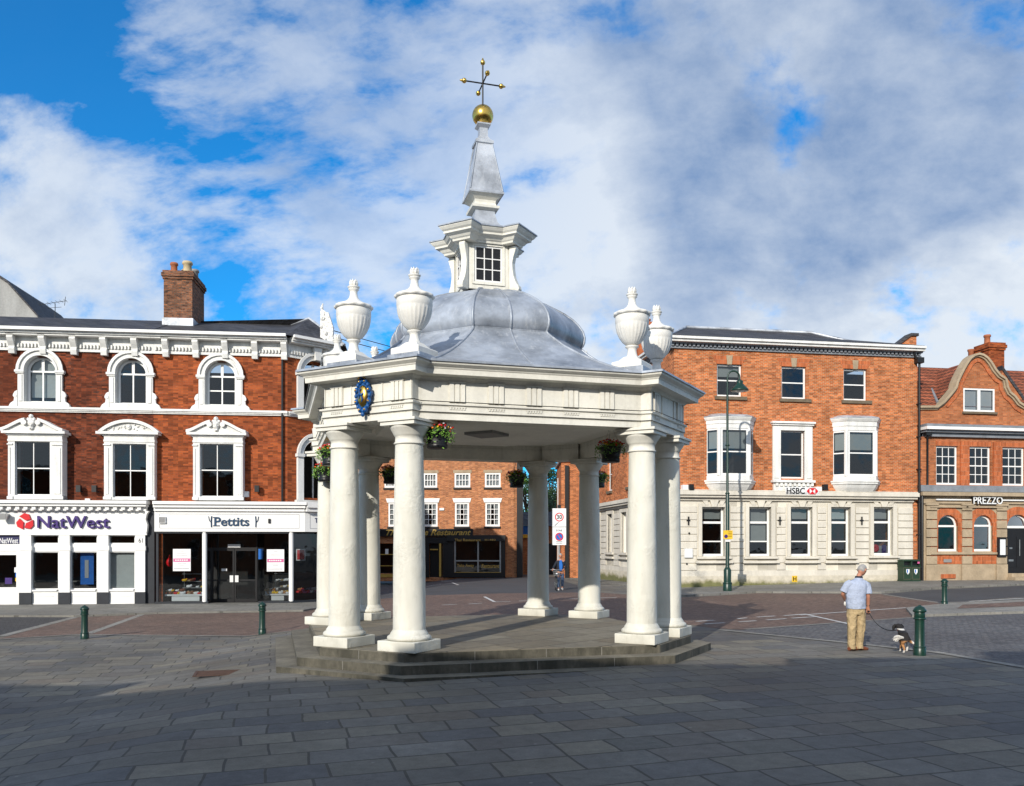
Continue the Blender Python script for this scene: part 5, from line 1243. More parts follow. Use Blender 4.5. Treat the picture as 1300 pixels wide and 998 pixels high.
# ------------------------------------------------------------------ brick and stone bank on the right (HSBC)
F2.make_root('brick_bank_building', 'bright orange brick bank with pale stone ground floor and white bay windows, HSBC sign', 'building')
UE = F2.p(1158.5, 560)[0]                 # stone ends; brick runs on to the pipe
UW = F2.p(1164.5, 560)[0]
SD = 17.5                                 # depth of the side wall
zE = F2.p(1000, 447.5)[1]; zC0 = F2.p(950, 632)[1]; zC1 = F2.p(950, 623.5)[1]; rt = F2.root
hU, hL = [], []
W2 = [((909, 940.5), (463, 504)), ((991, 1022), (466, 507)), ((1069.5, 1099), (469, 509))]
for (a, b), (t, bo) in W2:
    r = F2.r(a, t, b, bo, -.1); hU.append(r)
    sash(rt, r, y=.12, cols=1, rows=1, fw=.085, sill=None, blind=.35 if a < 950 else 0, railw=.06)
    m = MB(); m.box(r[0] - .12, r[1] + .25, -.10, .12, r[2] - .16, r[2] - .002); m.build('sill', 'sill', rt)
    uc = (r[0] + r[1]) / 2; w = (r[1] - r[0]) / 2; m = MB(); m.prism([(uc - w - .02, r[3]), (uc + w + .02, r[3]), (uc + w + .26, r[3] + .42), (uc - w - .26, r[3] + .42)], -.012, .1); m.build('window_arch', 'brick_arch', rt)
    m = MB(); m.prism([(uc - .12, r[3] - .03), (uc + .12, r[3] - .03), (uc + .17, r[3] + .44), (uc - .17, r[3] + .44)], -.06, .1); m.build('keystone', 'stone_buff', rt, bevel=.02)
# middle first floor window
r = F2.r(990, 547, 1020.5, 607.5, 0); hU.append(r); sash(rt, r, y=.10, cols=1, rows=1, fw=.07, blind=0, railw=.06)
uc = (r[0] + r[1]) / 2; o = F2.r(983, 535, 1033, 607, .15); ow = (o[1] - o[0]) / 2; m = MB()
m.box(uc - ow, r[0], -.12, .1, r[2] - .1, r[3] + .25); m.box(r[1], uc + ow, -.12, .1, r[2] - .1, r[3] + .25); m.box(r[0], r[1], -.118, .1, r[3], r[3] + .25)
m.box(uc - ow - .05, uc + ow + .05, -.2, 0, r[3] + .25, r[3] + .34); m.box(uc - ow - .1, uc + ow + .1, -.28, 0, r[3] + .34, r[3] + .44)
m.box(uc - ow + .06, uc - ow + .3, -.15, -.115, r[2], r[3] + .1); m.box(uc + ow - .3, uc + ow - .06, -.15, -.115, r[2], r[3] + .1)
m.box(uc - ow - .08, uc + ow + .08, -.28, 0, r[2] - .22, r[2] - .1); m.box(uc - ow + .02, uc + ow - .02, -.14, 0, zC1, r[2] - .22)
k = uc - ow + .1
while k < uc + ow - .1: m.box(k, k + .13, -.22, -.13, r[2] - .40, r[2] - .22); k += .24
m.build('window_surround', 'white_old', rt, bevel=.008)
# two canted bays
def bay(px0, px1, ptop, pglt, pglb, pbase, lab):
    d = .55
    a, b = F2.p(px0, 570, .1)[0] + .12, F2.p(px1, 570, .1)[0] - .05
    fa, fb = a + .55, b - .55
    zt = F2.p((px0 + px1) / 2, ptop, .5)[1]; zg1 = F2.p((px0 + px1) / 2, pglt, .5)[1]; zg0 = F2.p((px0 + px1) / 2, pglb, .5)[1]; zb = F2.p((px0 + px1) / 2, pbase, .4)[1]
    def plan(o): return [(a - o, .1), (fa - o * .42, -d - o), (fb + o * .42, -d - o), (b + o, .1)]
    m = MB()
    def slab(z0, z1, o0, o1=None):
        o1 = o0 if o1 is None else o1; rings(m, [[(x, y, z0) for x, y in plan(o0)], [(x, y, z1) for x, y in plan(o1)]])
    slab(zg1 + .06, zg1 + .28, 0); slab(zg1 + .28, zt - .16, .03); slab(zt - .16, zt - .04, .06, .13); slab(zt - .04, zt, .13)
    slab(zg0 - .28, zg0 - .06, 0); slab(zg0 - .36, zg0 - .28, .12); slab(zg0 - .46, zg0 - .36, .08)
    slab(zb + .35, zg0 - .46, -.06, .03); slab(zb + .02, zb + .35, -.30, -.06)
    # corner posts
    for x, y in ((fa, -d + .06), (fb, -d + .06)):
        m.lathe([(.11, zg0 - .06), (.11, zg1 + .06)], 8, (x, y + .03, 0), smooth=False)
    by = m.build('bay_window', 'white_old', rt, bevel=.006)
    m = MB(); rings(m, [[(x, y, zt + .001) for x, y in plan(.15)], [(x, y, zt + .04) for x, y in plan(.15)], [(x, min(y, .1), zt + .18) for x, y in plan(-.25)]]); m.build('bay_roof', 'leadpale', by)
    for (p, q, bl) in (((a, .1), (fa, -d), 0), ((fa, -d), (fb, -d), .3), ((fb, -d), (b, .1), 0)):
        L_ = math.hypot(q[0] - p[0], q[1] - p[1]); an = math.atan2(q[1] - p[1], q[0] - p[0])
        w = sash(by, (.07, L_ - .07, zg0 - .06, zg1 + .06), y=.03, cols=1, rows=1, fw=.09, blind=.42, railw=.06)
        w.location = (p[0], p[1], 0); w.rotation_euler.z = an
    hU.append((a + .1, b - .1, zg0, zg1))
bay(893, 961, 529, 545, 602, 627, 'l'); bay(1054, 1119.5, 531, 548, 603, 628, 'r')
wall('front_wall', 'brick_hsbc', rt, 0, UW, zC0, zE + .05, hU)
MB().box(UE, UW, 0, .32, -.3, zC0).build('corner_brickwork', 'brick_hsbc', rt)
# stone ground floor
gw = [((889.5, 918.5), 706), ((949, 977), 706), ((1001.5, 1029), 706), ((1052.5, 1077.5), 706), ((1106.5, 1131), 705)]
zP = F2.p(1000, 724)[1]
for i, ((a, b), bo) in enumerate(gw):
    r = F2.r(a, 644, b, bo, -.15); hL.append(r)
    sash(rt, r, y=.24, cols=1, rows=1, fw=.09, top_split=.30, rail=False, blind=[.62, .99, .3, .3, .3][i] * .75 if i == 1 else .22, railw=.07)
    m = MB(); zz_ = r[2] + (r[3] - r[2]) * .30; m.box(r[0] + .09, r[1] - .09, .235, .29, zz_ - .03, zz_ + .03); m.build('window_rail', 'sash', rt)
    u0, u1 = r[0] - .20, r[1] + .22; m = MB()
    m.box(u0, r[0], -.07, .1, r[2] - .02, r[3] + .18); m.box(r[1], u1, -.07, .1, r[2] - .02, r[3] + .18); m.box(r[0], r[1], -.068, .1, r[3], r[3] + .18)
    m.box(u0 - .1, u1 + .1, -.16, .1, r[2] - .14, r[2] - .02); m.box(u0 - .16, u1 + .16, -.20, .05, r[2] - .36, r[2] - .25)
    uc = (u0 + u1) / 2; m.prism([(uc - .12, r[3]), (uc + .12, r[3]), (uc + .24, zC0 - .12), (uc - .24, zC0 - .12)], -.13, .05)
    for s_ in (-1, 1):
        m.prism([(uc + s_ * .26, r[3] + .1), (uc + s_ * .46, r[3] + .1), (uc + s_ * .62, zC0 - .14), (uc + s_ * .34, zC0 - .14)], -.09, .05)
    m.build('window_surround', 'stone_pale', rt, bevel=.012)
wall('ground_floor_wall', 'stone', rt, 0, UE, zP, zC0, hL)
xs = [0] + [v for h in hL for v in (h[0] - .26, h[1] + .28)] + [UE]
for i in range(0, len(xs), 2):
    k = zP + .02; m = MB()
    while k < zC0 - .5: m.box(xs[i] + .01, xs[i + 1] - .01 if i < len(xs) - 2 else UE, -.05, .01, k, k + .315); k += .36
    m.build('rusticated_stone', 'stone_pale', rt, bevel=.018)
MB().box(-.03, UE, -.10, .1, -.35, zP - .28).build('plinth', 'mossplinth', rt)
MB().box(-.02, UE, -.07, .1, zP - .28, zP).build('plinth_course', 'stone_pale', rt)
m = MB(); m.box(-.2, UE + .02, -.12, .1, zC0 - .16, zC0 - .02); m.box(-.28, UE + .1, -.30, .1, zC0 - .02, zC0 + .10); m.box(-.33, UE + .14, -.40, .1, zC0 + .10, zC1 - .03); m.box(-.3, UE + .1, -.34, .1, zC1 - .03, zC1 + .03); m.build('stone_cornice', 'stone_pale', rt, bevel=.02)
# wall boxes, cash machine notices
for (x0, y0, x1, y1, mt, d) in ((869.5, 696.5, 879.5, 708, 'signwhite', .15), (867, 615.5, 874, 622, 'signwhite', .3), (1037, 618, 1043.5, 624.5, 'signwhite', .3)):
    a, b, c, e = F2.r(x0, y0, x1, y1, d); MB().box(a, b, -d, 0, c, e).build('wall_box', mt, rt)
for x in (877, 1047): 
    u, z = F2.p(x, 619, .3); m = MB(); m.box(u - .1, u + .12, -.42, -.2, z - .12, z + .16); m.tube([(u, -.25, z), (u, 0, z - .1)], .03, 6); m.build('lamp_fitting', 'iron', rt)
for x, y in ((875, 677), (872, 716)):
    u, z = F2.p(x, y, .06); m = MB(); m.lathe([(.055, 0), (.055, .05)], 12, (0, 0, 0)); 
    MB().ball((u, -.06, z), .05, 8, 6).build('wall_vent', 'iron', rt)
for x in (874, 990, 1094):
    u, z = F2.p(x, 661, .06); m = MB(); m.box(u - .03, u + .03, -.10, -.055, z - .22, z + .2); m.box(u - .1, u + .09, -.09, -.06, z - .02, z + .04); m.build('wall_tie', 'iron', rt)
# sign
a, b, c, e = F2.r(998, 619.5, 1038, 627.5, .35)
so = MB().box(a - .04, b + .05, -.40, -.29, c - .03, e + .03).build('sign_board', 'signwhite', rt)
u1 = F2.p(1022, 623, .42)[0]; text_mesh('sign_lettering', 'HSBC', (a, u1, c + .01, e), -.41, 'black', so, .01, .012)
a2, b2 = u1 + .09, b; zc_ = (c + e) / 2; m = MB(); um = (a2 + b2) / 2; q = (b2 - a2) / 4
m.prism([(a2, zc_), (a2 + q, e), (a2 + q, c)], -.42, -.405); m.prism([(b2, zc_), (b2 - q, e), (b2 - q, c)], -.42, -.405)
m.prism([(a2 + q, e), (b2 - q, e), (um, zc_)], -.42, -.405); m.prism([(a2 + q, c), (b2 - q, c), (um, zc_)], -.42, -.405); m.build('sign_emblem', 'red', so)
a, b, c, e = F2.r(1005, 731, 1013, 739, .12); ho = MB().box(a + .03, b - .03, -.115, -.10, c, e).build('hydrant_sign', 'yellow', rt); text_mesh('sign_lettering', 'H', (a + .08, b - .08, c + .05, e - .05), -.118, 'black', ho, .002, .02)
# logo discs and a leaflet in the right-hand ground window
a, b, c, e = F2.r(1110, 690, 1122, 702, 0); MB().ball(((a + b) / 2, .30, (c + e) / 2), .2, 14, 8, (1, .1, 1)).build('window_roundel', 'red', rt)
a, b, c, e = F2.r(1124, 692, 1130, 703, 0); MB().box(a, b, .31, .32, c, e).build('window_leaflet', 'purple', rt)
a, b, c, e = F2.r(1107, 693, 1130, 704, -.2); MB().box(a, b, .36, .365, c, e).build('window_notice', 'greytext', rt)
# side wall, up the side street (local x' runs from -SD to 0)
sh = []
for k, xx in enumerate((-2.6, -5.4, -8.4, -11.4, -14.4)):
    sh.append((xx - .55, xx + .55, 1.75, 4.15))
su = [(xx - .5, xx + .5, 5.6, 7.7) for xx in (-3.3, -7.4, -11.5, -15.3)] + [(xx - .5, xx + .5, 8.9, 10.4) for xx in (-3.3, -7.4, -11.5, -15.3)]
wall('side_wall', 'brick_hsbc', rt, -SD, -.33, zC0, zE + .05, su, rot=-PI / 2); wall('side_ground_wall', 'stone', rt, -SD, -.33, zP, zC0, sh, rot=-PI / 2)
for r in sh:
    sash(rt, r, y=.22, cols=1, rows=1, fw=.1, top_split=.3, rail=False, rot=-PI / 2, blind=.3); m = MB()
    m.box(r[0] - .25, r[0], -.07, .1, r[2], r[3] + .2); m.box(r[1], r[1] + .25, -.07, .1, r[2], r[3] + .2); m.box(r[0], r[1], -.068, .1, r[3], r[3] + .2); m.box(r[0] - .35, r[1] + .35, -.16, .1, r[2] - .14, r[2]); m.box(r[0] - .4, r[1] + .4, -.18, .05, r[2] - .4, r[2] - .28)
    m.build('window_surround', 'stone_pale', rt, rot=-PI / 2)
for r in su: sash(rt, r, y=.12, cols=1, rows=1, fw=.09, rot=-PI / 2, sill=(.1, .16, 'sill'))
prev = -SD
for r in sorted(sh) + [(0.05, 0, 0, 0)]:
    k = zP + .02; m = MB()
    while k < zC0 - .5: m.box(prev + .0, r[0] - .3, -.05, .01, k, k + .315); k += .36
    prev = r[1] + .3
    m.build('rusticated_stone', 'stone_pale', rt, rot=-PI / 2, bevel=.018)
m = MB(); m.box(-SD, -.12, -.10, .1, -.35, zP - .28); m.build('plinth', 'mossplinth', rt, rot=-PI / 2)
MB().box(-SD, -.1, -.07, .1, zP - .28, zP).build('plinth_course', 'stone_pale', rt, rot=-PI / 2)
m = MB(); m.box(-SD, -.14, -.12, .1, zC0 - .16, zC0 - .02); m.box(-SD, -.14, -.29, .1, zC0 - .02, zC0 + .10); m.box(-SD, -.14, -.37, .1, zC0 + .10, zC1 - .03); m.build('stone_cornice', 'stone_pale', rt, rot=-PI / 2)
MB().box(.33, UW, 11.7, 12, -.3, zE).build('back_wall', 'brick_hsbc', rt); MB().box(UW - .3, UW, .33, 11.7, -.3, zE).build('party_wall', 'brick_hsbc', rt)
MB().box(.33, 8, SD - .3, SD, -.3, zE).build('end_wall', 'brick_hsbc', rt)
for z in (zC0, F2.p(1000, 518)[1]): MB().box(.4, UW - .35, .9, 11.6, z - .1, z + .1).build('floor_slab', 'darkwall', rt)
MB().box(.4, UW - .35, 4.5, 4.6, 0, zE).build('partition', 'darkwall', rt); MB().box(3.2, 3.3, .4, 4.4, 0, zE).build('partition', 'darkwall', rt)
# eaves with dentils
for rot, a, b in ((0, -.25, UW + .18), (-PI / 2, -SD, -.3)):
    m = MB(); m.box(a, b, -.10, .2, zE - .02, zE + .08); m.box(a, b, -.22, .2, zE + .20, zE + .26); 
    k = a + .05
    while k < b - .1: m.box(k, k + .12, -.19, .0, zE + .08, zE + .20); k += .22
    m.build('dentil_course', 'gutterlead', rt, rot=rot)
    m = MB(); m.box(a - (0 if rot else .1), b + .0, -.42, .2, zE + .26, zE + .38); m.box(a - (0 if rot else .14), b, -.52, .2, zE + .38, zE + .50); m.build('eaves_cornice', 'white_old', rt, rot=rot)
zr = zE + .515; y0 = -.5; xr0, xr1 = 2.3, F2.p(1040, 420, -3.5)[0]; zt = F2.p(950, 419.5, -4.4)[1]
xe = F2.p(1110, 437)[0]
roof_poly(rt, 'roof', [[(-.45, y0, zr), (UW + .1, y0, zr), (xe + 1.0, 2.2, zr + .55), (xr1, 4.4, zt), (xr0, 4.4, zt)], [(-.45, y0, zr), (xr0, 4.4, zt), (xr0, 14, zt), (-.45, SD, zr)], [(xr0, 4.4, zt), (xr1, 4.4, zt), (xr1, 12.1, zr), (xr0, 14, zt)], [(xr1, 4.4, zt), (xe + 1, 2.2, zr + .55), (UW + .1, y0, zr), (UW + .1, 12, zr), (xr1, 12.1, zr)]], 'slate')
m = MB(); m.tube([(xr0, 4.4, zt + .03), (xr1, 4.4, zt + .03), (xe + 1, 2.2, zr + .58)], .09, 6); m.tube([(-.4, y0, zr + .03), (xr0, 4.4, zt + .03)], .07, 6); m.build('ridge_tiles', 'leadpale', rt)
ga, gb = F2.p(1124, 436, -2.4)[0], F2.p(1163.5, 436, -2.4)[0]; gz = F2.p(1160, 424.5, -2.4)[1]
m = MB(); m.prism([(ga, zr), (gb, zr), (gb, gz - .10), (gb - .35, gz - .1), (ga, zr + .12)], 2.4, 2.8); m.build('parapet_gable', 'brick_hsbc', rt)
m = MB(); band(m, [(ga - .2, zr + .16), (gb - .38, gz + .05), (gb + .08, gz + .05)], [(ga - .2, zr + .04), (gb - .36, gz - .099), (gb + .08, gz - .099)], 2.3, 2.9); m.build('coping', 'slate', rt)
chimney(rt, .9, 7.5, zr + .3, 1.1, 1.5, 2.3, 'brick_arch', [(-.25, 0, .16, .35, 'pot'), (.25, 0, .16, .35, 'pot')])
# pipes at the right end
m = MB(); u = UW + .02; zt_ = F2.p(1165, 462)[1]; m.tube([(u, -.14, .1), (u, -.14, zt_)], .06, 8); m.box(u - .22, u + .16, -.32, -.02, zt_, zt_ + .28); m.tube([(u - .35, -.2, zt_ + .55), (u - .2, -.2, zt_ + .2)], .06, 6)
for k in range(6): m.box(u - .09, u + .09, -.20, 0, 1 + k * 1.7, 1.06 + k * 1.7)
m.build('downpipe', 'iron', rt)
# ------------------------------------------------------------------ Prezzo building
F3 = Facade(loc2w(F2, UW + .08, .02), R(9.4)); F3.z = F2.z
rt = F3.make_root('gabled_restaurant_building', 'soft red brick building with a curved Dutch gable over stone arches, Prezzo restaurant', 'building')
UX = F3.p(1300, 600)[0] + 7
def U(px, d=0): return F3.p(px, 600, d)[0]
def Z(py, d=0, px=1240): return F3.p(px, py, d)[1]
zA, zB = Z(625), Z(617)
h1 = []
for (a, b) in ((1188.5, 1211), (1230.5, 1253), (1272.5, 1296), (1314, 1337)):
    r = (U(a), U(b) + .22, Z(616), Z(567)); h1.append(r); sash(rt, r, y=.10, cols=3, rows=4, fw=.09, bar=.035, railw=.06)
wall('front_wall', 'brick_prezzo', rt, 0, UX, zB, Z(556), h1)
for r in h1: MB().box(r[1] + .12, r[1] + .62, -.10, .05, zB, Z(561)).build('brick_pier', 'brick_arch', rt); MB().box(r[0] - .02, r[1] + .02, -.02, .05, r[3] + .0, r[3] + .3).build('brick_lintel', 'brick_arch', rt)
m = MB(); m.box(.3, UX, -.18, .1, Z(556), Z(551)); m.box(.2, UX, -.36, .1, Z(551), Z(548)); m.build('cornice_shadow_band', 'gutterlead', rt)
m = MB(); m.box(.12, UX, -.55, .1, Z(548), Z(544.5)); m.build('eaves_gutter', 'sash', rt)
m = MB(); m.box(.12, UX, -.50, .3, Z(544.4), Z(541)); m.build('eaves_lead', 'gutterlead', rt)
m = MB(); m.box(0, UX, -.22, .05, zA, zB); m.build('lead_string', 'gutterlead', rt)
# gable
G_ = [(1166, 517), (1188, 517), (1196, 511), (1203, 503), (1208, 497), (1211.5, 492), (1213, 486), (1216, 479), (1221, 469), (1225.5, 461), (1230, 455), (1235, 451.5), (1240.5, 450), (1246, 451.5), (1251, 455), (1256, 461), (1261, 469.5), (1267, 477), (1274.5, 482), (1276.5, 492), (1280, 499), (1286, 504), (1292, 512), (1300, 517), (1318, 519), (1345, 519)]
gp_ = [(F3.p(x, y)[0], F3.p(x, y)[1]) for x, y in G_]
gp_[0] = (0, gp_[0][1])
r = (U(1223), U(1263), Z(523), Z(493))
m = MB(); pts = [(x, z - .12) for x, z in gp_]; bot = [(x, Z(541)) for x, z in pts]
# keep the opening: left, right, above, below
def clip(x0, x1, zlo):
    s = [p for p in pts if x0 < p[0] < x1]
    def zi(x):
        for i in range(len(pts) - 1):
            if pts[i][0] <= x <= pts[i + 1][0]:
                t = (x - pts[i][0]) / max(1e-6, pts[i + 1][0] - pts[i][0]); return pts[i][1] + (pts[i + 1][1] - pts[i][1]) * t
        return pts[-1][1]
    top = [(x0, zi(x0))] + s + [(x1, zi(x1))]; band(m, top, [(x, zlo) for x, _ in top], 0, .32)
clip(0, r[0], Z(541)); clip(r[1], pts[-1][0] - .01, Z(541)); clip(r[0], r[1], r[3]); m.box(r[0], r[1], 0, .32, Z(541), r[2]); m.build('gable_wall', 'brick_prezzo', rt)
m = MB()
def offs(P, d):
    out = []
    for i, p in enumerate(P):
        a = Vector(P[max(i - 1, 0)]); b = Vector(P[min(i + 1, len(P) - 1)]); t = (b - a).normalized(); out.append((p[0] - t.y * d, p[1] + t.x * d))
    return out
band(m, offs(gp_, .06), offs(gp_, -.06), -.20, .42); band(m, offs(gp_, -.06), offs(gp_, -.14), -.10, .2); m.build('gable_coping', 'stone_buff', rt, bevel=.01)
m = MB(); band(m, offs(gp_[2:-2], -.26), offs(gp_[2:-2], -.40), -.06, .05); m.build('brick_moulding', 'brick_arch', rt)
w = sash(rt, r, y=.02, cols=1, rows=1, fw=.09, rail=False, sill=(.12, .12, 'sill')); m = MB(); uc = (r[0] + r[1]) / 2; m.box(uc - .08, uc + .08, .01, .1, r[2] + .1, r[3] - .1)
for s_ in (-1, 1):
    a, b = sorted((uc + s_ * .10, uc + s_ * (uc - r[0] - .10))); m.box(a, b, .13, .15, r[2] + .1, r[3] - .1)
m.build('shutter', 'sash', w)
# ground floor stone with brick-ringed arches
zst = Z(640); ar = [(1190.5, 1216), (1236, 1260)]; h = []
for a, b in ar:
    u0, u1 = U(a), U(b); zt_ = Z(654); zb_ = Z(700); h.append((u0 - .0, u1 + .0, zb_, zt_)); uc = (u0 + u1) / 2; hw = (u1 - u0) / 2
    m = MB(); arch_fill(m, uc, zt_ - hw, hw, u0, u1, zt_ + .001, 0.0, .3); 
    ri, ro = hw, hw + .42; band(m, arc(uc, zt_ - hw, ro, PI, 0), arc(uc, zt_ - hw, ri, PI, 0), -.03, .05)
    m.box(uc - ro, uc - ri, -.029, .05, zb_ - .05, zt_ - hw); m.box(uc + ri, uc + ro, -.029, .05, zb_ - .05, zt_ - hw); m.box(uc - ro, uc + ro, -.02, .05, Z(716), Z(704)); m.build('brick_arch', 'brick_arch', rt)
    sash(rt, (u0, u1, zb_, zt_), y=.14, cols=1, rows=1, fw=.10, arch=True, rail=False)
    MB().box(uc - ro - .05, uc + ro + .05, -.14, .1, Z(704), zb_ - .05).build('sill', 'stone_buff', rt, bevel=.015)
    m = MB(); m.box(uc - ro - .1, uc + ro + .1, -.14, .05, zt_ + .38, zt_ + .46); m.build('label_moulding', 'stone_buff', rt)
dU0, dU1 = U(1278), U(1306); zdo = Z(653); hwd = (dU1 - dU0) / 2
h.append((dU0, dU1, Z(728), zdo))
m = MB(); arch_fill(m, (dU0 + dU1) / 2, zdo - hwd, hwd, dU0, dU1, zdo + .001, 0, .3); band(m, arc((dU0 + dU1) / 2, zdo - hwd, hwd + .42, PI, 0), arc((dU0 + dU1) / 2, zdo - hwd, hwd, PI, 0), -.03, .05); m.build('brick_arch', 'brick_arch', rt)
h4 = (U(1330), U(1356), Z(700), Z(654)); h.append(h4); sash(rt, h4, y=.14, cols=1, rows=1, fw=.1, rail=False)
wall('ground_floor_wall', 'stone_buff', rt, .25, UX, Z(737) - .3, zA, h)
dm = MB(); uc = (dU0 + dU1) / 2; band(dm, arc(uc, zdo - hwd, hwd, PI, 0), arc(uc, zdo - hwd, hwd - .09, PI, 0), .14, .22); dm.box(dU0, dU1, .139, .22, zdo - hwd - .06, zdo - hwd + .06)
fo = dm.build('fanlight', 'sash', rt); MB().add([(x, .18, z) for x, z in arc(uc, zdo - hwd, hwd - .05, PI, 0)], [list(range(15))]).build('pane', 'glass', fo)
dm = MB(); dm.box(dU0, dU1, .17, .24, Z(728), zdo - hwd - .06); dm.box(dU0 + .15, uc - .06, .155, .17, Z(728) + .3, zdo - hwd - .5); dm.box(uc + .06, dU1 - .15, .155, .17, Z(728) + .3, zdo - hwd - .5)
do = dm.build('door', 'black', rt); m = MB(); u = U(1296); m.tube([(u, .08, Z(706)), (u, .08, Z(685))], .02, 6); m.box(U(1283), U(1289), .13, .154, Z(713), Z(710.5)); m.box(U(1284), U(1287.5), .13, .154, Z(697), Z(695)); m.build('door_handle', 'steel', do)
m = MB(); zg = Z(737) - .2; m.box(dU0 - .1, dU1 + .4, -.75, .3, zg, zg + .38); m.box(dU0, dU1 + .3, -.38, .3, zg + .38, Z(728)); m.build('door_step', 'stone_buff', rt, bevel=.015)
for a, b in ((1175, 1188.5), (1220.5, 1233), (1264.5, 1277), (1309, 1326)):
    ua, ub = U(a), U(b); k = Z(716); m = MB()
    while k < zst - .3: m.box(ua, ub, -.10, .01, k, k + .42); k += .47
    m.box(ua - .03, ub + .03, -.12, .01, Z(737) - .3, Z(716) - .02); m.box(ua - .05, ub + .05, -.16, .01, zst - .10, zst + .0)
    m.build('rusticated_pier', 'stone_buff', rt, bevel=.015)
m = MB(); m.box(.1, UX, -.10, .01, zst, zA - .55 if False else zst + .08); m.box(.05, UX, -.3, .05, zA - .22, zA - .02); m.build('stone_cornice', 'stone_buff', rt, bevel=.015)
zl = Z(635)
for ua, ub in ((U(1187), U(1231)), (U(1271), U(1300) + 1)): MB().box(ua, ub, -.12, -.06, zl - .03, zl + .04).build('fascia_strip', 'signwhite', rt)
text_mesh('sign_lettering_edge', 'PREZZO', (U(1232.5), U(1270.5), Z(640.6), Z(630.2)), -.12, 'black', rt, .03, .055); text_mesh('sign_lettering', 'PREZZO', (U(1233), U(1270), Z(640.2), Z(630.6)), -.17, 'signwhite', rt, .012, .012)
a, b, c, e = F3.r(1268.5, 684, 1277, 705.5, .2); mo = MB().box(a - .05, b + .05, -.2, -.1, c - .06, e + .06).build('menu_case', 'black', rt); MB().box(a + .05, b - .03, -.21, -.201, c + .04, e - .04).build('menu_card', 'signwhite', mo)
a, b, c, e = F3.r(1199, 710, 1209, 714, .1); MB().box(a, b, -.05, 0, c, e).build('wall_plaque', 'boltgrey', rt)
a, b, c, e = F3.r(1196, 729, 1214, 734.5, .1); MB().box(a, b, -.06, 0, c, e).build('air_brick', 'brick_arch', rt)
m = MB(); u = .42; m.tube([(u, -.14, Z(625)), (u, -.14, Z(556)), (u - .15, -.3, Z(549))], .055, 8); m.box(u - .16, u + .16, -.3, -.02, Z(555), Z(549)); m.tube([(.12, -.14, .05), (.12, -.14, Z(630)), (.5, -.14, Z(618))], .07, 8); m.build('downpipe', 'iron', rt)
zr0, zr1 = Z(516), F3.p(1190, 467, -3.6)[1]
roof_poly(rt, 'roof', [[(-.0, .1, zr0), (UX, .1, zr0), (UX, 3.6, zr1), (0, 3.6, zr1)], [(0, 3.6, zr1), (UX, 3.6, zr1), (UX, 8, zr0), (0, 8, zr0)]], 'tile')
gx = F3.p(1240.5, 450)[0]; zg_ = Z(456)
roof_poly(rt, 'gable_roof', [[(gx, .35, zg_), (gx - 1.9, .35, Z(505)), (gx - 1.9, 2.5, Z(505)), (gx, 4.5, zg_)], [(gx, .35, zg_), (gx + 1.9, .35, Z(505)), (gx + 1.9, 2.5, Z(505)), (gx, 4.5, zg_)]], 'tile')
m = MB(); m.tube([(0, 3.6, zr1 + .02), (gx - 1.0, 3.6, zr1 + .02)], .09, 8); m.build('ridge_tiles', 'pot', rt)
m = MB(); m.tube([(gx - 2.1, .3, Z(511)), (gx - 1.4, 1.8, Z(488) + .1), (gx - .9, 3, Z(474) + .3)], .08, 5); m.build('valley_lead', 'gutterlead', rt)
MB().box(0.0, .3, .33, 8, 0, zr0).build('side_wall', 'brick_prezzo', rt); MB().box(.3, UX, 7.7, 8, 0, zr0).build('back_wall', 'brick_prezzo', rt)
MB().box(.35, UX - .3, 3.8, 3.9, 0, zr0).build('partition', 'darkwall', rt); MB().box(.35, UX - .3, .8, 7.6, zA - .1, zA + .1).build('floor_slab', 'darkwall', rt)
cu, _ = F3.p(1268, 440, -1.5); zc1 = F3.p(1268, 434, -1.5)[1]; c = chimney(rt, cu, 2.2, Z(500), .95, 1.1, zc1 - Z(500), 'brick_left2', [(-.15, 0, .17, .55, 'pot')])
cu, _ = F3.p(1241, 452, -2.6); m = MB()
for k, pm in ((-.25, 'pot'), (.2, 'buffpot')): m.lathe([(.16, Z(462)), (.15, F3.p(1241, 446, -2.6)[1]), (.19, F3.p(1241, 445, -2.6)[1]), (.19, F3.p(1241, 443, -2.6)[1])], 12, (cu + k, 2.8, 0))
m.build('chimney_pot', 'pot', c)
m = MB(); ua, ub = F3.p(1271, 460, -.9)[0], F3.p(1306, 500, -.9)[0]; band(m, [(ua, Z(458)), (ub, Z(508))], [(ua, Z(464)), (ub, Z(514))], .8, 1.2); m.build('raking_coping', 'slate', rt)
m = MB(); m.prism([(ua, Z(464) - .01), (ub, Z(514) - .01), (ub, Z(530)), (ua, Z(530))], .85, 1.15); m.build('raking_gable', 'brick_prezzo', rt)
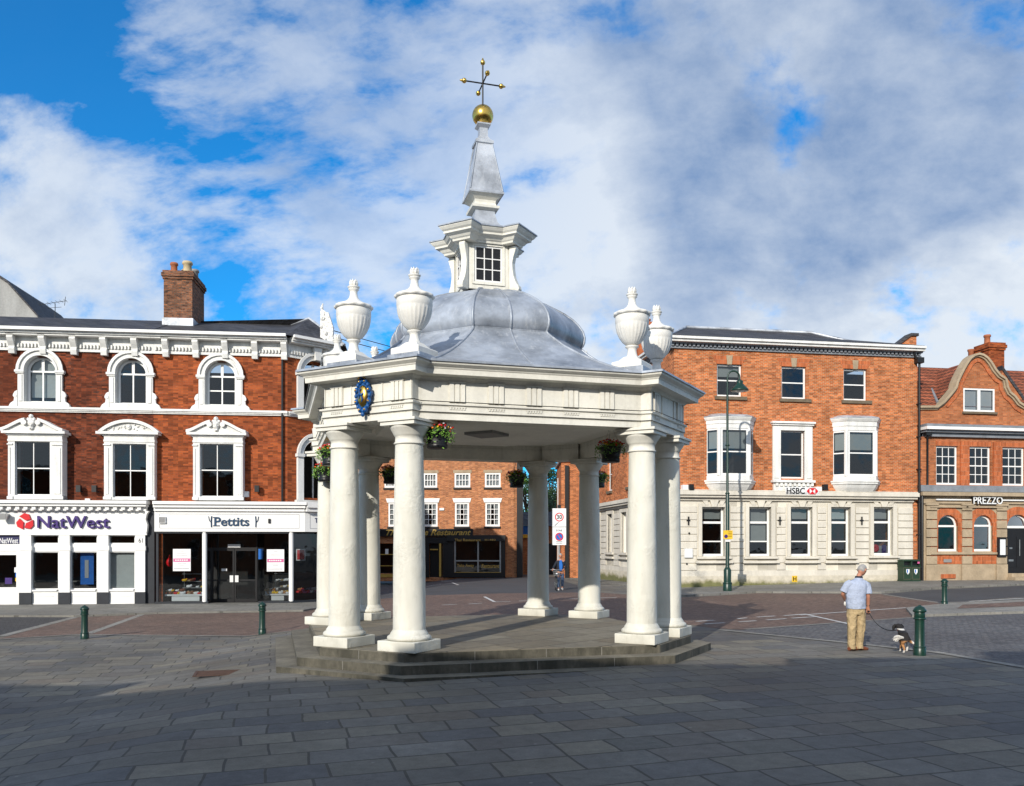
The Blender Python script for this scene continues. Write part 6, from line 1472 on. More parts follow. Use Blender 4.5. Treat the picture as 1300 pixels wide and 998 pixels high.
# ------------------------------------------------------------------ restaurant across the street
F4 = Facade(((660 - CX) / FOC * 63.5, 63.5), R(-3)); rt = F4.make_root('restaurant_building', 'mellow orange brick building with black and gold restaurant fronts, seen between the columns', 'building')
def U4(px, d=0): return F4.p(px, 680, d)[0]
def Z4(py, d=0): return F4.p(580, py, d)[1]
h = []; x0 = -16
for (a, b) in ((488, 502), (537.5, 555), (577, 597), (615.5, 635.5), (447, 465), (407, 425)):
    r = (U4(a), U4(b), Z4(619), Z4(600.5)); h.append(r); sash(rt, r, y=.02, cols=4, rows=2, fw=.13, bar=.05, rail=False, sill=(.10, .14, 'black'), blind=.97, blindmat='curtain'); MB().box(r[0] - .1, r[1] + .1, -.02, .05, r[3] + .002, r[3] + .22).build('lintel', 'stone_buff', rt)
for (a, b) in ((493, 511), (537, 555.5), (577.5, 595.5), (616, 634.5), (450, 466), (408, 424)):
    r = (U4(a), U4(b), Z4(668.5), Z4(638)); h.append(r); sash(rt, r, y=.02, cols=3, rows=4, fw=.13, bar=.045, curtain=True, sill=(.10, .14, 'black')); m = MB(); m.prism([(r[0] - .08, r[3] + .0), (r[1] + .08, r[3] + .0), (r[1] + .18, r[3] + .32), (r[0] - .18, r[3] + .32)], -.06, .05); m.build('lintel', 'sash', rt)
ush = (U4(577), U4(636), Z4(728), Z4(684)); h.append(ush); dho = (U4(545), U4(562), Z4(733), Z4(690)); h.append(dho); lsh = (U4(480), U4(530), Z4(728), Z4(690)); h.append(lsh)
wall('front_wall', 'brick_far', rt, x0, 0, -.3, 12.5, h)
MB().box(x0, 0, -.0, 6, 12.5, 12.6).build('roof', 'slate', rt); MB().box(x0, 0, 2.4, 2.5, -.3, 12.4).build('partition', 'darkwall', rt); MB().box(x0, x0 + .3, .33, 6, -.3, 12.4).build('side_wall', 'brick_far', rt); MB().box(-.3, 0, .33, 6, -.3, 12.4).build('side_wall', 'brick_far', rt)
for z in (Z4(676), Z4(630)): MB().box(x0 + .3, -.3, .4, 2.3, z - .05, z + .05).build('floor_slab', 'darkwall', rt)
m = MB(); m.box(U4(478), U4(600.5), -.25, .1, Z4(681), Z4(671.5)); m.build('fascia', 'black', rt)
m = MB(); m.box(U4(568), U4(642), -.45, .1, Z4(687), Z4(679.5)); m.box(U4(569), U4(576.5), -.2, .1, Z4(733), Z4(687)); m.box(U4(636.5), U4(641.5), -.2, .1, Z4(733), Z4(687)); m.box(U4(576), U4(637), -.18, .1, Z4(733), Z4(727)); m.box(U4(562.5), U4(569), -.1, .1, Z4(733), Z4(684)); m.box(U4(540), U4(545), -.12, .1, Z4(733), Z4(684)); m.box(U4(540), U4(568), -.15, .1, Z4(690), Z4(682)); m.build('shopfront_frame', 'black', rt)
m = MB(); m.box(U4(558), U4(560.5), -.22, -.1, Z4(732), Z4(690)); m.box(ush[0], ush[1], -.1, -.04, ush[2], ush[2] + .10); m.box(U4(546), U4(556), -.03, .1, Z4(698.5), Z4(697)); m.build('gold_trim', 'goldflat', rt)
w = MB(); w.box(ush[0], ush[0] + .1, -.06, .1, ush[2] + .1, ush[3]); w.box(ush[1] - .1, ush[1], -.06, .1, ush[2] + .1, ush[3]); um = U4(607); w.box(um - .05, um + .05, -.06, .1, ush[2] + .1, ush[3]); zm = Z4(712); w.box(ush[0], ush[1], -.065, .1, zm - .05, zm + .05)
wo = w.build('shop_window', 'steel', rt); MB().quad((ush[0], .02, ush[2]), (ush[1], .02, ush[2]), (ush[1], .02, ush[3]), (ush[0], .02, ush[3])).build('pane', 'glass', wo)
text_mesh('window_lettering', 'Take Away', (U4(580), U4(602), Z4(721), Z4(716)), .0, 'goldflat', wo, .003, .02); text_mesh('window_lettering', 'Restaurant', (U4(611), U4(634), Z4(721), Z4(716)), .0, 'goldflat', wo, .003, .02, shear=.2)
text_mesh('fascia_lettering', 'Restaurant', (U4(547.5), U4(598.5), Z4(679.8), Z4(672.3)), -.26, 'goldflat', rt, .01, .02, shear=.35)
text_mesh('fascia_lettering', 'Th', (U4(491), U4(503), Z4(679.8), Z4(672.5)), -.26, 'goldflat', rt, .01, .02, shear=.35); text_mesh('fascia_lettering', 'e', (U4(539.5), U4(544.3), Z4(679.8), Z4(674.2)), -.26, 'goldflat', rt, .01, .02, shear=.35)
text_mesh('small_fascia_lettering', 'Thai Restaurant', (U4(578), U4(611), Z4(687.2), Z4(684)), -.46, 'goldflat', rt, .005, .012); text_mesh('small_fascia_lettering', '01482', (U4(616), U4(630), Z4(686.6), Z4(684.4)), -.46, 'goldflat', rt, .005, .01)
do = MB().box(dho[0], dho[1], .5, .56, -.2, dho[3]).build('door', 'black', rt)
m = MB(); m.box(lsh[0], lsh[1], -.04, .1, Z4(704.5), Z4(703.5)); m.box(lsh[0], lsh[1], -.04, .1, Z4(719), Z4(718)); m.box(lsh[0], lsh[1], -.02, .3, Z4(733), Z4(729)); wo = m.build('shop_window', 'goldflat', rt); MB().quad((lsh[0], .05, lsh[2]), (lsh[1], .05, lsh[2]), (lsh[1], .05, lsh[3]), (lsh[0], .05, lsh[3])).build('pane', 'glass', wo)
a, b, c, e = F4.r(489, 697, 493, 704, 0); MB().box(a, b, .02, .04, c, e).build('notice', 'signwhite', rt)
a, b, c, e = F4.r(558, 645, 564, 648, 0); MB().box(a, b, -.1, 0, c, e).build('wall_plaque', 'signwhite', rt)
MB().box(-.22, .22, -.35, .0, -.2, 12.3).build('dark_edge_strip', 'black', rt)  # plain black upright strip at the right end of the front
# low houses, trees beyond, between the restaurant and the bank
F5 = Facade(((661 - CX) / FOC * 70, 70), 0); ob = F5.make_root('low_brick_house', 'low brick house with dark tiled roof in the gap beyond the restaurant', 'building')
a, b = F5.p(658, 700)[0], F5.p(716, 700)[0]; zt_ = F5.p(690, 668)[1]; zr_ = F5.p(690, 648)[1]
MB().box(a, b, 0, 6, -.5, zt_).build('front_wall', 'brick_far', ob); roof_poly(ob, 'roof', [[(a - .2, -.3, zt_), (b + .2, -.3, zt_), (b + .2, 3, zr_), (a - .2, 3, zr_)]], 'slate')
aa, bb, c, e = F5.r(663, 668, 671, 683, .2); so = MB().box(aa, bb, -.25, -.05, c, e).build('sign_board', 'bluecloth', ob); MB().box(aa, bb, -.26, -.251, c, c + (e - c) * .3).build('sign_band', 'yellow', so)
m = MB(); aa, bb, c, e = F5.r(694, 690, 708, 735, 0); m.box(aa, bb, -.02, .1, c - .3, e); m.build('gateway', 'black', ob)
F6 = Facade(((712 - CX) / FOC * 61.5, 61.5), R(0)); nb = F6.make_root('side_street_house', 'narrow orange brick house end with black pipe, between bank side wall and street sign', 'building')
a, b = F6.p(712.5, 650)[0], F6.p(728, 650)[0]; zt_ = F6.p(715, 586)[1]
MB().box(a, b + .8, 0, 6, -.5, zt_).build('end_wall', 'brick_hsbc', nb)
m = MB(); u = F6.p(719.5, 650)[0]; m.box(u - .14, u + .14, -.2, -.0, -.4, zt_ - .3); m.build('downpipe', 'iron', nb)
m = MB(); m.box(a - .15, b + .9, -.2, 6.1, zt_, zt_ + .16); m.build('roof_edge', 'white_old', nb)
m = MB(); m.box(F6.p(708, 620, -4)[0], F6.p(713.5, 620, -4)[0], 4, 4.5, 1, F6.p(710, 607, -4)[1]); m.build('white_wall_end', 'sash', nb)
def make_tree(name, loc, h, r, nleaf, mat, label, grp, seed, cz=.62):
    rnd = random.Random(seed); t = empty(name, loc, 0, label, 'tree', grp)
    m = MB(); m.tube([(0, 0, -.3), (.05, 0, h * .3), (.1, .1, h * .55), (0, .1, h * .8)], [.28, .22, .14, .05], 8)
    cl = []
    for k in range(26):
        a = rnd.uniform(0, 2 * PI); zz_ = rnd.uniform(h * .22, h * .96); rr = r * math.sin(PI * min(1, max(.12, 1 - zz_ / h * .85))) * rnd.uniform(.35, 1)
        c = Vector((rr * math.cos(a), rr * math.sin(a), zz_)); cl.append((c, rnd.uniform(.45, .95) * r * .42))
        if k % 2 == 0: m.tube([(.05, .05, zz_ * .75), tuple(c * .6 + Vector((0, 0, zz_ * .36))), tuple(c)], [.08, .05, .02], 5)
    m.build('trunk', 'bark', t); m = MB()
    for k in range(nleaf):
        c, s_ = rnd.choice(cl); d = Vector((rnd.gauss(0, 1), rnd.gauss(0, 1), rnd.gauss(0, .8))); p = c + d.normalized() * s_ * rnd.random() ** .4
        d1 = Vector((rnd.gauss(0, 1), rnd.gauss(0, 1), rnd.gauss(0, 1))).normalized(); d2 = d1.orthogonal().normalized(); l = rnd.uniform(.08, .17)
        m.add([p - d1 * l, p + d2 * l * .6, p + d1 * l, p - d2 * l * .6], [(0, 1, 2, 3)])
    m.build('crown', mat, t)
for i, (x, Y, h, r, mt, lab) in enumerate(((667, 78, 9.5, 2.1, 'leaf', 'sunlit green tree right beside the restaurant, left of the rear column'), (698, 84, 10.2, 2.6, 'leafdark', 'dark tree in the gap between the two rear columns'), (686, 90, 9.8, 2.8, 'leafdark', 'dark tree farthest back beyond the low brick house'))):
    make_tree('broadleaf_tree', ((x - CX) / FOC * Y, Y, -.25), h, r, 5200, mt, lab, 'trees beyond the side street', 40 + i)
# ------------------------------------------------------------------ the row of houses behind the viewer: it casts the long foreground shadow
hr = []
for i, (xa, xb, H_, mt, lab) in enumerate(((-46, -30, 9.3, 'brick_left2', 'brick house at the far left of the row behind the viewer'), (-30, -15.2, 9.1, 'brick_hsbc', 'orange brick house second from the left behind the viewer'), (-15.2, -9.4, 8.35, 'brick_prezzo', 'lowest pale brick house behind the viewer'),
        (-9.4, -2.8, 9.05, 'brick_left2', 'narrow dark red house behind the viewer'), (-2.8, 1.0, 9.5, 'brick_prezzo', 'narrowest pale brick house directly behind the viewer'), (1.0, 20, 10.0, 'brick_left', 'tall dark brick house right of the viewer, casting the foreground shadow'), (20, 40, 9.8, 'brick_hsbc', 'orange brick house at the far right of the row behind the viewer'))):
    h_ = empty('terrace_house', (xa, -3.0, 0), PI, lab, 'house', 'houses in the row behind the viewer')
    w_ = xb - xa; holes = []; n = int(w_ / 3.2)
    for k in range(n):
        uc = -(k + .5) * w_ / n
        for z in (1.0, 4.2, 6.6):
            if z + 1.5 < H_ - .5: holes.append((uc - .55, uc + .55, z, z + 1.6))
    wall('front_wall', mt, h_, -w_ + .01, -.01, -.6, H_ - .3, holes)
    for r in holes: sash(h_, r, y=.12, cols=2, rows=2, fw=.08, sill=(.1, .12, 'sill'))
    MB().box(-w_ + .01, -.01, -.15, .35, H_ - .3, H_).build('parapet', 'stone_pale', h_)
    MB().box(-w_ + .01, -.01, 8.7, 9, -.6, H_ - .4).build('back_wall', mt, h_); MB().box(-w_ + .01, -w_ + .3, .33, 8.7, -.6, H_ - .4).build('side_wall', mt, h_); MB().box(-.3, -.01, .33, 8.7, -.6, H_ - .4).build('side_wall', mt, h_)
    MB().box(-w_ + .01, -.01, .35, 9, H_ - .4, H_ - .3).build('roof', 'slate', h_)
# ------------------------------------------------------------------ street furniture
def make_bollard():
    r = empty('bollard', (0, 0, 0))
    m = MB(); m.lathe([(.115, 0), (.115, .14), (.10, .16), (.092, .18), (.088, .70), (.088, .72), (.098, .74), (.098, .83), (.092, .85)], 28); sh = m.build('shaft', 'green', r)
    for z in (.16, .715): MB().lathe([(.10, z - .012), (.118, z), (.12, z + .012), (.105, z + .026)], 28).build('ring', 'green', r)
    m = MB(); m.lathe([(.09, .84), (.122, .855), (.125, .88), (.115, .90), (.105, .915), (.085, .945), (.05, .965), (.03, .972), (.022, .985), (.0, .99)], 28); m.build('cap', 'green', r); return r
b0 = make_bollard()
for i, (px, py, s_, lab) in enumerate(((1167.5, 832, 1.0, 'dark green bollard nearest the viewer at right, with the dog beside it'), (1199, 769.5, 1.0, 'dark green bollard on the kerb in front of the arched restaurant'), (107.5, 811, 1.0, 'dark green bollard in front of the white bank at far left'), (333, 805.5, 1.0, 'dark green bollard in front of the shop doorway left of the steps'))):
    o = b0 if i == 0 else copy_tree(b0); x, y = G(px, py); o.location = (x, y, g(x, y)); tag(o, lab, 'bollard', 'green bollards around the square')
# lamp post
x, y = G(923.5, 752.5); Zl = g(x, y) + .08; s_ = y / FOC
lp = empty('street_lamp', (x, y, Zl), 0, 'tall dark green lamp post with hooked arm in front of the brick bank', 'street lamp')
m = MB(); m.lathe([(.20, 0), (.20, .32), (.17, .36), (.165, .40), (.17, .95), (.13, 1.02), (.10, 1.06), (.085, 1.12), (.082, 4.4), (.075, 4.42), (.058, 4.5), (.05, 8.9)], 18); m.build('pole', 'green', lp)
m = MB()
for z in (.36, 1.02, 4.42, 6.6): m.lathe([(.09 if z > 1 else .2, z - .03), ((.11 if z > 1 else .215), z), (.09 if z > 1 else .2, z + .03)], 18)
m.build('collar', 'green', lp)
H0 = CH + (HY - 471) * s_ - Zl; hw = (938 - 922.5) * s_ / 2
pts = [(0, 0, 8.85)] + [(hw - hw * math.cos(a), 0, H0 - .0 - hw * 1.1 + hw * 1.1 * math.sin(a)) for a in [PI * k / 12 for k in range(13)]] + [(2 * hw, 0, H0 - hw * 1.1 - .1)]
m = MB(); m.tube(pts, .04, 10); m.build('arm', 'green', lp)
hz = H0 - hw * 1.1 - .1
m = MB(); m.lathe([(.05, .02), (.09, -.02), (.14, -.05), (.16, -.10), (.14, -.14), (.15, -.17), (.24, -.28), (.36, -.40), (.40, -.46), (.40, -.50), (.36, -.51)], 20, (2 * hw, 0, hz)); hd = m.build('lamp_head', 'green', lp)
MB().ball((2 * hw, 0, hz - .46), .24, 16, 8, (1, 1, .4)).build('lamp_glass', 'signwhite', hd)
sz0, sz1 = CH + (HY - 684.5) * s_ - Zl, CH + (HY - 673.5) * s_ - Zl
so = MB().box(-.22, .20, -.14, -.12, sz0, sz1).build('parking_sign', 'yellow', lp); MB().ball((-.10, -.142, (sz0 + sz1) / 2 - .07), .085, 14, 8, (1, .06, 1)).build('roundel', 'purple', so)
m = MB()
for k in range(4): m.box(-.0, .16, -.148, -.141, sz1 - .07 - k * .07, sz1 - .055 - k * .07)
m.build('small_print', 'black', so); m = MB(); m.box(-.12, .10, -.138, -.12, sz0 - .12, sz0 - .02); m.build('lower_plate', 'signwhite', so)
# 30 zone sign
x, y = G(710, 745.5); s_ = y / FOC; z0 = g(x, y)
sg = empty('speed_limit_sign', (x, y, z0), 0, 'white road sign with red-ringed 30 above a blue and red parking disc', 'road sign')
MB().tube([(0, .05, 0), (0, .05, CH + (HY - 643) * s_ - z0)], .045, 10).build('pole', 'steel', sg)
def sz(py): return CH + (HY - py) * s_ - z0
w = 9 * s_; pl_ = MB().box(-w, w, -.012, .0, sz(692), sz(645.5)).build('sign_plate', 'signwhite', sg, bevel=.004)
m = MB()
for z in (sz(669), ): m.box(-w, w, -.018, -.0125, z - .015, z + .015)
m.box(-w, -w + .02, -.016, -.0125, sz(692), sz(645.5)); m.box(w - .02, w, -.016, -.0125, sz(692), sz(645.5)); m.build('sign_border', 'boltgrey', pl_)
def disc(r, ri, px, py, y0, mt, nm):
    c = (px * s_, sz(py)); m = MB(); n = 28
    if ri: band(m, arc(c[0], c[1], r, 0, 2 * PI, n), arc(c[0], c[1], ri, 0, 2 * PI, n), y0, y0 + .004)
    else: m.prism(arc(c[0], c[1], r, 0, 2 * PI, n)[:-1], y0, y0 + .004)
    return m.build(nm, mt, pl_)
disc(5.6 * s_, 4.4 * s_, 0, 656.5, -.018, 'red', 'red_ring'); text_mesh('sign_lettering', '30', (-3.2 * s_, 3.4 * s_, sz(659), sz(653.6)), -.018, 'black', pl_, .002, .02)
disc(4.9 * s_, 0, 0, 681.5, -.017, 'petrol' if False else 'bluecloth', 'blue_disc'); disc(5.2 * s_, 4.0 * s_, 0, 681.5, -.023, 'red', 'red_ring')
m = MB(); c = (0, sz(681.5)); q = 3.0 * s_; m.prism([(c[0] - q, c[1] + q + .02), (c[0] - q + .03, c[1] + q + .04), (c[0] + q, c[1] - q - .0), (c[0] + q - .03, c[1] - q - .03)], -.029, -.0235); m.build('red_bar', 'red', pl_)
text_mesh('sign_lettering', 'ZONE', (-4.4 * s_, 3.6 * s_, sz(674.6), sz(672.4)), -.016, 'black', pl_, .002, .01)
m = MB(); m.prism([(-6 * s_, sz(667)), (-5.4 * s_, sz(668)), (-.5 * s_, sz(663.4)), (-1.2 * s_, sz(662.8))], -.018, -.013)
for z in (688, 690): m.box(-4 * s_, 4 * s_, -.017, -.013, sz(z), sz(z - .8))
m.build('small_print', 'boltgrey', pl_)
MB().box(-.08, .08, -.05, .08, sz(645), sz(641)).build('sign_lamp', 'iron', sg)
# litter bin
u0, _ = F2.p(1145.5, 725, .8); u1, _ = F2.p(1168, 725, .8); bx_, by_ = loc2w(F2, (u0 + u1) / 2, -.62); zb_ = g(bx_, by_) + .08
bn = empty('litter_bin', (bx_, by_, zb_), F2.a, 'dark green double litter bin with blue and white crests against the stone bank wall', 'litter bin'); w = (u1 - u0) / 2; H_ = 1.12
m = MB(); m.box(-w, w, -.25, .25, 0, .08); m.box(-w + .02, w - .02, -.23, .23, .08, .74); m.box(-w, w, -.26, .26, .74, .80); m.box(-w + .02, -w + .06, -.24, .24, .8, 1.02); m.box(w - .06, w - .02, -.24, .24, .8, 1.02); m.box(-.03, .03, -.24, .24, .8, 1.02); m.box(-w + .06, w - .06, .2, .24, .8, 1.02)
m.box(-w, w, -.26, .26, 1.02, 1.06); bd = m.build('body', 'bin', bn, bevel=.012); m = MB(); rings(m, [[(-w, -.26, 1.06), (w, -.26, 1.06), (w, .26, 1.06), (-w, .26, 1.06)], [(-w + .05, -.18, H_), (w - .05, -.18, H_), (w - .05, .18, H_), (-w + .05, .18, H_)]]); m.build('lid', 'bin', bn, bevel=.01)
MB().box(-w + .06, w - .06, -.1, .15, .78, 1.02).build('opening', 'black', bn)
m = MB()
for s2 in (-1, 1):
    c = s2 * w * .5; m.box(c - w * .42, c + w * .42, -.237, -.2315, .10, .115); m.box(c - w * .42, c + w * .42, -.237, -.2315, .70, .712); m.box(c - w * .42, c - w * .42 + .012, -.2365, -.2315, .115, .70); m.box(c + w * .42 - .012, c + w * .42, -.2365, -.2315, .115, .70)
m.build('gold_line', 'sill', bd)
for s2 in (-1, 1):
    c = s2 * w * .45; m = MB(); m.prism([(c - .09, .62), (c + .09, .62), (c + .09, .46), (c, .34), (c - .09, .46)], -.245, -.231); cr = m.build('crest', 'signwhite', bd); m = MB(); m.prism([(c - .06, .60), (c + .0, .60), (c + .0, .40), (c - .06, .47)], -.25, -.2455); m.build('crest_stripe', 'bluecloth', cr)
MB().box(w - .2, w - .08, -.265, -.2605, .9, 1.0).build('bin_label', 'fpink', bn)

# ------------------------------------------------------------------ people and dog
def hand(nm, wrist, dirv, side, parent, curl=.6, s=1.0, mat='skin'):
    """palm and five separate curled fingers as one skinned mesh"""
    d = Vector(dirv).normalized(); sv = Vector(side).normalized(); n = d.cross(sv).normalized(); w = Vector(wrist)
    nodes = {}; edges = []
    nodes['w'] = (*w, .026 * s); nodes['p'] = (*(w + d * .045 * s), (.040 * s, .024 * s)); nodes['q'] = (*(w + d * .085 * s), (.040 * s, .020 * s)); edges += [('w', 'p'), ('p', 'q')]
    for i, (o, l) in enumerate(((-.030, .072), (-.010, .080), (.010, .076), (.028, .060))):
        b = w + d * .088 * s + sv * o * s; a1 = curl * .8; a2 = curl * 1.7
        p1 = b + (d * math.cos(a1 * .5) + n * math.sin(a1 * .5)) * l * .45 * s; p2 = p1 + (d * math.cos(a1 + .4) + n * math.sin(a1 + .4)) * l * .32 * s; p3 = p2 + (d * math.cos(a2 + .6) + n * math.sin(a2 + .6)) * l * .28 * s
        for j, p in enumerate((b, p1, p2, p3)): nodes[f'f{i}{j}'] = (*p, (.0095 - .0008 * j) * s)
        edges += [('q', f'f{i}0'), (f'f{i}0', f'f{i}1'), (f'f{i}1', f'f{i}2'), (f'f{i}2', f'f{i}3')]
    t0 = w + d * .03 * s - sv * .035 * s; t1 = t0 + (d * .7 - sv * .5 + n * .3).normalized() * .035 * s; t2 = t1 + (d * .8 + n * .6).normalized() * .03 * s
    for j, p in enumerate((t0, t1, t2)): nodes[f't{j}'] = (*p, .011 * s)
    edges += [('p', 't0'), ('t0', 't1'), ('t1', 't2')]
    return nodes, edges
def head_mesh(parent, c, face, tilt, hair, root_s=1.0, bald=False):
    """shaped head: skull, jaw, nose, brow, ears, eyes; face = horizontal facing angle, tilt = nod downwards"""
    Mx = Matrix.Translation(Vector(c)) @ Matrix.Rotation(face, 4, 'Z') @ Matrix.Rotation(tilt, 4, 'Y')
    # local: +x is the face direction
    m = MB(); seg, rg = 26, 20; vs = []; fs = []
    for i in range(rg + 1):
        ph = -PI / 2 + PI * i / rg
        for k in range(seg):
            a = 2 * PI * k / seg; x, y, z = math.cos(ph) * math.cos(a), math.cos(ph) * math.sin(a), math.sin(ph)
            sx, sy, sz_ = .100, .077, .120
            if z < 0: sy *= 1 - .22 * (-z) ** 1.2; sx *= 1 - .10 * (-z)
            X, Y_, Zz = x * sx, y * sy, z * sz_
            if x > .3 and z < -.25: X += .010 * (x - .3)
            if x > 0: X += .010 * math.exp(-((z - .18) / .12) ** 2) * x          # brow
            if x > .5: X -= .012 * math.exp(-((z - .02) / .09) ** 2) * math.exp(-((abs(y) - .36) / .16) ** 2)   # sockets
            if x > .8: X += .030 * math.exp(-((y) / .13) ** 2) * math.exp(-((z + .14) / .14) ** 2)              # nose
            if x > .7: X += .007 * math.exp(-(y / .28) ** 2) * math.exp(-((z + .45) / .07) ** 2)               # lips
            if x > .6: X += .010 * math.exp(-(y / .3) ** 2) * math.exp(-((z + .78) / .12) ** 2)                # chin
            vs.append(tuple(Mx @ Vector((X, Y_, Zz))))
    for i in range(rg):
        for k in range(seg): k2 = (k + 1) % seg; fs.append((i * seg + k, i * seg + k2, (i + 1) * seg + k2, (i + 1) * seg + k))
    m.add(vs, fs, True)
    for s_ in (-1, 1):
        e = [tuple(Mx @ Vector(p)) for p in ((-.012, s_ * .074, .015), (-.02, s_ * .088, .02), (-.018, s_ * .086, -.01), (-.006, s_ * .078, -.028))]
        m.tube(e, [.012, .016, .013, .008], 8)
    hd = m.build('head', 'skin', parent)
    for s_ in (-1, 1):
        m = MB(); p = Mx @ Vector((.090, s_ * .029, .004)); m.ball(p, .009, 8, 6); m.build('eye', 'black', hd)
    m = MB(); p = [tuple(Mx @ Vector((.0955, y, -.055 + abs(y) * .1))) for y in (-.022, -.01, 0, .01, .022)]; m.tube(p, [.002, .0035, .004, .0035, .002], 6); m.build('mouth', 'fpink', hd)
    # hair cap over crown, sides and nape
    m = MB(); vs = []; fs = []; rr = random.Random(4)
    for i in range(rg + 1):
        ph = -PI / 2 + PI * i / rg
        for k in range(seg):
            a = 2 * PI * k / seg; x, y, z = math.cos(ph) * math.cos(a), math.cos(ph) * math.sin(a), math.sin(ph); low = -.42 if x < -.2 else (-.05 if x < .35 else .52)
            q = 1.075 + rr.uniform(-.012, .02) if z > low else .93
            vs.append(tuple(Mx @ Vector((x * .102 * q - .004, y * .078 * q, max(z, -.6) * .120 * q + .003))))
    for i in range(rg):
        for k in range(seg): k2 = (k + 1) % seg; fs.append((i * seg + k, i * seg + k2, (i + 1) * seg + k2, (i + 1) * seg + k))
    m.add(vs, fs, True); m.build('hair', hair, hd)
    return hd
# --- man in pale blue polo shirt, seen from behind and slightly to the side, looking down at the dog
mx, my = G(1089.5, 826.5)
man = empty('person', (mx, my, g(mx, my)), 0, 'grey-haired person in a pale blue polo shirt and khaki trousers holding a dog lead', 'person')
# local axes: x to the right of the picture, y away from the viewer
T = {'pel': (-.03, .03, .95, (.11, .08)), 'wa': (-.04, .03, 1.06, (.11, .08)), 'ch': (-.03, .04, 1.24, (.12, .08)), 'up': (.0, .05, 1.40, (.10, .065)), 'nk0': (.025, .06, 1.47, .058), 'nk': (.055, .09, 1.545, .052), 'hb': (.10, .12, 1.60, .055),
     'sl': (-.13, .02, 1.365, .034), 'sr': (.14, .055, 1.36, .034)}
E_ = [('pel', 'wa'), ('wa', 'ch'), ('ch', 'up'), ('up', 'nk0'), ('nk0', 'nk'), ('nk', 'hb'), ('up', 'sl'), ('up', 'sr')]
T.update({'le': (-.30, .06, 1.17, .044), 'lw': (-.19, .20, 1.03, .030), 're': (.215, .02, 1.14, .044), 'rw': (.245, .10, .90, .030)})
E_ += [('sl', 'le'), ('le', 'lw'), ('sr', 're'), ('re', 'rw')]
for pre, w_, dv, sv in (('L', T['lw'], (.75, .45, -.35), (0, .5, -.6)), ('R', T['rw'], (.12, .15, -1), (1, -.3, 0))):
    n_, e_ = hand(pre, w_[:3], dv, sv, man, .9)
    base = 'lw' if pre == 'L' else 'rw'
    for k, v in n_.items(): T[pre + k] = v
    E_ += [(base, pre + 'w')] + [(pre + a, pre + b) for a, b in e_]
T['Lw'] = (T['Lw'][0] + .01, T['Lw'][1], T['Lw'][2], .026); T['Rw'] = (T['Rw'][0], T['Rw'][1], T['Rw'][2] - .01, .026)
body = skin('body', T, E_, 'skin', man, 1, 'pel')
hd = head_mesh(body, (.135, .135, 1.645), R(38), R(40), 'hair')
# polo shirt: hanging body of cloth, sloping shoulders, two short sleeves
m = MB(); loft(m, interp([(-.03, .03, .865, .188, .150), (-.032, .028, .90, .192, .152), (-.035, .025, 1.0, .196, .156), (-.035, .025, 1.13, .198, .150), (-.025, .03, 1.27, .212, .142), (-.005, .04, 1.37, .208, .125), (.01, .05, 1.425, .165, .100), (.03, .06, 1.465, .095, .075), (.04, .07, 1.50, .066, .062)], 5), 36, .09, 1)
for p_ in ([(-.14, .01, 1.40), (-.20, .02, 1.36), (-.245, .035, 1.28), (-.272, .048, 1.21)], [(.13, .06, 1.39), (.195, .05, 1.34), (.208, .04, 1.26), (.213, .03, 1.17)]):
    m.tube(p_, [.070, .080, .079, .084], 18)
sh_ = m.build('polo_shirt', 'shirt', man)
m = MB(); m.lathe([(.062, 0), (.078, .008), (.076, .035), (.064, .045)], 20, (.045, .078, 1.485)); m.build('collar', 'jacket', sh_)
# trousers: seat and two loose legs with creases gathering at knee and hem
m = MB(); loft(m, interp([(-.03, .03, .74, .150, .115), (-.03, .03, .82, .176, .138), (-.03, .03, .90, .172, .130), (-.03, .03, .94, .165, .125)], 4), 32, .03, 2)
loft(m, interp([(-.125, .02, .045, .084, .098), (-.128, .02, .10, .076, .088), (-.13, .02, .22, .079, .086), (-.13, .015, .36, .083, .088), (-.13, .0, .50, .088, .092), (-.12, .01, .65, .100, .104), (-.11, .025, .80, .104, .118), (-.09, .03, .86, .09, .11)], 6), 26, .20, 3)
loft(m, interp([(.055, .09, .045, .084, .098), (.055, .09, .10, .076, .088), (.058, .08, .22, .079, .086), (.062, .055, .36, .083, .088), (.065, .035, .50, .088, .092), (.06, .04, .65, .100, .104), (.05, .04, .80, .104, .118), (.03, .03, .86, .09, .11)], 6), 26, .20, 7)
tr_ = m.build('trousers', 'khaki', man)
for sx, sy, an in ((-.13, .02, .6), (.06, .09, .25)):
    c, s_ = math.cos(an), math.sin(an)
    def q(l, z): return (sx + c * l, sy + s_ * l, z)
    m = MB(); m.tube([q(-.09, .045), q(-.04, .055), q(.05, .050), q(.13, .036), q(.19, .028), q(.215, .022)], [.035, .046, .047, .043, .032, .012], 12); so = m.build('shoe', 'shoe', man)
m = MB(); m.ball((-.17, .23, .955), .035, 10, 8, (1, .6, 1.4)); m.tube([(-.17, .22, .99), (-.165, .215, 1.04)], .01, 5)
o = m.build('small_bag', 'furwhite', None, 0, (mx, my, g(mx, my))); tag(o, 'small white bag held in the left hand of the person in the polo shirt', 'bag')
MB().tube([(.245 + .033 * math.cos(a), .10 + .033 * math.sin(a), .925) for a in [2 * PI * k / 12 for k in range(13)]], .006, 6).build('watch', 'black', man)
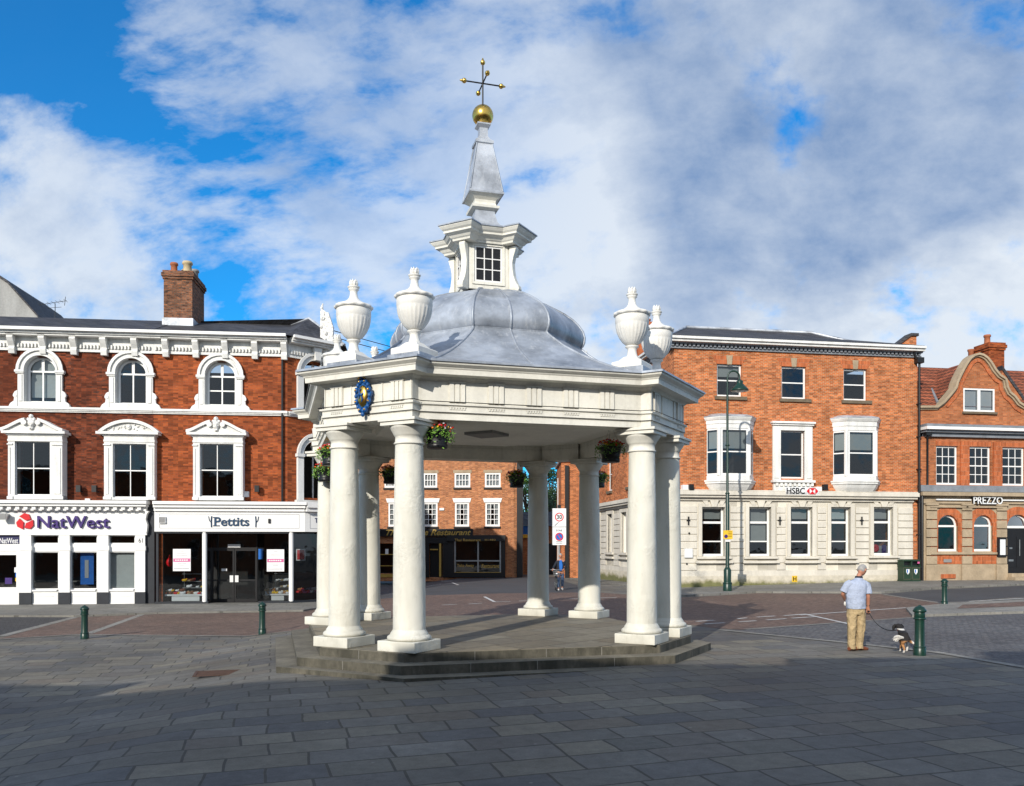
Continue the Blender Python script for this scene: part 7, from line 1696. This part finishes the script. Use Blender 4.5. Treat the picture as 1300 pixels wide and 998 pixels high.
# --- dog: black, white and tan spaniel, back to the viewer, hind leg lifted at the bollard
dx, dy = G(1149, 829.5); sc_ = (dy / FOC)
dog = empty('dog', (dx, dy, g(dx, dy)), 0, 'small black, white and tan spaniel on a lead lifting a leg against the nearest bollard', 'dog')
D = {'rump': (-.05, -.02, .31, (.085, .082)), 'loin': (.03, .10, .335, (.088, .090)), 'chest': (.085, .24, .36, (.092, .105)), 'neck': (.07, .33, .43, .062), 'skull': (.03, .36, .53, .066), 'muz': (.0, .45, .485, .032), 'nose': (-.015, .495, .475, .022),
     'hl0': (-.04, -.03, .25, .052), 'hl1': (-.045, .02, .175, .034), 'hl2': (-.035, -.05, .10, .021), 'hl3': (-.035, -.03, .028, .020), 'hl4': (-.035, .01, .015, .019),
     'hr0': (.06, -.03, .28, .048), 'hr1': (.11, .00, .235, .034), 'hr2': (.155, -.06, .20, .022), 'hr3': (.20, -.05, .185, .020), 'hr4': (.225, -.03, .19, .018),
     'fl0': (.03, .26, .25, .036), 'fl1': (.03, .24, .14, .024), 'fl2': (.03, .26, .025, .020), 'fl3': (.03, .30, .015, .018), 'fr0': (.14, .24, .25, .036), 'fr1': (.15, .22, .14, .024), 'fr2': (.15, .24, .025, .020), 'fr3': (.15, .28, .015, .018)}
DE = [('rump', 'loin'), ('loin', 'chest'), ('chest', 'neck'), ('neck', 'skull'), ('skull', 'muz'), ('muz', 'nose'), ('rump', 'hl0'), ('hl0', 'hl1'), ('hl1', 'hl2'), ('hl2', 'hl3'), ('hl3', 'hl4'), ('rump', 'hr0'), ('hr0', 'hr1'), ('hr1', 'hr2'), ('hr2', 'hr3'), ('hr3', 'hr4'),
      ('chest', 'fl0'), ('fl0', 'fl1'), ('fl1', 'fl2'), ('fl2', 'fl3'), ('chest', 'fr0'), ('fr0', 'fr1'), ('fr1', 'fr2'), ('fr2', 'fr3')]
db = skin('body', D, DE, 'furblack', dog, 2, 'loin')
# colour patches by position: white paws and collar line, tan thighs
mm = bpy.data.materials.new('spaniel_coat'); mm.use_nodes = True; nt = mm.node_tree; bb_ = nt.nodes['Principled BSDF']
co = objco(nt); s3 = N(nt, 'ShaderNodeSeparateXYZ'); L(nt, co, s3.inputs[0]); nz = noise(nt, co, 14, 3)
zj = mth(nt, 'ADD', s3.outputs[2], mth(nt, 'MULTIPLY', mth(nt, 'SUBTRACT', nz, .5), .10)); xj = mth(nt, 'ADD', s3.outputs[0], mth(nt, 'MULTIPLY', mth(nt, 'SUBTRACT', nz, .5), .08))
c = mixc(nt, ramp(nt, zj, [(.045, 0.0), (.075, 1.0)]), (.72, .70, .66), (.40, .20, .08)); c = mixc(nt, ramp(nt, zj, [(.24, 0.0), (.27, 1.0)]), c, (.012, .011, .012))
wr = mth(nt, 'MULTIPLY', ramp(nt, xj, [(.10, 0.0), (.13, 1.0)]), ramp(nt, zj, [(.25, 1.0), (.28, 0.0)])); c = mixc(nt, wr, c, (.72, .70, .66))
cb_ = mth(nt, 'MULTIPLY', ramp(nt, s3.outputs[2], [(.440, 0.0), (.446, 1.0)]), ramp(nt, s3.outputs[2], [(.466, 1.0), (.472, 0.0)])); c = mixc(nt, cb_, c, (.72, .70, .66))
L(nt, c, bb_.inputs['Base Color']); bb_.inputs['Roughness'].default_value = .85; bump(nt, bb_, noise(nt, co, 60, 3), .6, .01)
db.data.materials.clear(); db.data.materials.append(mm)
m = MB()
for s_ in (-1, 1): m.tube([(.035 + s_ * .055, .375, .545), (.035 + s_ * .088, .385, .50), (.035 + s_ * .092, .39, .43)], [.018, .032, .022], 8)
m.build('ears', 'furblack', db)
# plumed tail: many fine strands
m = MB(); rnd = random.Random(9); base = Vector((-.10, -.06, .33))
for k in range(420):
    t = rnd.random(); p = base + Vector((-.12 * t, -.03 * t, .02 * math.sin(t * 3) - .02 * t)) ; d = Vector((rnd.gauss(-.4, .5), rnd.gauss(0, .5), rnd.gauss(-.2, .8))).normalized() * (.025 + .045 * t)
    m.tube([p, p + d * .6, p + d + Vector((0, 0, -.012))], [.006, .005, .0015], 4)
m.tube([base + Vector((.05, .05, -.02)), base, base + Vector((-.09, -.02, .03)), base + Vector((-.17, -.05, .0))], [.03, .022, .016, .008], 8); m.build('tail', 'furwhite', db)
m = MB(); n0 = Vector((.07, .33, .43)); m.tube([(n0.x + .068 * math.cos(a), n0.y + .05 * math.sin(a), n0.z + .03 * math.sin(a)) for a in [2 * PI * k / 16 for k in range(17)]], .010, 6); m.build('collar', 'red', dog)
# lead from the hand, sagging, to the collar
h = Vector((mx + .262, my + .115, g(mx, my) + .80)); c = Vector((dx + .0, dy + .32, g(dx, dy) + .44))
mid = Vector((dx - .42, dy + .22, g(dx, dy) + .36))
pts = []
for k in range(21):
    t = k / 20; pts.append(h * (1 - t) ** 2 + mid * 2 * t * (1 - t) + c * t * t)
m = MB(); m.tube(pts, .0085, 6); m.box(h.x - .025, h.x + .02, h.y - .02, h.y + .05, h.z - .06, h.z + .08); tag(m.build('dog_lead', 'black'), 'black lead running from the hand of the person in the polo shirt to the dog', 'lead')
# --- person pushing a bicycle in the side street
wx, wy = G(711.5, 749.5); wz = g(wx, wy)
wp = empty('person', (wx, wy, wz), 0, 'grey-haired person in dark jacket and blue shirt walking with a bicycle under the 30 sign', 'person')
T = {'pel': (0, 0, .95, (.135, .10)), 'ch': (0, -.02, 1.25, (.155, .105)), 'up': (0, -.03, 1.40, (.15, .085)), 'nk': (0, -.05, 1.50, .05), 'hb': (0, -.07, 1.57, .055), 'sl': (-.17, -.03, 1.39, .055), 'le': (-.30, -.12, 1.14, .042), 'lw': (-.40, -.34, 1.0, .03), 'sr': (.17, -.03, 1.39, .055), 're': (.25, -.02, 1.12, .042), 'rw': (.12, -.26, 1.0, .03),
     'L1': (-.09, 0, .88, .085), 'L2': (-.10, -.12, .50, .06), 'L3': (-.10, -.02, .10, .045), 'L4': (-.10, -.16, .04, .035), 'R1': (.09, 0, .88, .085), 'R2': (.10, .0, .50, .06), 'R3': (.10, .22, .14, .045), 'R4': (.10, .12, .05, .035)}
E_ = [('pel', 'ch'), ('ch', 'up'), ('up', 'nk'), ('nk', 'hb'), ('up', 'sl'), ('sl', 'le'), ('le', 'lw'), ('up', 'sr'), ('sr', 're'), ('re', 'rw'), ('pel', 'L1'), ('L1', 'L2'), ('L2', 'L3'), ('L3', 'L4'), ('pel', 'R1'), ('R1', 'R2'), ('R2', 'R3'), ('R3', 'R4')]
for pre, b_, dv, sv in (('L', 'lw', (-.2, -.9, -.1), (0, 0, -1)), ('R', 'rw', (-.2, -.9, -.1), (0, 0, 1))):
    n_, e_ = hand(pre, T[b_][:3], dv, sv, wp, .9)
    for k, v in n_.items(): T[pre + k] = v if k != 'w' else (v[0], v[1] - .01, v[2], v[3])
    E_ += [(b_, pre + 'w')] + [(pre + a, pre + b) for a, b in e_]
body = skin('body', T, E_, 'skin', wp, 1, 'pel'); head_mesh(body, (0, -.09, 1.66), R(-90), R(8), 'hair')
skin('jacket', {'a': (0, 0, .88, (.18, .14)), 'c': (0, -.01, 1.15, (.185, .135)), 'd': (0, -.02, 1.35, (.185, .12)), 'e': (0, -.04, 1.46, .08), 'l': (-.18, -.03, 1.38, .075), 'l2': (-.31, -.12, 1.15, .06), 'l3': (-.38, -.29, 1.03, .045), 'r': (.18, -.03, 1.38, .075), 'r2': (.265, -.02, 1.13, .06), 'r3': (.16, -.2, 1.03, .045)}, [('a', 'c'), ('c', 'd'), ('d', 'e'), ('d', 'l'), ('l', 'l2'), ('l2', 'l3'), ('d', 'r'), ('r', 'r2'), ('r2', 'r3')], 'jacket', wp, 2, 'c')
m = MB(); m.prism([(-.055, 1.46), (.06, 1.46), (.10, 1.25), (.085, .95), (-.05, .95), (-.075, 1.25)], -.185, -.13); m.build('shirt', 'bluecloth', wp, bevel=.03)
skin('trousers', {'p': (0, 0, .90, (.155, .12)), 'L1': (-.095, 0, .76, .098), 'L2': (-.10, -.12, .48, .078), 'L3': (-.10, -.03, .12, .066), 'R1': (.095, 0, .76, .098), 'R2': (.10, .0, .48, .078), 'R3': (.10, .20, .18, .066)}, [('p', 'L1'), ('L1', 'L2'), ('L2', 'L3'), ('p', 'R1'), ('R1', 'R2'), ('R2', 'R3')], 'jeans', wp, 2, 'p')
for p_ in (((-.10, .04, .05), (-.10, -.06, .055), (-.10, -.20, .035)), ((.10, .24, .10), (.10, .16, .07), (.10, .03, .035))):
    MB().tube(p_, [.04, .048, .03], 10).build('shoe', 'furwhite', wp)
bi = empty('bicycle', (wx - .22, wy - .45, wz), 0, 'dark bicycle with a basket seen head-on, pushed by the person under the 30 sign', 'bicycle')
def wheel(cy):
    m = MB(); n = 32; m.tube([(0, cy + .33 * math.cos(2 * PI * k / n), .34 + .33 * math.sin(2 * PI * k / n)) for k in range(n + 1)], .020, 8); w_ = m.build('wheel', 'rubber', bi)
    m = MB()
    for k in range(16): a = 2 * PI * k / 16; m.tube([(.02 * (-1) ** k, cy, .34), (0, cy + .315 * math.cos(a), .34 + .315 * math.sin(a))], .0022, 4)
    m.tube([(-.04, cy, .34), (.04, cy, .34)], .018, 8); m.tube([(0, cy + .315 * math.cos(2 * PI * k / n), .34 + .315 * math.sin(2 * PI * k / n)) for k in range(n + 1)], .008, 6); m.build('spokes', 'steel', w_)
wheel(-.15); wheel(.90)
m = MB(); m.tube([(-.045, -.15, .34), (-.04, -.06, .72), (0, -.02, .78)], .012, 6); m.tube([(.045, -.15, .34), (.04, -.06, .72), (0, -.02, .78)], .012, 6); m.tube([(0, -.03, .75), (0, .03, 1.0)], .016, 8); m.tube([(0, 0, .86), (0, .5, .34)], .018, 8); m.tube([(0, 0, .92), (0, .62, .80)], .016, 8); m.tube([(0, .5, .34), (0, .66, .92)], .015, 8); m.tube([(0, .5, .34), (.02, .90, .34)], .011, 6); m.tube([(0, .64, .82), (.02, .90, .34)], .010, 6); m.build('frame', 'black', bi)
m = MB(); m.tube([(-.30, .12, 1.0), (-.22, .0, 1.02), (0, .03, 1.0), (.22, .0, 1.02), (.30, .12, 1.0)], .013, 8); hb_ = m.build('handlebar', 'steel', bi)
m = MB(); m.tube([(0, .56, .93), (0, .68, .95), (0, .80, .94)], [.025, .06, .085], 10); m.build('saddle', 'black', bi)
m = MB()
for k in range(7): m.tube([(-.17 + k * .057, -.34, .95), (-.13 + k * .043, -.30, .72), (-.13 + k * .043, -.08, .72), (-.17 + k * .057, -.06, .95)], .005, 4)
for z, w_ in ((.95, .17), (.84, .15), (.73, .13)): m.tube([(-w_, -.34 + (.95 - z) * .15, z), (w_, -.34 + (.95 - z) * .15, z), (w_, -.06, z), (-w_, -.06, z), (-w_, -.34 + (.95 - z) * .15, z)], .007, 5)
m.build('basket', 'boltgrey', bi); MB().lathe([(.0, 0), (.045, .01), (.05, .04), (.03, .06)], 12, (0, -.36, .80)).build('headlight', 'signwhite', bi)
# ------------------------------------------------------------------ sun, sky, camera
SKYR, SKYG, SKYB = .09, 1.18, 1.92
AZ, EL = R(23), R(24.7)
d = Vector((math.sin(AZ) * math.cos(EL), math.cos(AZ) * math.cos(EL), -math.sin(EL)))
sl = bpy.data.lights.new('sun', 'SUN'); sl.energy = 4.5; sl.angle = R(.53); sl.color = (1.0, .93, .82)
so = bpy.data.objects.new('sun', sl); COL.objects.link(so); so.rotation_euler = d.to_track_quat('-Z', 'Y').to_euler(); so.location = (-20, -30, 40)
W = bpy.data.worlds.new('World'); scn.world = W; W.use_nodes = True; nt = W.node_tree; nt.nodes.clear()
out = N(nt, 'ShaderNodeOutputWorld'); bg = N(nt, 'ShaderNodeBackground'); L(nt, bg.outputs[0], out.inputs[0])
sky = N(nt, 'ShaderNodeTexSky', sky_type='NISHITA'); sky.sun_disc = False; sky.sun_elevation = EL; sky.sun_rotation = AZ + PI; sky.air_density = 1.0; sky.dust_density = .3; sky.ozone_density = 2.5
bg.inputs[1].default_value = .10
tc = N(nt, 'ShaderNodeTexCoord'); gen = tc.outputs['Generated']
def v3(x, y, z): return (x, y, z)
def dirof(px, py): return Vector(((px - 650) / FOC, 1, (HY - py) / FOC)).normalized()
def blob(px, py, rad, amp):
    """soft patch of cloud round a direction"""
    dp = N(nt, 'ShaderNodeVectorMath', operation='DISTANCE'); L(nt, gen, dp.inputs[0]); dp.inputs[1].default_value = dirof(px, py)
    q = mth(nt, 'DIVIDE', dp.outputs['Value'], rad / FOC); e = mth(nt, 'EXPONENT', mth(nt, 'MULTIPLY', mth(nt, 'MULTIPLY', q, q), -1)); return mth(nt, 'MULTIPLY', e, amp)
def addall(l):
    r = l[0]
    for x in l[1:]: r = mth(nt, 'ADD', r, x)
    return r
# cloud coordinates: direction projected on a sheet, streaked towards upper left
sp = N(nt, 'ShaderNodeSeparateXYZ'); L(nt, gen, sp.inputs[0])
den = mth(nt, 'ADD', mth(nt, 'MAXIMUM', sp.outputs[2], 0), .75)
cx_ = mth(nt, 'DIVIDE', sp.outputs[0], den); cy_ = mth(nt, 'DIVIDE', sp.outputs[1], den)
cc = N(nt, 'ShaderNodeCombineXYZ'); L(nt, cx_, cc.inputs[0]); L(nt, cy_, cc.inputs[1])
wn = N(nt, 'ShaderNodeTexNoise', i_Scale=3.0, i_Detail=4); L(nt, cc.outputs[0], wn.inputs['Vector'])
wv = N(nt, 'ShaderNodeVectorMath', operation='MULTIPLY_ADD'); L(nt, wn.outputs['Color'], wv.inputs[0]); wv.inputs[1].default_value = (.07, .07, 0); L(nt, cc.outputs[0], wv.inputs[2])
n1 = noise(nt, mapping(nt, wv.outputs[0], (1, 1.1, 1), (0, 0, .35)), 9.5, 13, .60)
n2 = noise(nt, mapping(nt, wv.outputs[0], (1.6, 3.6, 1), (0, 0, .6)), 6.5, 10, .60)       # mackerel streaks
streaky = addall([blob(330, 80, 260, .85), blob(520, 120, 170, .5)])
streaky = ramp(nt, streaky, [(0.0, 0.0), (.8, .75)])
n = mth(nt, 'ADD', mth(nt, 'MULTIPLY', n1, mth(nt, 'SUBTRACT', 1.0, streaky)), mth(nt, 'MULTIPLY', n2, streaky))
n = mth(nt, 'ADD', .5, mth(nt, 'MULTIPLY', mth(nt, 'SUBTRACT', n, .5), 3.3))
blobs = [(40, 40, 130, -.50), (110, 125, 70, -.30), (165, 165, 52, -.34), (250, 200, 48, -.32), (30, 105, 60, -.25), (330, 214, 42, -.32), (400, 220, 36, -.22), (90, 20, 60, -.2),
         (60, 155, 50, .36), (30, 190, 55, .40), (130, 185, 40, .25), (60, 240, 85, .50), (190, 245, 80, .48), (330, 245, 70, .18), (470, 260, 90, .30), (430, 330, 70, .12), (110, 320, 140, .16), (30, 350, 60, .22), (350, 390, 60, .22), (260, 330, 90, -.12),
         (280, 20, 170, .22), (225, 100, 60, .28), (160, 40, 45, .22), (360, 130, 110, .20), (480, 110, 110, .16), (560, 20, 70, .02), (520, 180, 60, -.06), (600, 60, 60, .04),
         (620, 190, 90, .26), (560, 330, 140, .30), (760, 280, 150, .45), (690, 110, 90, .30), (800, 40, 130, .40), (900, 150, 150, .46), (1100, 60, 190, .50), (1100, 230, 220, .62), (1290, 200, 190, .5), (880, 330, 130, .30), (1000, 380, 130, .26), (1180, 385, 130, .28), (1290, 320, 120, .3), (770, 400, 140, .30),
         (1018, 70, 28, -.42), (1000, 125, 30, -.30), (1010, 165, 26, -.30), (975, 120, 22, -.2), (905, 315, 22, -.25), (895, 340, 16, -.2), (1165, 357, 40, -.40), (1130, 372, 30, -.2), (1270, 10, 60, -.35), (655, 45, 30, -.2)]
bias = mth(nt, 'ADD', addall([blob(q[0], q[1], q[2], q[3] * (.55 if q[3] > 0 else .9)) for q in blobs]), .02)
back = mth(nt, 'MULTIPLY', mth(nt, 'MAXIMUM', mth(nt, 'MULTIPLY', sp.outputs[1], -1), 0), .5)  # extra cloud cover behind the viewer, added as neutral fill light
dens = mth(nt, 'ADD', mth(nt, 'ADD', n, bias), back)
cover = ramp(nt, dens, [(.34, 0.02), (.50, .30), (.68, .68), (.86, .90), (1.0, .97)])
cover = mth(nt, 'MULTIPLY', cover, mth(nt, 'SUBTRACT', 1.0, mth(nt, 'MULTIPLY', streaky, .42)))
gr = addall([blob(1080, 120, 260, .85), blob(1180, 240, 150, .75), (blob(860, 100, 160, .60)), blob(1290, 150, 160, .55), blob(900, 220, 110, .50), blob(1010, 290, 90, .45), blob(850, 385, 70, .40), blob(1270, 330, 110, -.6), blob(760, 250, 100, -.75), blob(1180, 395, 110, -.5), blob(970, 340, 60, -.2), blob(690, 190, 90, -.3), blob(440, 40, 200, .28), blob(200, 60, 150, .3), blob(480, 150, 130, .25), blob(120, 260, 60, .22), blob(420, 275, 50, .22)])
gr = mth(nt, 'ADD', mth(nt, 'MINIMUM', mth(nt, 'MULTIPLY', gr, .72), .72), mth(nt, 'MULTIPLY', mth(nt, 'SUBTRACT', noise(nt, mapping(nt, wv.outputs[0], (1, 1.3, 1), (0, 0, .3)), 9.0, 12, .62), .50), 1.5))
ccol = mixc(nt, ramp(nt, gr, [(.02, 0.0), (1.0, 1.0)]), (7.9, 8.5, 9.2), (1.9, 3.1, 5.4))
sat = mixc(nt, 1.0, sky.outputs[0], (SKYR, SKYG, SKYB), 'MULTIPLY')
col = mixc(nt, cover, sat, ccol)
L(nt, col, bg.inputs[0])
cam = bpy.data.cameras.new('camera'); co_ = bpy.data.objects.new('camera', cam); COL.objects.link(co_)
co_.location = (0, 0, CH); co_.rotation_euler = (PI / 2, 0, 0); cam.sensor_width = 36; cam.lens = FOC / 1300 * 36; cam.shift_y = (HY - 499) / 1300; cam.clip_end = 2000; cam.clip_start = .1
scn.camera = co_
scn.view_settings.view_transform = 'Standard'; scn.view_settings.look = 'None'; scn.view_settings.exposure = 0; scn.view_settings.gamma = 1
scn.render.engine = 'CYCLES'; scn.cycles.max_bounces = 6; scn.cycles.transparent_max_bounces = 12; scn.cycles.use_denoising = True; scn.cycles.caustics_reflective = False; scn.cycles.caustics_refractive = False
